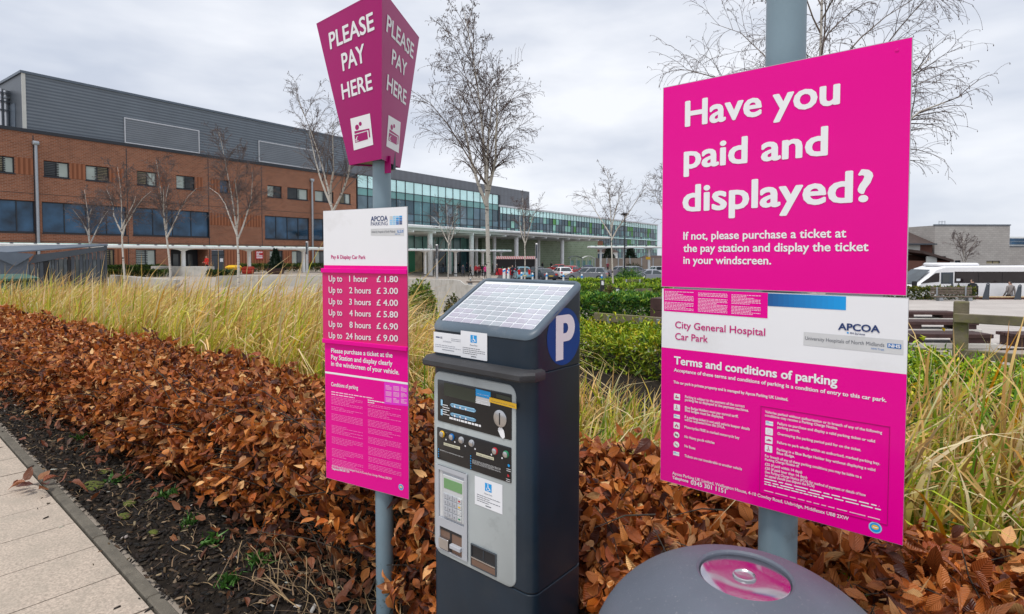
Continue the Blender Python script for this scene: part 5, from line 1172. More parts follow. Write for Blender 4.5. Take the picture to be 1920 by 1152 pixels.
# ---- covered walkways
def walkway(name, label, r, x0, x1, y0, y1, zr, colsx, zg):
    mb = MB(); mb.bbox(x0, x1, y0, y1, zr-.30, zr-.04, M['wpaint'], .06); mb.box(x0+.05, x1-.05, y0+.15, y1-.15, zr-.039, zr, M['curt4']); mb.build('roof', r)
    mb = MB(); n_ = int((x1-x0)/1.3)
    for k in range(n_): x = x0+.6+k*1.3; mb.box(x, x+.18, y0-.012, y0+.02, zr-.06, zr+.03, M['dkmetal'])
    mb.build('clip', r)
    for x in colsx:
        mb = MB(); ym = (y0+y1)/2; h = .125; mb.box(x-h, x+h, ym-h, ym+h, zg, zr-.31, M['wpaint']); mb.box(x-h-.004, x+h+.004, ym-h-.004, ym+h+.004, zg, zg+.75, M['wpaint']); mb.box(x-h-.008, x+h+.008, ym-h-.008, ym+h+.008, zg+.76, zg+.9, M['dkmetal'])
        for sgn in (-1, 1): mb.prism([(x+sgn*h, zr-.315), (x+sgn*.8, zr-.315), (x+sgn*.8, zr-.34), (x+sgn*.4, zr-.40), (x+sgn*h, zr-.52)], ym-.12, ym+.12, M['wpaint'])
        mb.build('column', r)
O1 = 13.5
wk = root('covered_walkway', 'long white covered walkway on square columns before the brick block', 'canopy', P0, RZF)
walkway('w', '', wk, fx(-60, 470, O1), fx(949, 470, O1), -O1-1.1, -O1+1.1, 2.62, [fx(p, 490, O1) for p in (7, 344, 467, 569, 660, 735, 797, 854, 905, 939)], -1.6)
wk2 = root('covered_walkway', 'shorter white walkway canopy with yellow sign beyond the parked cars', 'canopy', (at(1104, 480, 74).x, 74, 0), rad(3))
walkway('w', '', wk2, 0, 13, -1.2, 1.2, 3.0, [at(p, 480, 74).x-at(1104, 480, 74).x for p in (1126.5, 1171, 1218.5)], -1.5)
mb = MB(); x = at(1217, 480, 73.6).x-at(1104, 480, 74).x; mb.box(x-.3, x+.3, -.32, -.24, zat(487, 73.5), zat(482, 73.5), M['yellow']); mb.build('sign_plate', wk2)

# ================================================================== PEOPLE
def body(pose):
    J = [(0, 0, .94, .125), (0, -.01, 1.14, .12), (0, 0, 1.34, .14), (0, 0, 1.49, .055), (0, -.02, 1.57, .078), (0, -.03, 1.65, .088), (0, -.02, 1.72, .055)]
    E = [(0, 1), (1, 2), (2, 3), (3, 4), (4, 5), (5, 6)]
    J.append((0, -.115, 1.60, .018)); E.append((4, 7))      # nose
    for sgn in (-1, 1):
        o = len(J); st_ = pose.get('stride', 0)*sgn; arm = pose.get('arms', 0)
        J += [(sgn*.17, 0, 1.41, .07), (sgn*.225, .02, 1.14, .05), (sgn*(.225-.09*arm), -.05-.22*arm-st_*.12, .90+.20*arm, .037), (sgn*(.22-.12*arm), -.08-.26*arm-st_*.15, .82+.26*arm, .034)]
        E += [(2, o), (o, o+1), (o+1, o+2), (o+2, o+3)]
        for f, (dx, L) in enumerate(((.018, .05), (.006, .058), (-.006, .054), (-.017, .044))):
            h = J[o+3]; J.append((h[0]+dx*sgn, h[1]-.02, h[2]-L, .009)); E.append((o+3, len(J)-1))
        o = len(J)
        J += [(sgn*.085, 0, .88, .1), (sgn*.095, -.03+st_*.16, .49, .065), (sgn*.1, .03+st_*.34, .09+abs(min(0, -st_))*.04, .047), (sgn*.115, -.11+st_*.34, .04, .042)]
        E += [(0, o), (o, o+1), (o+1, o+2), (o+2, o+3)]
    me = bpy.data.meshes.new('body'); me.from_pydata([j[:3] for j in J], E, []); ob = bpy.data.objects.new('body', me); C.objects.link(ob)
    sk = ob.modifiers.new('s', 'SKIN'); sk.use_smooth_shade = True
    for i, j in enumerate(J): me.skin_vertices[0].data[i].radius = (j[3], j[3]*(.8 if i in (0, 1, 2) else 1)); me.skin_vertices[0].data[i].use_root = (i == 0)
    ss_ = ob.modifiers.new('d', 'SUBSURF'); ss_.levels = 1; ss_.render_levels = 1
    dg = bpy.context.evaluated_depsgraph_get(); r = bpy.data.meshes.new_from_object(ob.evaluated_get(dg)); bpy.data.objects.remove(ob); return r
POSES = [body({}), body({'stride': .8}), body({'arms': .9}), body({'stride': -.5, 'arms': .4})]
def person(label, loc, rz, h, top, bottom, pose=0, hem=.86, hair='hair', hat=None, bag=None, group=None):
    me = POSES[pose].copy(); me.materials.clear()
    ms = [cloth('#1c1c20'), cloth(bottom), cloth(top), M['skin'], cloth(hat) if hat else M[hair]]
    for m in ms: me.materials.append(m)
    for p in me.polygons:
        c = p.center; ax = abs(c.x)
        if c.z > 1.665 or (c.z > 1.56 and c.y > .01): k = 4
        elif c.z > 1.50: k = 3
        elif c.z < .10 and ax < .2: k = 0
        elif ax > .165 and pose in (0, 1) and c.z < .89: k = 3
        elif pose == 2 and c.y < -.27: k = 3
        elif c.z < hem and ax < .19: k = 1
        else: k = 2
        p.material_index = k
    o = bpy.data.objects.new('person', me); C.objects.link(o); o.location = loc; o.rotation_euler.z = rz; s_ = h/1.74; o.scale = (s_*1.05, s_*1.05, s_)
    tag(o, label, 'person', group)
    if hem < .8:      # long coat skirts hang free of the legs
        mb = MB(); mb.lathe([(.165, hem), (.16, hem+.2), (.135, .98)], cloth(top), 14, cap=False); mb.build('coat_skirt', o, smooth=True)
    return o
def pin(label, px, fy, rz, top, bottom, pose=0, h=1.7, **k):
    Z = 2.85*F/(fy-480); v = onG(px, Z); Z = (EYE-v.z)*F/(fy-480); v = onG(px, Z); return person(label, v, rz, h, top, bottom, pose, **k)
GE = 'people outside the hospital entrance'
pin('person in dark jacket and blue jeans beyond the grey barriers', 830.7, 512, 1.2, '#24262c', '#5f83a6', 2, group=GE)
pin('person in pale grey top behind the thin birch by the entrance', 841.5, 509, .4, '#b9bcc0', '#3a3c44', 1, group=GE)
pin('person in dark navy clothes in the shade of the entrance doors', 849.5, 509.5, 2.6, '#20263a', '#1b1c22', 0, group=GE)
pin('person in black standing close to the walkway column', 859.5, 511.5, -1.2, '#17181c', '#15161a', 2, group=GE)
pin('person seen from behind in long charcoal coat and dark tights', 868, 520, 3.1, '#2f3440', '#1d1e28', 1, hem=.52, group=GE)
pin('grey haired person in navy coat near the red stall', 874.8, 510.5, 1.4, '#1d2140', '#232545', 0, hair='hairgrey', hem=.6, group=GE)
pin('bald person in black jacket walking with a pink bag', 881.7, 521, 1.5, '#17181c', '#121217', 1, hair='skin', group=GE)
pin('person in bright red cardigan and black skirt', 892.3, 520.3, -.6, '#a3202c', '#131318', 0, hem=.95, group=GE)
pin('person in burgundy coat and black trousers among the entrance crowd', 898, 521.3, .5, '#7d1a2c', '#15151a', 2, hair='hairgrey', group=GE)
pin('person in pink and lime top carrying a white bag', 910.3, 522.3, .1, '#c2337c', '#20202a', 2, hair='hairgrey', group=GE)
pin('person in black partly behind the burgundy coat', 905, 518.5, 2.4, '#16171b', '#131318', 3, group=GE)
pin('pair member in dark jacket behind the pink top', 911.6, 510, 2.0, '#1e2126', '#17181c', 0, group=GE)
pin('person in black coat beside the birch trunk', 924.3, 514, -1.5, '#1b1b20', '#18181c', 2, group=GE)
pin('person in dark brown coat and white hat by the walkway end', 931.8, 517.2, -1.1, '#2e2628', '#241f22', 1, hat='#dfdfdc', hem=.7, group=GE)
pin('bald person in navy jacket beside the light blue car', 960.7, 524, .15, '#1b2134', '#1b1e2a', 2, hair='skin', group=GE)
pin('person in black hat and coat before the sage tiled wall', 1017, 509, .8, '#17181d', '#1b1b20', 3, hat='#17171a', group=GE)
pin('person in teal hat before the sage tiled wall', 1033.5, 509, .6, '#1c2026', '#24252c', 2, hat='#1b7f97', group=GE)
pin('person in maroon top beyond the parked silver cars', 1139.5, 510, 2.8, '#7a2035', '#2b2b33', 0, group=GE)
v = Vector((at(387.3, 490, 55).x, 55, 0)); v.z = gz(v.x, 55); person('person in bright red hooded jacket by the brick block entrance', v, -.4, 1.72, '#c9201c', '#22222a', 2)
# three people by the coach
for lab, px, Z, top, bot, po, hy, rz_p, kw_ in (('person in black hooded jacket with rucksack walking past the coach', 1824.5, 36.4, '#1a1c22', '#1b1c22', 1, 523, PI*.95, {}),
     ('person in grey coat and blue jeans with a shoulder bag', 1896, 36.2, '#8d8683', '#6f93b8', 1, 527, PI*1.0, {}), ('person in pink top behind the grey coat', 1907.5, 37.0, '#c98f95', '#3b3d48', 0, 529, PI*.9, {})):
    v = onG(px, Z); h = zat(hy, Z)-v.z; o = person(lab, v, rz_p, max(1.5, h), top, bot, po, **kw_)
    if 'rucksack' in lab: mb = MB(); mb.bbox(-.15, .15, .1, .27, .98, 1.38, cloth('#14161a'), .04); mb.build('rucksack', o, smooth=True, auto=40)
    if 'shoulder bag' in lab:
        mb = MB(); mb.bbox(.1, .34, .05, .2, .72, .95, cloth('#2a211d'), .03); mb.tube([(.18, .14, .95), (.02, .16, 1.2), (-.16, .06, 1.45)], .012, cloth('#2a211d'), 6); mb.build('shoulder_bag', o)
        mb = MB(); mb.bbox(-.42, -.22, -.1, .1, .42, .78, cloth('#1f9a5c'), .04); mb.build('carrier_bag', o)

# ================================================================== CARS
def car(label, loc, rz, hexc, kind='hatch', plate_=True, group='cars in the car park'):
    """forward is +x"""
    r = root('parked_car', label, 'car', loc, rz, group)
    L, W = {'hatch': (4.0, 1.72), 'saloon': (4.6, 1.78), 'estate': (4.75, 1.82), 'mini': (3.6, 1.62)}[kind]; h = L/2; m = paint(hexc); w2 = W/2
    belt = {'hatch': .92, 'saloon': .90, 'estate': .96, 'mini': .98}[kind]; rf = {'hatch': 1.46, 'saloon': 1.42, 'estate': 1.55, 'mini': 1.6}[kind]
    prof = [(-h+.05, .28), (-h, .5), (-h+.03, belt-.1), (-h+.12, belt+.02), (h-1.25, belt+.03), (h-.5, belt-.13), (h-.08, .66), (h, .5), (h-.06, .26)]
    def arch(cx): return [(cx+.36*math.cos(t), .30+.36*math.sin(t)) for t in [rad(a) for a in range(0, 181, 30)]]
    fw, rw_ = h-.82, -h+.8
    prof += [(fw+.36, .24)]+arch(fw)[0:7]+[(fw-.36, .24), (rw_+.36, .24)]+arch(rw_)+[(rw_-.36, .24)]
    mb = MB(); cz = .6
    def sc_p(s_): return [(p[0]*(1-.02*s_), cz+(p[1]-cz)*(1-.07*s_)) for p in prof]
    mb.loft([[(x, y, z) for x, z in sc_p(s_)] for y, s_ in ((-w2, 1), (-w2+.07, 0), (w2-.07, 0), (w2, 1))], m)
    bd = mb.build('body', r, smooth=True, auto=35)
    xr0, xf0, xr1, xf1 = {'hatch': (-h+.12, h-1.15, -h+.5, h-2.05), 'saloon': (-h+.75, h-1.35, -h+1.35, h-2.15), 'estate': (-h+.08, h-1.25, -h+.4, h-2.1), 'mini': (-h+.08, h-.8, -h+.25, h-1.55)}[kind]
    wb, wt = w2-.05, w2-.23
    mb = MB(); b4 = [(xr0, -wb), (xf0, -wb), (xf0, wb), (xr0, wb)]; t4 = [(xr1, -wt), (xf1, -wt), (xf1, wt), (xr1, wt)]; t5 = [(xr1+.12, -wt+.12), (xf1-.15, -wt+.12), (xf1-.15, wt-.12), (xr1+.12, wt-.12)]
    mb.loft([[(x, y, belt) for x, y in b4], [(x, y, rf-.05) for x, y in t4], [(x, y, rf) for x, y in t5]], m); mb.build('roof', r, smooth=True, auto=50)
    def gl(p, q, u, v, name, ins=.08):
        """glass inset in the face p-q (bottom) u-v (top)"""
        P = [Vector(x) for x in (p, q, v, u)]; c = sum(P, Vector())/4; n = (P[1]-P[0]).cross(P[3]-P[0]).normalized()
        n = n if n.dot(c-Vector((0, 0, 1))) > 0 else -n
        mb = MB(); mb.add([a+(c-a).normalized()*ins*1.3+n*.012 for a in P], [(0, 1, 2, 3)], M['carglass']); mb.build(name, r)
    B = [(x, y, belt+.02) for x, y in b4]; T_ = [(x, y, rf-.05) for x, y in t4]
    def lerp(a, b, t): return tuple(a[i]+(b[i]-a[i])*t for i in range(3))
    gl(B[1], B[2], T_[1], T_[2], 'windscreen'); gl(B[3], B[0], T_[3], T_[0], 'rear_window')
    for p0, p1, q0, q1 in ((B[0], B[1], T_[0], T_[1]), (B[3], B[2], T_[3], T_[2])):
        nn = 3 if kind == 'estate' else 2
        for k in range(nn): gl(lerp(p0, p1, k/nn), lerp(p0, p1, (k+1)/nn), lerp(q0, q1, k/nn), lerp(q0, q1, (k+1)/nn), 'side_window', .06)
    for sx in (fw, rw_):
        for sy in (-1, 1):
            y = sy*(w2-.1); mb = MB(); n = 20
            def cyl(rr, ya, yb, mm): mb.loft([[(sx+rr*math.cos(2*PI*k/n), yv, .31+rr*math.sin(2*PI*k/n)) for k in range(n)] for yv in (ya, yb)], mm)
            cyl(.31, y-.1, y+.1, M['tyre']); wh = mb.build('wheel', r, smooth=True, auto=40); mb = MB(); cyl(.2, y-.104, y+.104, M['galv']); mb.build('rim', wh, smooth=True, auto=40)
    for sy in (-1, 1):
        mb = MB(); mb.bbox(-h-.012, -h+.14, sy*(w2-.22)-.14, sy*(w2-.22)+.14, belt-.24, belt-.06 if kind != 'mini' else belt+.3, M['taillight'], .03); mb.build('tail_light', r)
        mb = MB(); mb.bbox(h-.34, h-.07, sy*(w2-.28)-.17, sy*(w2-.28)+.17, .6, .74, M['wpaint'], .03); mb.build('headlight', r)
        mb = MB(); mb.bbox(xf0-.55, xf0-.38, sy*(w2+.04)-.09, sy*(w2+.04)+.09, belt+.02, belt+.16, m, .03); mb.build('mirror', r)
    mb = MB(); mb.box(-h-.02, -h+.05, -.26, .26, .55, .66, M['plate']); mb.build('number_plate', r)
    mb = MB(); mb.bbox(-h-.03, -h+.1, -w2+.08, w2-.08, .26, .42, M['matblack'], .03); mb.build('bumper', r)
    return r
def cpos(px, fy): Z = 2.8*F/(fy-480); v = onG(px, Z); Z = (EYE-v.z)*F/(fy-480); return onG(px, Z)
car('light blue small car seen from behind beside the person in navy', cpos(979, 526), rad(97), '#7fb0c2', 'mini')
car('dark grey saloon with yellow plate beside the tall silver post', cpos(1017, 526.5), rad(112), '#4a4c55', 'saloon')
car('black car behind the dark grey saloon', cpos(996, 522), rad(170), '#1e2024', 'hatch')
car('white hatchback between the dark saloon and the grey estate', cpos(1052, 522.5), rad(105), '#e8e8ea', 'hatch')
car('grey estate car with silver roof beside the clipped hedge', cpos(1100, 526.5), rad(162), '#7c7f86', 'estate')
car('bright red car behind the white hatchback', cpos(1074, 518), rad(60), '#c01c22', 'hatch')
car('dark blue car behind the grey estate', cpos(1098, 514.5), rad(175), '#232a55', 'saloon')
car('red car far back by the sage wall', cpos(1040, 512.5), rad(175), '#a8231d', 'hatch')
car('grey hatchback behind the birch trunk', cpos(1160, 519), rad(120), '#8b8c95', 'hatch')
car('silver grey saloon behind the round shrub', cpos(1192, 518), rad(20), '#7d8288', 'saloon')
car('white hatchback at the edge of the pink notice', cpos(1229, 519.5), rad(100), '#ededee', 'hatch')
car('silver saloon nose towards the round shrub', cpos(1214, 530.5), rad(178), '#8f929b', 'saloon')

# ================================================================== COACH
ZC = 37.0; cx0 = at(1699, 520, ZC).x; zg = gz(cx0+4, ZC)
co = root('white_coach', 'white single decker coach with dark windows parked behind the bench', 'coach', (cx0, ZC, zg), rad(-1.5))
def cp(px, py): p = at(px, py, ZC); return (p.x-cx0, p.z-zg)
Lc, Wc = 9.2, 2.3; wht = paint('#f0f0f2', .3)
prof = [(.05, .35), (0, .75), (.03, 1.25), (.25, 1.5), (.75, 1.62), (1.95, 2.62), (2.5, 2.80), (Lc-.1, 2.84), (Lc, 2.6), (Lc, .4)]
def carch(cx): return [(cx+.5*math.cos(t), .42+.5*math.sin(t)) for t in [rad(a) for a in range(0, 181, 20)]]
prof += [(7.3, .36)]+carch(6.75)+[(6.2, .36), (2.0, .36)]+carch(1.45)+[(.9, .36)]
mb = MB(); ccz = 1.5
mb.loft([[(x+(.25*s_ if x < .8 else 0), y, ccz+(z-ccz)*(1-.05*s_)) for x, z in prof] for y, s_ in ((0, 1), (.14, 0), (Wc-.14, 0), (Wc, 1))], wht); mb.build('body', co, smooth=True, auto=40)
yw = -.008
def cwin(poly, name, m, y=yw): mb = MB(); mb.prism(poly, y-.006, y+.03, m); return mb.build(name, co)
cwin([(.95, 1.68), (2.12, 1.80), (2.12, 2.38), (1.86, 2.36)], 'driver_window', M['coachglass'])
cwin([(2.22, .62), (3.0, .62), (3.0, 2.42), (2.22, 2.40)], 'door', M['dkmetal']); cwin([(2.32, 1.75), (2.75, 1.75), (2.75, 2.3), (2.32, 2.3)], 'door_window', M['glassup'], yw-.02); cwin([(2.22, .5), (2.86, .5), (2.86, 1.66), (2.22, 1.66)], 'door_skin', wht, yw-.015)
cwin([(3.08, 1.72), (9.1, 1.72), (9.1, 2.46), (3.08, 2.46)], 'window_band', M['matblack'], .004)
for k in range(4): x0 = 3.12+k*1.5; cwin([(x0, 1.74), (x0+1.46, 1.74), (x0+1.46, 2.44), (x0, 2.44)], 'side_window', M['coachglass'])
mb = MB(); mb.add([(.62, .18, 1.63), (.62, Wc-.18, 1.63), (1.72, Wc-.22, 2.55), (1.72, .22, 2.55)], [(0, 1, 2, 3)], M['carglass'])
for k in range(4): mb.v[k] = (mb.v[k][0]-.02, mb.v[k][1], mb.v[k][2]+.03)
mb.build('windscreen', co)
mb = MB(); mb.bbox(2.3, 5.0, .35, Wc-.35, 2.8, 3.02, wht, .1); mb.build('roof_unit', co, smooth=True, auto=60)
mb = MB(); mb.bbox(3.2, 3.45, yw-.012, yw, 1.85, 2.0, M['paper'], .002); mb.build('window_sticker', co)
mb = MB(); mb.bbox(.3, .55, -.28, -.06, 1.45, 1.85, M['matblack'], .04); mb.box(.5, .6, -.1, .05, 1.55, 1.6, M['matblack']); mb.build('mirror', co)
mb = MB(); mb.bbox(-.02, .3, .2, .6, .95, 1.2, M['glassup'], .04); mb.build('headlight', co)
for cx_ in (1.45, 6.75):
    for y in (.14, Wc-.14):
        mb = MB(); n = 24; mb.loft([[(cx_+.42*math.cos(2*PI*k/n), yv, .42+.42*math.sin(2*PI*k/n)) for k in range(n)] for yv in (y-.13, y+.13)], M['tyre']); wh = mb.build('wheel', co, smooth=True, auto=40)
        mb = MB(); mb.loft([[(cx_+.24*math.cos(2*PI*k/n), yv, .42+.24*math.sin(2*PI*k/n)) for k in range(n)] for yv in (y-.134, y+.134)], M['galv']); mb.build('rim', wh, smooth=True, auto=40)

# ================================================================== BUILDINGS ON THE RIGHT
ZR = 62.0
def rx(px, Z=ZR): return at(px, 470, Z).x
gbk = root('grey_block_building', 'plain pale grey blockwork building behind the coach', 'building', (rx(1752), ZR, -1.7), rad(2))
def lz(py, Z=ZR): return zat(py, Z)+1.7
W_ = rx(1897)-rx(1752); Hb = lz(423)
w1 = ((rx(1764.5)-rx(1752), rx(1774.5)-rx(1752), lz(488.5), lz(480.5)), (rx(1853)-rx(1752), rx(1879.5)-rx(1752), lz(494.5), lz(489.5)), (rx(1792)-rx(1752), rx(1803)-rx(1752), lz(493), lz(488.5)))
mb = MB(); holes_wall(mb, 0, W_, 0, Hb, w1, 0, .15, M['greyblock']); mb.add([(0, 0, 0), (0, 10, 0), (0, 10, Hb), (0, 0, Hb)], [(0, 3, 2, 1)], M['greyblock']); mb.add([(W_, 0, 0), (W_, 10, 0), (W_, 10, Hb), (W_, 0, Hb)], [(0, 1, 2, 3)], M['greyblock']); mb.add([(0, 0, Hb), (W_, 0, Hb), (W_, 10, Hb), (0, 10, Hb)], [(0, 1, 2, 3)], M['dkmetal']); mb.build('wall', gbk)
mb = MB(); mb.box(-.06, W_+.06, -.06, .2, Hb, Hb+.12, M['dkmetal2']); mb.build('coping', gbk)
for k, (a, b, c, d) in enumerate(w1):
    mb = MB(); mb.box(a, b, .09, .13, c, d, (M['glassup'], M['glasslit'], M['glass'])[k]); mb.box(a-.04, a+.04, .04, .1, c, d, M['winframe']); mb.box(b-.04, b+.04, .04, .1, c, d, M['winframe']); mb.box(a, b, .04, .1, d-.05, d+.02, M['winframe']); mb.box((a+b)/2-.03, (a+b)/2+.03, .05, .1, c, d, M['winframe']); mb.build('window', gbk)
mb = MB(); xa, xb = rx(1801)-rx(1752), rx(1813)-rx(1752)
for x in (xa, (xa+xb)/2, xb): mb.tube([(x, 3, Hb), (x, 3, lz(411))], .03, M['galv'], 5)
for y in (413, 418): mb.tube([(xa, 3, lz(y)), (xb, 3, lz(y))], .025, M['galv'], 5)
mb.build('aerial', gbk)
hb = root('brown_roofed_building', 'brown brick building with dark roof and white boards behind the pink notice', 'building', (rx(1640), ZR-1, -1.7), rad(1))
def hx(px): return rx(px, ZR-1)-rx(1640, ZR-1)
mb = MB(); mb.box(0, hx(1751.5), 1, 9, 0, lz(459), M['brownbrick']); mb.build('wall', hb)
mb = MB(); mb.loft([[(-.5, .4, lz(458)), (-.5, 9.5, lz(458)), (-.5, 5, lz(431))], [(hx(1751.5), .4, lz(458)), (hx(1751.5), 9.5, lz(458)), (hx(1751.5), 5, lz(431))]], M['roofbrown']); mb.box(-.5, hx(1751.5), .3, .4, lz(459.5), lz(457), M['dkmetal']); mb.build('roof', hb)
mb = MB(); mb.box(hx(1700), hx(1727), .93, .995, lz(478), lz(460), M['wpaint2']); mb.build('white_board', hb); mb = MB(); mb.box(hx(1700), hx(1719), -2.1, -2.0, .0, lz(481), M['wpaint2']); mb.build('white_board', hb)
mb = MB(); mb.box(hx(1640), hx(1745), -1.98, .99, 0, lz(489), M['brownbrick']); mb.loft([[(hx(1690), -2.4, lz(471)), (hx(1746), -2.4, lz(487)), (hx(1746), -2.4, lz(491)), (hx(1690), -2.4, lz(476))], [(hx(1690), .98, lz(466)), (hx(1746), .98, lz(484)), (hx(1746), .98, lz(488)), (hx(1690), .98, lz(471))]], M['roofbrown']); mb.build('lean_to', hb)
eb = root('flat_roofed_building', 'white and grey flat roofed building at the right edge of the photo', 'building', (rx(1897.5), ZR+4, -1.7), 0)
def ex_(px): return rx(px, ZR+4)-rx(1897.5, ZR+4)
def lz2(py): return zat(py, ZR+4)+1.7
mb = MB(); mb.box(.05, 12, 0, 8, 0, lz2(462), M['greyblock']); mb.build('wall', eb)
mb = MB(); mb.box(ex_(1899), 12, .5, 8, lz2(461.5), lz2(444), M['wpaint']); mb.box(ex_(1910), 10, .44, .498, lz2(459), lz2(447), M['glass']); mb.build('upper_storey', eb)
mb = MB(); mb.box(0, 12, -.05, 0, lz2(462.5), lz2(461), M['dkmetal2'])
for k in range(7): mb.tube([(.2+k*1.6, .05, lz2(461)), (.2+k*1.6, .05, lz2(453))], .02, M['galv'], 5)
mb.tube([(.2, .05, lz2(453)), (11, .05, lz2(453))], .02, M['galv'], 5); mb.build('roof_rail', eb)
# far houses and wall beyond the car park
def simple_house(name, label, px0, px1, Z, yb, ye, yr, mw, hip=False):
    x0, x1 = rx(px0, Z), rx(px1, Z); r = root(name, label, 'house', (x0, Z, -1.6), 0); Wd = x1-x0
    z_e, z_r = zat(ye, Z)+1.6, zat(yr, Z)+1.6
    mb = MB(); mb.box(0, Wd, 0, 7, 0, z_e, mw); mb.build('wall', r)
    i_ = Wd*.25 if hip else -.3
    mb = MB(); mb.loft([[(-.4, -.4, z_e), (-.4, 7.4, z_e), (i_, 3.5, z_r)], [(Wd+.4, -.4, z_e), (Wd+.4, 7.4, z_e), (Wd-i_, 3.5, z_r)]], M['roofbrown']); mb.build('roof', r)
    mb = MB()
    for k in range(2): mb.box(Wd*(.18+.42*k), Wd*(.18+.42*k)+1.3, -.04, -.01, z_e-1.6, z_e-.4, M['glass'])
    mb.build('window', r)
simple_house('white_house', 'white walled house with brown hipped roof beyond the car park wall', 1113, 1158, 140, 500, 473, 463, M['wpaint'], True)
simple_house('brown_house', 'low brown house whose roof rises just above the car park wall', 1200, 1262, 135, 500, 489, 479.5, M['brownbrick'], True)
x0, x1 = rx(1116, 118), rx(1290, 118); fw_ = root('boundary_wall', 'long brown boundary wall at the back of the car park', 'wall', (x0, 118, -1.6), 0)
mb = MB(); mb.box(0, x1-x0, 0, .3, 0, zat(484.5, 118)+1.6, mat('brown_board', (.2, .165, .14), .85, var=.12, scale=.5)); mb.build('panel', fw_)
mb = MB()
for k in range(9): x = (x1-x0)*k/8; mb.box(x-.1, x+.1, -.1, -.002, 0, zat(484, 118)+1.6, M['galv'])
mb.build('post', fw_)

# ================================================================== BUS SHELTER, STALL, BIKE SHELTER, BARRIERS
bs = root('bus_shelter', 'glass bus shelter with curved roof before the tiled wall', 'bus shelter', onG(1066, 90), 0)
mb = MB(); n = 10
for (xa, xb, m) in ((0, 2.2, 'dkmetal'), (2.2, 4.1, 'wpaint2')): mb.prism([(xa+(xb-xa)*k/n, 2.5+.35*math.sin(PI*k/n)) for k in range(n+1)]+[(xa+(xb-xa)*(n-k)/n, 2.42+.35*math.sin(PI*(n-k)/n)) for k in range(n+1)], -.1, 1.5, M[m])
mb.build('roof', bs)
mb = MB()
for x in (.3, 1.3, 2.2, 3.1, 3.8): mb.box(x-.04, x+.04, 0, .08, 0, 2.45, M['galv'])
mb.build('post', bs); mb = MB()
for x in (.35, 1.35, 2.25, 3.15): mb.box(x, x+.6, 1.3, 1.34, .3, 2.1, M['curt4'])
mb.build('glazing', bs)
ZS = 84; sp0 = at(929, 486, ZS); sl_r = root('market_stall', 'red stall counter under a red and white striped awning', 'stall', (sp0.x, ZS, gz(sp0.x, ZS)), 0)
zs_g = gz(sp0.x, ZS); Ws = at(1004, 486, ZS).x-sp0.x; za, zb_s = zat(480.8, ZS)-zs_g, zat(486, ZS)-zs_g
aw = MB(); nst = 44; M['awred'] = mat('shaded_awning_red', (.28, .02, .025), .7); M['awwhite'] = mat('shaded_awning_white', (.36, .34, .33), .7)  # stripe colours darkened to paint in the canopy's shade
for k in range(nst): aw.add([(Ws*k/nst, -.3, zb_s), (Ws*(k+1)/nst, -.3, zb_s), (Ws*(k+1)/nst+.12, .5, za), (Ws*k/nst+.12, .5, za)], [(0, 1, 2, 3)], M['awred'] if k % 2 else M['awwhite'])
for k in range(6): aw.add([(Ws, -.28+k*.2, .9), (Ws, -.28+(k+1)*.2, .9), (Ws, -.28+(k+1)*.2, zb_s), (Ws, -.28+k*.2, zb_s)], [(0, 1, 2, 3)], M['awred'] if k % 2 else M['awwhite'])
aw.build('awning', sl_r)
mb = MB(); mb.bbox(0, Ws, 0, .6, 0, .95, M['red'], .03); mb.build('counter', sl_r)
mb = MB(); R = random.Random(3)
for k in range(28): x = R.uniform(.1, Ws-.3); mb.bbox(x, x+R.uniform(.1, .25), .1, .45, .955, .955+R.uniform(.05, .28), M[R.choice(['cream', 'paper', 'green', 'yellow', 'matblack', 'blue3', 'brownslot'])], .02)
mb.build('goods', sl_r)
mb = MB()
for x in (.05, Ws/2, Ws-.05): mb.tube([(x, .55, 0), (x, .55, za)], .03, M['wpaint'], 6)
mb.add([(0, 1.2, 0), (Ws, 1.2, 0), (Ws, 1.2, za-.1), (0, 1.2, za-.1)], [(0, 1, 2, 3)], M['matblack']); mb.build('frame', sl_r)
# bicycle shelter on the left: its long side faces us, the roof climbs to the right
def kx(px, Z): return at(px, 480, Z).x
kd = Vector((.815, .58, 0)).normalized(); kn = Vector((kd.y, -kd.x, 0)); Zk = 30.0
kO = at(200, 480, Zk); kO.z = 0
bk = root('bike_shelter', 'dark grey bicycle shelter with sloping roof and clear ribbed sides', 'shelter', kO, math.atan2(kd.y, kd.x))
kf = Face(kO, kd, (0, 0, 1), kn)
def K(px, py): return kf.st(px, py)
def kpoly(name, px, y0, y1, m): mb = MB(); mb.prism([K(*p) for p in px], y0, y1, m); return mb.build(name, bk)
e0, e1 = K(-60, 481), K(201, 461.5); f0, f1 = K(9, 474), K(203, 460.3)
mb = MB(); mb.loft([[(e0[0], -.35, e0[1]), (e0[0], 2.6, e0[1]+.42), (e0[0], 2.6, e0[1]+.50), (e0[0], -.35, e0[1]+.06)], [(.06, -.35, e1[1]), (.06, 2.6, e1[1]+.10), (.06, 2.6, e1[1]+.17), (.06, -.35, e1[1]+.06)]], M['dkmetal2']); mb.build('roof', bk)
kpoly('fascia', [(54, 495.5), (66, 478), (201, 462), (201, 469)], -.34, -.2, M['dkmetal'])
kpoly('gable_flashing', [(-40, 470), (-4, 483.5), (31, 498.8), (66, 477.8), (58, 475.5)], -.5, -.36, M['dkmetal2'])
mb = MB(); x0 = K(56, 500)[0]; mb.prism([(K(-60, 500)[0], 0), (x0, 0), (x0, K(58, 479)[1]), (K(-60, 481)[0], K(-60, 481.5)[1])], -.30, -.2, M['dkmetal2']); mb.build('end_panel', bk)
clearm = mat('clear_polycarbonate', (.075, .09, .10), .2, var=.5, scale=3)
R = random.Random(6); x = x0+.02
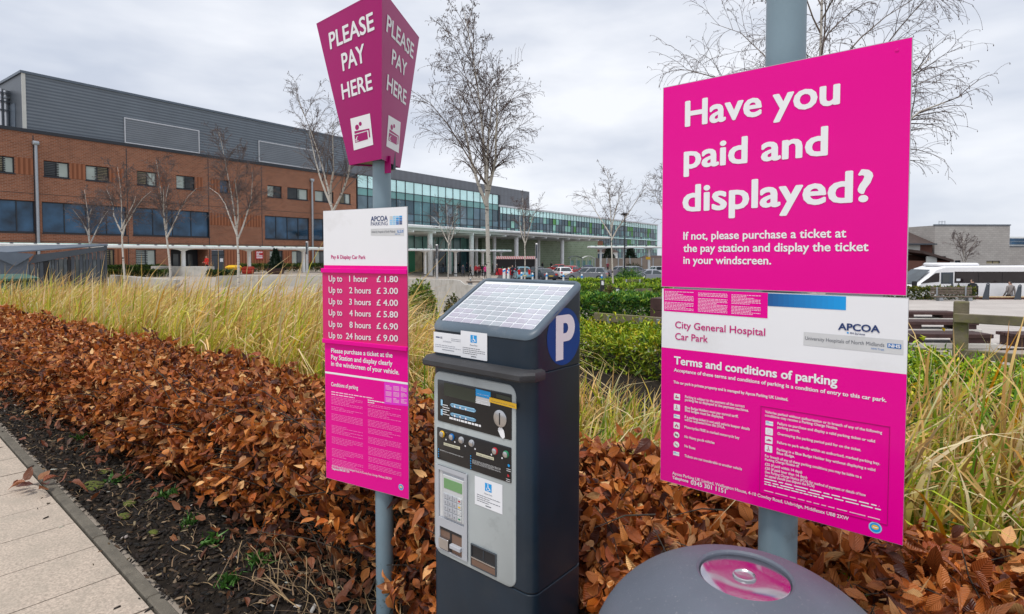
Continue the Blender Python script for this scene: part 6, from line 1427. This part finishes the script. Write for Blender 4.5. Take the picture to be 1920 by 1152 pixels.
while x < -.16:
    w_ = R.uniform(.07, .2); x1 = min(x+w_, -.1); zt0 = K(54, 495)[1]+(x-x0)/(-x0)*(K(200, 468.5)[1]-K(54, 495)[1])-.01
    mb = MB(); mb.box(x, x1-.02, -.26, -.24, .1, zt0, [clearm, M['dkmetal'], M['glassup'], M['matblack']][R.choice([0, 0, 1, 1, 2, 3])]); mb.build('side_sheet', bk); x = x1
for x in (x0, x0*.5, -.05):
    mb = MB(); mb.box(x-.06, x+.06, -.2, -.08, 0, K(54, 494)[1] if x == x0 else K(120, 482)[1] if x < -.1 else e1[1], M['dkmetal']); mb.build('post', bk)
mb = MB(); mb.box(x0, -.05, 2.3, 2.4, 0, 1.5, M['dkmetal']); mb.box(-.1, -.02, -.08, 2.3, 0, 2.2, M['dkmetal']); mb.build('back_sheet', bk)
gbx = root('green_grit_bin', 'dark green plastic grit bin at the left edge beside the bicycle shelter', 'grit bin', (kx(-25, 15), 15, 0), rad(-4))
xw = kx(36, 15)-kx(-25, 15); gdark = mat('dark_green_plastic', (.012, .085, .055), .45, var=.15)
mb = MB(); mb.bbox(.03, xw-.05, 0, .6, 0, zat(527, 15), gdark, .05); mb.build('tub', gbx, smooth=True, auto=40)
mb = MB(); zl0 = zat(527, 15); mb.loft([[(0, -.05, zl0), (xw, -.05, zl0), (xw, .65, zl0), (0, .65, zl0)], [(0, -.05, zl0+.06), (xw, -.05, zl0+.06), (xw, .65, zl0+.06), (0, .65, zl0+.06)], [(.15, .2, zl0+.17), (xw-.25, .2, zl0+.17), (xw-.25, .5, zl0+.17), (.15, .5, zl0+.17)]], gdark); mb.build('lid', gbx, smooth=True, auto=40)
# slim silver wayfinding posts, lamp post, bollards
for px, yt, Z, lab in ((819.3, 459, 60, 'slim silver wayfinding post beside the bare sapling'), (1006, 456.5, 60, 'slim silver wayfinding post in front of the tiled wall'), (576, 453, 50, 'slim silver wayfinding post near the brick wall and white sign')):
    v = onG(px, Z); r = root('wayfinding_post', lab, 'sign post', v, rad(-8), 'slim silver wayfinding posts'); hgt = zat(yt, Z)-v.z; w_ = 4.4*Z/F/2
    mb = MB(); mb.bbox(-w_, w_, -.06, .06, -.1, hgt, M['edge'], .02); mb.build('post', r); mb = MB(); mb.box(-w_*.7, w_*.7, -.075, -.061, hgt*.62, hgt*.96, M['dkmetal']); mb.build('panel', r)
Zl = 66; v = onG(1171, Zl); lp = root('lamp_post', 'tall black lamp post with flat lantern among the parked cars', 'lamp post', v, rad(-10)); hl = zat(403, Zl)-v.z
mb = MB(); mb.tube([(0, 0, 0), (0, 0, 1.4), (0, 0, 1.42), (0, 0, hl)], [.13, .13, .085, .07], M['matblack'], 10); mb.build('pole', lp, smooth=True, auto=40)
mb = MB(); mb.lathe([(.1, hl-.1), (.45, hl+.02), (.5, hl+.1), (.3, hl+.2), (.05, hl+.24)], M['matblack'], 16); mb.build('lantern', lp, smooth=True, auto=40)
for px, y0, y1 in ((944, 504.5, 0), (946.5, 503.5, 0), (952, 507, 0), (954, 502.5, 0), (978, 510.5, 0), (998.7, 512, 0), (1025, 512, 0), (1056.6, 512.5, 0), (1091, 514.3, 0), (1128.4, 515, 0), (1167, 516.3, 0), (1207.5, 517.6, 0)):
    Z = 52 if px > 960 else 62; v = onG(px, Z); hb_ = zat(y0, Z)-v.z
    r = root('bollard', 'white bollard with blue band in the row between the hedge and the cars', 'bollard', v, 0, 'white bollards with blue bands')
    mb = MB(); mb.lathe([(.085, 0), (.085, hb_-.14), (.085, hb_-.05), (.06, hb_), (.01, hb_)], M['wpaint'], 12); mb.build('post', r, smooth=True, auto=40); mb = MB(); mb.lathe([(.09, hb_-.34), (.09, hb_-.16)], M['cyan'], 12); mb.build('band', r, smooth=True, auto=40)
for px, y0, Z, lab in ((1129.5, 525, 19, 'taller black lighting bollard with white cap band in the low hedges'), (1157.5, 540, 15, 'short black lighting bollard with white side in the low hedges')):
    v = onG(px, Z); r = root('lighting_bollard', lab, 'bollard', v, 0); hb_ = zat(y0, Z)-v.z; w_ = .066
    mb = MB(); mb.bbox(-w_, w_, -w_, w_, 0, hb_-.001, M['matblack'], .008); mb.build('post', r); mb = MB(); mb.box(-w_*.6, w_*.6, -w_-.006, -w_-.001, hb_-.17, hb_-.03, M['paper']); mb.build('lens', r)
def barrier(px, Z, w_, h, m, lab, rz=0):
    v = onG(px, Z); r = root('crowd_barrier', lab, 'barrier', v, rz, 'barriers by the entrance'); mb = MB()
    mb.tube([(0, 0, .15), (0, 0, h), (w_, 0, h), (w_, 0, .15), (0, 0, .15)], .03, m, 6); 
    mb.build('frame', r); mb = MB()
    for k in range(1, 12): mb.tube([(w_*k/12, 0, .15), (w_*k/12, 0, h)], .014, m, 5)
    mb.build('bars', r); mb = MB()
    for x in (.2, w_-.2): mb.box(x-.03, x+.03, -.3, .3, 0, .04, m); mb.box(x-.02, x+.02, -.02, .02, .04, .16, m)
    mb.build('foot', r)
barrier(788, 96, 1.35, 1.1, M['yellow'], 'yellow barrier left of the entrance doors')
for px, Z in ((806, 90), (826, 92), (843, 94)): barrier(px, Z, 1.5, 1.05, M['galv'], 'grey steel barrier in the row before the entrance doors', .1)
# bins and planters before the brick block
def hump(name, label, cat, px0, px1, yt, Z, m):
    v = Vector((at((px0+px1)/2, 490, Z).x, Z, 0)); v.z = gz(v.x, Z); r = root(name, label, cat, v, rad(-10)); w2 = (px1-px0)*Z/F/2; h = zat(yt, Z)-v.z
    mb = MB(); mb.bbox(-w2*.92, w2*.92, -.4, .4, 0, h*.68, m, .06); mb.build('tub', r, smooth=True, auto=40); mb = MB(); mb.loft([[(-w2, -.45, h*.68), (w2, -.45, h*.68), (w2, .45, h*.68), (-w2, .45, h*.68)], [(-w2, -.45, h*.76), (w2, -.45, h*.76), (w2, .45, h*.76), (-w2, .45, h*.76)], [(-w2*.7, -.1, h), (w2*.7, -.1, h), (w2*.7, .4, h), (-w2*.7, .4, h)]], m); mb.build('lid', r, smooth=True, auto=40)
hump('grit_bin', 'yellow grit bin beside the door of the brick block', 'grit bin', 426, 449, 497.5, 56, M['yellow'])
hump('red_bin', 'orange red container between birch trunk and walkway column', 'container', 456, 473, 500, 54, mat('orange_red_plastic', (.65, .05, .02), .4, var=.1))
Zx = 54; v = Vector((at(517, 490, Zx).x, Zx, 0)); v.z = gz(v.x, Zx); xt = root('christmas_tree', 'small dark conifer standing in a brown square planter', 'tree', v, 0)
zb_x = zat(503.5, Zx)-v.z; zt_x = zat(468.5, Zx)-v.z
mb = MB(); w_ = .62; mb.loft([[(-w_*.85, -w_*.85, 0), (w_*.85, -w_*.85, 0), (w_*.85, w_*.85, 0), (-w_*.85, w_*.85, 0)], [(-w_, -w_, zb_x), (w_, -w_, zb_x), (w_, w_, zb_x), (-w_, w_, zb_x)]], M['woodbrown']); mb.build('planter', xt)
mb = MB(); mb.tube([(0, 0, zb_x-.05), (0, 0, zt_x)], [.06, .01], M['stem'], 6); mb.build('trunk', xt)
def conifer_crown(par, zb, zt, r, n, sz, cols):
    t = rng.random(n)**.75; z = zb+(zt-zb)*(1-t)*1.0; z = zb+(zt-zb)*rng.random(n)**1.35; lay = .75+.25*np.sin(z*14)
    rr = r*(1-(z-zb)/(zt-zb)*.97)*lay*np.sqrt(rng.uniform(.25, 1.05, n)); a = rng.uniform(0, 2*PI, n)
    P = np.stack([rr*np.cos(a), rr*np.sin(a), z], 1); ax = np.stack([np.cos(a), np.sin(a), rng.normal(-.05, .3, n)], 1)
    leaves('crown', P, ax, np.stack([rng.normal(0, .4, n), rng.normal(0, .4, n), np.ones(n)], 1), rng.uniform(sz*.6, sz*1.2, n), pick(cols, [1]*len(cols), n), M['gleaf'], par, SML, SMLT, .35)
conifer_crown(xt, zb_x+.05, zt_x, .78, 2200, .22, [(.012, .035, .018), (.02, .05, .025), (.006, .02, .01)])

# ================================================================== BIRCHES
def birch(label, px, Z, top_px, top_y, r0, n1, spread, fork_y, seed, twig, buds=0, wide=1., droop=1., group='bare birches', lowest=None, name='birch_tree', bias=0., dens=1.):
    R = random.Random(seed); twig = max(twig*.85, Z*.00030)
    b = onG(px, Z); tp = at(top_px, top_y, Z); H = tp.z-b.z; lean = tp.x-b.x
    r = root(name, label, 'tree', b, 0, group)
    zf = max(.12*H, zat(fork_y, Z)-b.z)
    def axis(t): return Vector((lean*t**2.4+.025*(math.sin(t*7+seed)-math.sin(seed)), .06*math.sin(t*5+seed*2), H*t))
    tr_ = MB(); K = 18
    tr_.tube([axis(k/K) for k in range(K+1)], [max(r0*(1-.93*(k/K)**.8), twig*.8) for k in range(K+1)], M['birch'], 9)
    tr_.build('trunk', r, smooth=True)
    cr = MB(); lm = MB()
    def limb(p, d, L, r_, lev, mb, major=False):
        n = 5 if lev < 3 else 4; pts = [p]; q = Vector(p); dd = d.normalized()
        for k in range(n):
            t = (k+1)/n
            g = Vector((0, 0, (.20*(1-t) if lev == 1 else .05)-(.34*t*t if lev == 1 else .22*t)*droop))
            dd = (dd+g*(.8 if lev < 3 else 1.1)+Vector((R.gauss(0, .10), R.gauss(0, .10), R.gauss(0, .07)))).normalized()
            q = q+dd*(L/n); pts.append(Vector(q))
        rs_ = [max(r_*(1-.85*k/n), twig*(.8 if lev < 3 else .62)) for k in range(n+1)]
        mb.tube(pts, rs_, M['birch'] if major else M['limb'] if lev == 1 else M['twig'], 6 if lev == 1 else (4 if lev == 2 else 3), False)
        if lev < 4:
            m = {1: int((8+L*4.2)*dens), 2: int((4+L*5)*dens), 3: int(R.random()*3*dens)}[lev]
            for i in range(m):
                t = R.uniform(.18 if lev == 1 else .12, 1); k = min(n-1, int(t*n)); f = t*n-k; a = pts[k].lerp(pts[k+1], f); dl = (pts[k+1]-pts[k]).normalized()
                s_ = dl.orthogonal().normalized(); s_.rotate(Matrix.Rotation(R.uniform(0, 2*PI), 3, dl)); ang = R.uniform(.4, .95)
                limb(a, dl*math.cos(ang)+s_*math.sin(ang), L*R.uniform(.26, .5)*(1-.4*t if lev == 1 else 1), max(r_*.45*(1-.6*t), twig*.7), lev+1, cr)
        if buds and lev >= 2 and R.random() < buds:
            e = pts[-1]; s_ = twig*R.uniform(1.7, 2.8); h_ = s_*R.uniform(1.6, 3)
            cr.loft([[tuple(e+Vector((s_*x*.7, s_*y*.7, -h_*.3))) for x, y in ((1, 0), (-.5, .87), (-.5, -.87))], [tuple(e+Vector((s_*x*.5, s_*y*.5, -h_*1.2))) for x, y in ((1, 0), (-.5, .87), (-.5, -.87))]], M['twig'])
    z0 = zf/H
    for i in range(n1):
        t = z0+(1-z0)*((i+.2)/n1)**1.15*.97; a = i*2.4+R.uniform(-.4, .4); p = axis(t); up = .85+.5*t+R.uniform(-.25, .3)
        L = H*spread*(1.25-.9*(t-z0)/(1-z0))*R.uniform(.75, 1.2)
        d = Vector((math.cos(a)*wide+bias, math.sin(a), up*1.25)); L *= 1-.35*max(0, math.cos(a))*(bias < 0)
        if i < 3 and name == 'birch_tree':
            limb(p, Vector((math.cos(a+.3)*(.58+.2*i)*(1 if abs(math.cos(a)) > .4 else 1.3)*(.62 if bias else 1)+bias, math.sin(a)*.6, 1.25)), H*(.44-.05*i), r0*.62, 1, lm, True); continue
        limb(p, d, L, r0*(.42 if t < z0+.15 else .34)*(1-.6*t), 1, lm)
    lm.build('limbs', r, smooth=True); cr.build('crown', r, smooth=True)
    return r
birch('tall pale trunked birch behind the pay machine, full catkin hung crown', 919, 13, 872, 22, .072, 22, .31, 400, 3, .0062, .6, bias=-.2)
birch('bare birch crown spreading behind the pole of the large notice', 1537, 9.5, 1545, -190, .075, 26, .335, 440, 12, .0046, .5, wide=1.15, droop=1.5, dens=.9)
birch('birch leaning left whose crown shows between the brick block and tariff sign', 634, 17, 548, 165, .065, 16, .28, 400, 5, .005, .3, dens=.8)
birch('birch with pale forked trunk before the blank brick panel', 446, 23, 411, 248, .065, 15, .30, 452, 6, .0075, .15, dens=1.0)
birch('birch before the brick entrance, branching low over the walkway', 318, 26, 292, 300, .065, 14, .30, 448, 7, .008, .1, dens=1.0)
birch('slender birch right of the bicycle shelter', 235, 26, 219, 312, .06, 14, .28, 445, 8, .008, .1, dens=1.0)
birch('small birch rising behind the bicycle shelter roof', 169, 31, 160, 356, .065, 12, .30, 462, 9, .009, 0, dens=1.0)
birch('small birch in front of the glass entrance beside the tariff sign', 840, 26, 838, 384, .042, 12, .30, 462, 10, .008, 0, dens=0.7)
birch('thin birch in front of the sage tiled wall', 983, 30, 980, 372, .052, 12, .27, 462, 11, .009, 0, dens=0.7)
birch('white stemmed birch behind the grey estate car', 1150, 24, 1140, 322, .05, 13, .27, 452, 14, .0078, .1, dens=0.7)
birch('birch mostly hidden by the left edge of the large notice', 1263, 24, 1262, 330, .05, 13, .32, 440, 15, .0078, .1, dens=0.8)
birch('small bare spreading tree in front of the grey block building', 1806, 46, 1806, 447, .085, 12, .36, 497, 16, .012, 0, droop=.6, dens=.6, name='bare_tree', group=None)
birch('spindly mossy sapling left of the silver wayfinding post', 812.5, 18, 813, 468, .018, 5, .34, 500, 17, .004, 0, dens=.35, name='sapling', group=None)
for px, yt, yb, Z, rr, lab in ((1141, 465, 496, 128, 2.3, 'dark conifer beside the white house beyond the wall'), (1182, 465.5, 496, 126, 2.2, 'dark conifer between the lamp post and white walkway')):
    v = onG(px, Z); r = root('conifer_tree', lab, 'tree', v, 0, 'dark conifers beyond the wall'); zt_ = zat(yt, Z)-v.z
    mb = MB(); mb.tube([(0, 0, 0), (0, 0, zt_)], [.2, .03], M['stem'], 6); mb.build('trunk', r)
    conifer_crown(r, .5, zt_+.2, rr, 1500, .55, [(.012, .03, .014), (.02, .045, .02), (.006, .018, .009)])

# ================================================================== EVERGREEN HEDGES AND SHRUBS
DARKG = [(.04, .15, .026), (.09, .24, .035), (.22, .38, .055), (.018, .065, .014), (.34, .46, .055)]
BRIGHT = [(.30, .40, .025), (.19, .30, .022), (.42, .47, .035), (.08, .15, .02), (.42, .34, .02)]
def hedge_box(name, label, org, rz, L, D, H, n, sz, cols, wts, cat='hedge', rough=.05, group=None, spray=0.):
    """clipped block of leaves: x 0..L, y 0..D, z 0..H in its own frame"""
    r = root(name, label, cat, org, rz, group)
    u = rng.random(n); fr_n = H/(H+D)
    front = u < fr_n*.95; top = u >= fr_n*.95
    x = rng.uniform(0, L, n); y = np.where(front, rng.exponential(.05, n), rng.uniform(0, D, n)); z = np.where(front, rng.uniform(.02, H, n), H-rng.exponential(.05, n))
    bmp = rough*(np.sin(x*4.1+y*3)+.7*np.sin(x*9.7-y*7+2)+.5*np.sin(x*17+z*13))
    y = y-np.where(front, bmp*.8, 0); z = z+np.where(top, bmp+rng.exponential(spray+1e-6, n), 0)
    nrm = np.stack([rng.normal(0, .5, n), np.where(front, -1., -.1)+rng.normal(0, .4, n), np.where(top, 1., .35)+rng.normal(0, .4, n)], 1)
    ax = np.stack([rng.normal(0, .8, n), np.where(front, -.6, 0)+rng.normal(0, .4, n), np.where(top, .5, .0)+rng.normal(0, .5, n)], 1)
    leaves('foliage', np.stack([x, y, z], 1), ax, nrm, rng.uniform(sz*.65, sz*1.25, n), np.where(top[:, None], np.clip(pick(cols, wts, n)*np.array([1.35, 1.25, 1.0]), 0, .8), pick(cols, wts, n)*.8), M['gleaf'], r, SML, SMLT, .55)  # skylight painted in: top leaves lighter and yellower, front leaves darker
    mb = MB(); R = random.Random(n)
    for k in range(int(L/.35)+1):
        x0 = .15+k*.35; mb.tube([(x0, D*.4, 0), (x0+R.uniform(-.1, .1), D*.5, H*.5), (x0+R.uniform(-.2, .2), D*.5, H*.9)], [.014, .01, .004], M['stem'], 5, False)
    mb.build('stems', r); return r
def nh(s, v): p = near(s, v); return Vector((p.x, p.y, gz(p.x, p.y)))
# bright low shrubs in front of the timber rail (one bed each side of the big notice)
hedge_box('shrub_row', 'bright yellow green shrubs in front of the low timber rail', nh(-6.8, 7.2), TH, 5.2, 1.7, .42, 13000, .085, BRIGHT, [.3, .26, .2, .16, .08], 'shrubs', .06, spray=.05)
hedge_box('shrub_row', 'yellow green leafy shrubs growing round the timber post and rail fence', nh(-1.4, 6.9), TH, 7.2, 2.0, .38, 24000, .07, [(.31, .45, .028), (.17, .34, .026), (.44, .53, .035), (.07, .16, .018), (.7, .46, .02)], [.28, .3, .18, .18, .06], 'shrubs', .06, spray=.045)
# glossy dark hedge, then two more behind
def hb_px(name, label, px0, px1, Z, D, yt, n, sz, cols, wts, rz=0, h=None):
    a = onG(px0, Z); L = at(px1, 480, Z).x-a.x; H = zat(yt, Z)-a.z
    return hedge_box(name, label, a, rz, L, D, H, n, sz, cols, wts, rough=.04)
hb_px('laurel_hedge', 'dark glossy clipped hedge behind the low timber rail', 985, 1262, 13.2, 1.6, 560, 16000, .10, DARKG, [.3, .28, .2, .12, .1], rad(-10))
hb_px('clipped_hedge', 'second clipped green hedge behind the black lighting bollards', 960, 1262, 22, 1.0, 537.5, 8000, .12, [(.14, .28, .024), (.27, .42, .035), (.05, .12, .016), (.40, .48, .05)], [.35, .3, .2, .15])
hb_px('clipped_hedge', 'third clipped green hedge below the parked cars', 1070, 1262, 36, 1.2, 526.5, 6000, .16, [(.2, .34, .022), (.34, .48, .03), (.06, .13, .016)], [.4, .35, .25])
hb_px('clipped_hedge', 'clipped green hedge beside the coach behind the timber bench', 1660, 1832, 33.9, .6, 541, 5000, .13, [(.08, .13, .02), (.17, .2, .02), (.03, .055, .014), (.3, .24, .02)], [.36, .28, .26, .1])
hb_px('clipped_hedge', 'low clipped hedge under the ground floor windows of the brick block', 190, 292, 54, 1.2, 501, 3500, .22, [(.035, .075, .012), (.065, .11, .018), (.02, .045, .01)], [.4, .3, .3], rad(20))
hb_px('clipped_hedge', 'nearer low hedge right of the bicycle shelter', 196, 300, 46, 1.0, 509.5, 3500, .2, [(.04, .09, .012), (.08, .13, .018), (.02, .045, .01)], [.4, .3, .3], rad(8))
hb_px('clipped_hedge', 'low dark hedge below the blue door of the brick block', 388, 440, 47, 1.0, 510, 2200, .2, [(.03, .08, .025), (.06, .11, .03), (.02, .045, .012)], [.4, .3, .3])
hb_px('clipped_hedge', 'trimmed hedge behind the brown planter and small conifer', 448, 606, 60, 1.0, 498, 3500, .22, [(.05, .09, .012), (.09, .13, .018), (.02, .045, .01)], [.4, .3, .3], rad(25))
def bush(name, label, px, Z, yt, wpx, n, sz, cols, wts):
    v = onG(px, Z); r = root(name, label, 'shrub', v, 0); H = zat(yt, Z)-v.z; W = wpx*Z/F/2
    a = rng.uniform(0, 2*PI, n); t = np.arccos(rng.uniform(-.1, 1, n)); k = np.minimum(1.05, rng.uniform(.55, 1.05, n)**.5)*(1+.13*np.sin(a*5+t*4)+.08*np.sin(a*11))
    d = np.stack([np.sin(t)*np.cos(a), np.sin(t)*np.sin(a)*.7, np.cos(t)], 1); P = d*k[:, None]*np.array([W, W, H]); P[:, 2] = np.maximum(P[:, 2], .02)
    leaves('foliage', P, d+rng.normal(0, .6, (n, 3)), d+rng.normal(0, .5, (n, 3)), rng.uniform(sz*.6, sz*1.2, n), pick(cols, wts, n), M['gleaf'], r, SML, SMLT, .5)
    mb = MB()
    for q in range(5): mb.tube([(.05*q-.1, 0, 0), (.2*(q-2)*W, 0, H*.7)], [.02, .006], M['stem'], 5, False)
    mb.build('stems', r)
bush('round_shrub', 'round dark green shrub between the birch and the silver saloon', 1180, 47, 507, 62, 3500, .17, DARKG, [.3, .3, .16, .2, .04])
bush('spreading_shrub', 'flat brownish green shrub before the boundary wall', 1186, 92, 497, 38, 1500, .3, [(.05, .06, .015), (.07, .05, .02), (.03, .04, .012)], [1, 1, 1])
bush('dry_shrub', 'dry straw coloured tuft beside the taller lighting bollard', 1143, 17.6, 544, 26, 900, .16, [(.25, .2, .09), (.18, .15, .05), (.12, .13, .03)], [1, 1, 1])
bush('leafy_shrub', 'green shrub growing against the curved concrete planter wall', 787, 15.5, 536, 62, 2800, .11, [(.18, .3, .035), (.32, .40, .05), (.10, .15, .025)], [1, 1, 1])
bush('small_shrub', 'mixed green shrubs low behind the dry grass by the concrete wall', 850, 16, 560, 34, 700, .10, [(.09, .12, .03), (.16, .14, .04), (.05, .07, .02)], [1, 1, 1])

# ================================================================== CONCRETE PLANTER WALLS
def wall_run(name, label, pts, Z, thick=.35, m='conc'):
    """pts: picture points along the top edge at distance Z"""
    p = [at(x, y, z_ if z_ else Z) for x, y, z_ in pts]; r = root(name, label, 'wall', (p[0].x, p[0].y, 0), 0); mb = MB(); o = r.location
    rings = [[(q.x-o.x, q.y-o.y, gz(q.x, q.y)-.1), (q.x-o.x, q.y-o.y, q.z), (q.x-o.x, q.y-o.y+thick, q.z), (q.x-o.x, q.y-o.y+thick, gz(q.x, q.y)-.1)] for q in p]
    mb.loft(rings, M[m]); mb.build('wall', r)
wall_run('planter_wall', 'white topped curved concrete planter wall beyond the grass beside the pay machine', [(760, 523, 30), (813, 524, 27), (850, 525, 24), (862, 526.5, 23), (866, 530, 22.6), (871, 534, 22.3), (885, 535.5, 22), (925, 536, 21.4), (960, 537, 21)], 26)
wall_run('planter_wall', 'long low pale concrete wall left of the tariff sign', [(406, 518, 31), (450, 516.8, 32), (530, 517.3, 32), (620, 517.5, 32), (690, 518, 32)], 31)
wall_run('planter_wall', 'low pale concrete wall end right of the bicycle shelter', [(206, 516, 33), (240, 518.5, 31), (275, 522, 29), (330, 525, 28)], 31)
wall_run('raised_planter', 'square pale concrete planter before the recessed brick entrance', [(283, 499.5, 49), (300, 499.8, 48.5), (345, 500, 48), (388, 500.5, 47.5)], 48, 1.2)

# ================================================================== TIMBER RAILS, FENCE, BENCHES, SEATS
def rail_part(r, name, a, b, z0, z1, th, m, off=0):
    """board from a to b (along,across kerb) between heights z0 and z1"""
    mb = MB(); mb.bbox(0, b[0]-a[0], -th/2+off, th/2+off, z0, z1, m, .006); o = mb.build(name, r, (a[0], a[1], 0)); return o
kr_v = 9.15
def s_at(px, y, v):   # how far along the kerb direction a picture column meets the line `v` across
    d = ray(px, y); t = v/(d.x*VV.x+d.y*VV.y); p = Vector((d.x*t, d.y*t, 0)); return p.dot(RV)
lk = root('knee_rail', 'low mossy timber knee rail with galvanised brackets behind the bright shrubs', 'rail', nh(s_at(1115, 590, kr_v), kr_v), TH)
Lk = s_at(1262, 600, kr_v)-s_at(1115, 590, kr_v); zk = at(1150, 588.5, 10.45).z-lk.location.z
mb = MB(); mb.bbox(0, Lk, -.04, .04, zk-.15, zk, M['wood'], .008); mb.build('rail', lk)
for x in (.33, Lk*.5+.2, Lk-.25):
    mb = MB(); mb.bbox(x-.035, x+.035, -.056, -.041, zk-.22, zk-.03, M['galv'], .004); mb.lathe([(.007, -.001), (.007, .004)], M['dkmetal'], 6); mb.build('bracket', lk)
    mb = MB(); mb.bbox(x-.05, x+.05, .041, .14, -.05, zk-.03, M['wood'], .008); mb.build('post', lk)
kr2 = root('knee_rail', 'short timber knee rail beyond the second hedge', 'rail', onG(1191, 15.5), rad(14)); zq = zat(542, 15.5)-kr2.location.z
mb = MB(); mb.bbox(0, .5, -.03, .03, zq-.07, zq, M['wood'], .006); mb.build('rail', kr2)
for x in (.05, .42): mb = MB(); mb.bbox(x-.03, x+.03, .031, .09, -.05, zq-.02, M['galv'], .004); mb.build('post', kr2)
fv = 8.9; s0 = s_at(1802, 600, fv)
fe = root('post_and_rail_fence', 'mossy timber post and rail fence standing in the yellow green shrubs', 'fence', nh(s0, fv), TH)
Yp = (near(s0, fv)).y; zp_ = zat(565, Yp)-fe.location.z; wpost = 27*Yp/F/2*.86
for k in range(3):
    mb = MB(); x = k*1.95; mb.bbox(x-wpost, x+wpost, -wpost, wpost, -.1, zp_, M['wood'], .012); mb.build('post', fe)
za = zat(587, Yp); zb_f = zat(604, Yp); zc = zat(653, Yp); zd = zat(669, Yp); gl_ = fe.location.z
for z1, z0 in ((za, zb_f), (zc, zd)): mb = MB(); mb.bbox(-wpost*.9, 5, -wpost-.05, -wpost-.002, z0-gl_, z1-gl_, M['wood'], .008); mb.build('rail', fe)
bx_ = root('timber_planter', 'dark brown timber planter box half hidden by the large notice', 'planter', nh(s_at(1219, 580, 9.9), 9.9), TH)
zp2 = zat(560, 10.6)-bx_.location.z; mb = MB()
for k in range(4): mb.bbox(0, 1.2, 0, 1.0, zp2*k/4+.003, zp2*(k+1)/4-.003, M['woodbrown'], .006)
mb.build('boards', bx_)
for px, y0, Z, lab in ((1846, 624.5, 10.7, 'nearest brown slatted timber seat on the pale terrace'), (1822, 602, 13.0, 'middle brown slatted timber seat on the pale terrace'), (1790, 584.5, 16.0, 'farthest brown slatted timber seat on the pale terrace')):
    p = at(px, y0, Z); L = 4.2; g = gz(p.x-2, Z); r = root('slatted_seat', lab, 'seat', (p.x-L, Z, g), rad(-3), 'slatted timber seats on the terrace'); h = p.z-g
    mb = MB(); nS = 5
    for k in range(nS): mb.bbox(0, L, k*.11, k*.11+.095, h-.075, h, M['woodbrown'], .006)
    mb.build('slats', r)
    for x in (.15, 1.35, 2.55, 3.75): mb = MB(); mb.bbox(x, x+.42, .03, .48, h-.17, h-.076, M['woodbrown'], .006); mb.build('bearer', r)
    mb = MB(); mb.bbox(-.2, L+.1, .02, .52, -.2, h-.171, M['conc'], .02); mb.build('plinth', r)
rb = root('slatted_seat', 'brown slatted seat end at the right edge behind the fence rail', 'seat', (at(1909, 628, 10.6).x, 10.6, gz(9.5, 10.6)), rad(-3), 'slatted timber seats on the terrace'); h = zat(628, 10.6)-rb.location.z
mb = MB()
for k in range(5): mb.bbox(0, 2, k*.11, k*.11+.095, h-.06, h, M['woodbrown'], .006)
mb.build('slats', rb); mb = MB(); mb.bbox(.05, 1.9, .05, .5, -.05, h-.061, M['woodbrown'], .01); mb.build('plinth', rb)
def bench(label, px0, px1, Z, yseat, ytop, rz=0, legs=True):
    v = onG(px0, Z); L = at(px1, 480, Z).x-v.x; zs_ = zat(yseat, Z)-v.z; zt_ = zat(ytop, Z)-v.z; r = root('bench', label, 'bench', v, rz)
    for nm, q in (('seat', [(-.05, -.42+k*.15, -.42+k*.15+.135, zs_-.06, zs_) for k in range(3)]), ('backrest', [(0, .06, .11, zs_+.07+k*(zt_-zs_-.07)/3, zs_+.04+(k+1)*(zt_-zs_-.07)/3) for k in range(3)])):
        mb = MB()
        for x0, y0, y1, z0, z1 in q: mb.bbox(x0, L-x0, y0, y1, z0, z1, M['woodgrey'], .008)
        mb.build(nm, r)
    for x in (L*.14, L*.84):
        mb = MB(); mb.bbox(x-.12, x+.12, -.34, -.05, -.3, zs_-.061, M['galv'], .02); mb.bbox(x-.04, x+.04, .02, .059, zs_-.1, zt_-.02, M['galv'], .01); mb.bbox(x-.04, x+.04, -.3, .02, zs_-.1, zs_-.061, M['galv'], .01); mb.build('leg', r)
bench('weathered grey timber bench facing the terrace in front of the hedge and coach', 1748, 1826, 32.8, 555, 538)
bench('weathered timber bench low in front of the third hedge', 1170, 1206, 33, 531, 523.5)
bench('weathered timber bench beyond the concrete planter wall', 877, 912, 31, 527.5, 521.5)
# stair rails down to the coach road
for px, lab in ((1851, 'dark metal stair rail left of the wheel of the coach'), (1911, 'dark metal stair rail at the right edge before the coach')):
    v = onG(px, 34.0); r = root('stair_rail', lab, 'handrail', v, 0, 'stair rails by the coach'); h = zat(531 if px < 1900 else 534, 34)-v.z
    mb = MB(); mb.tube([(-.22, 0, -.1), (-.16, 0, .25), (.02, 0, h-.06), (.09, 0, h), (.15, 0, h-.06), (.12, 0, -.1)], .035, M['dkmetal'], 8); mb.build('rail', r, smooth=True, auto=50)
    mb = MB(); mb.prism([(-.19, .05), (-.13, .25), (.03, h-.1), (.12, h-.1), (.09, .05)], -.012, .012, M['dkmetal']); mb.build('infill', r)
# low brick edge of the terrace
te = root('terrace_edge', 'tan coped low brick edge where the terrace drops to the coach road', 'wall', (at(1835, 560, 34.3).x, 34.3, gz(28, 34.3)), 0)
mb = MB(); mb.box(0, 12, 0, .3, -1, .12, M['brownbrick']); mb.build('brickwork', te); mb = MB()
for k in range(12): mb.bbox(k*1.0+.01, k*1.0+.99, -.04, .34, .121, .18, mat('tan_coping', (.5, .36, .2), .8, var=.15) if k == 0 else bpy.data.materials['tan_coping'], .01)
mb.build('coping', te)
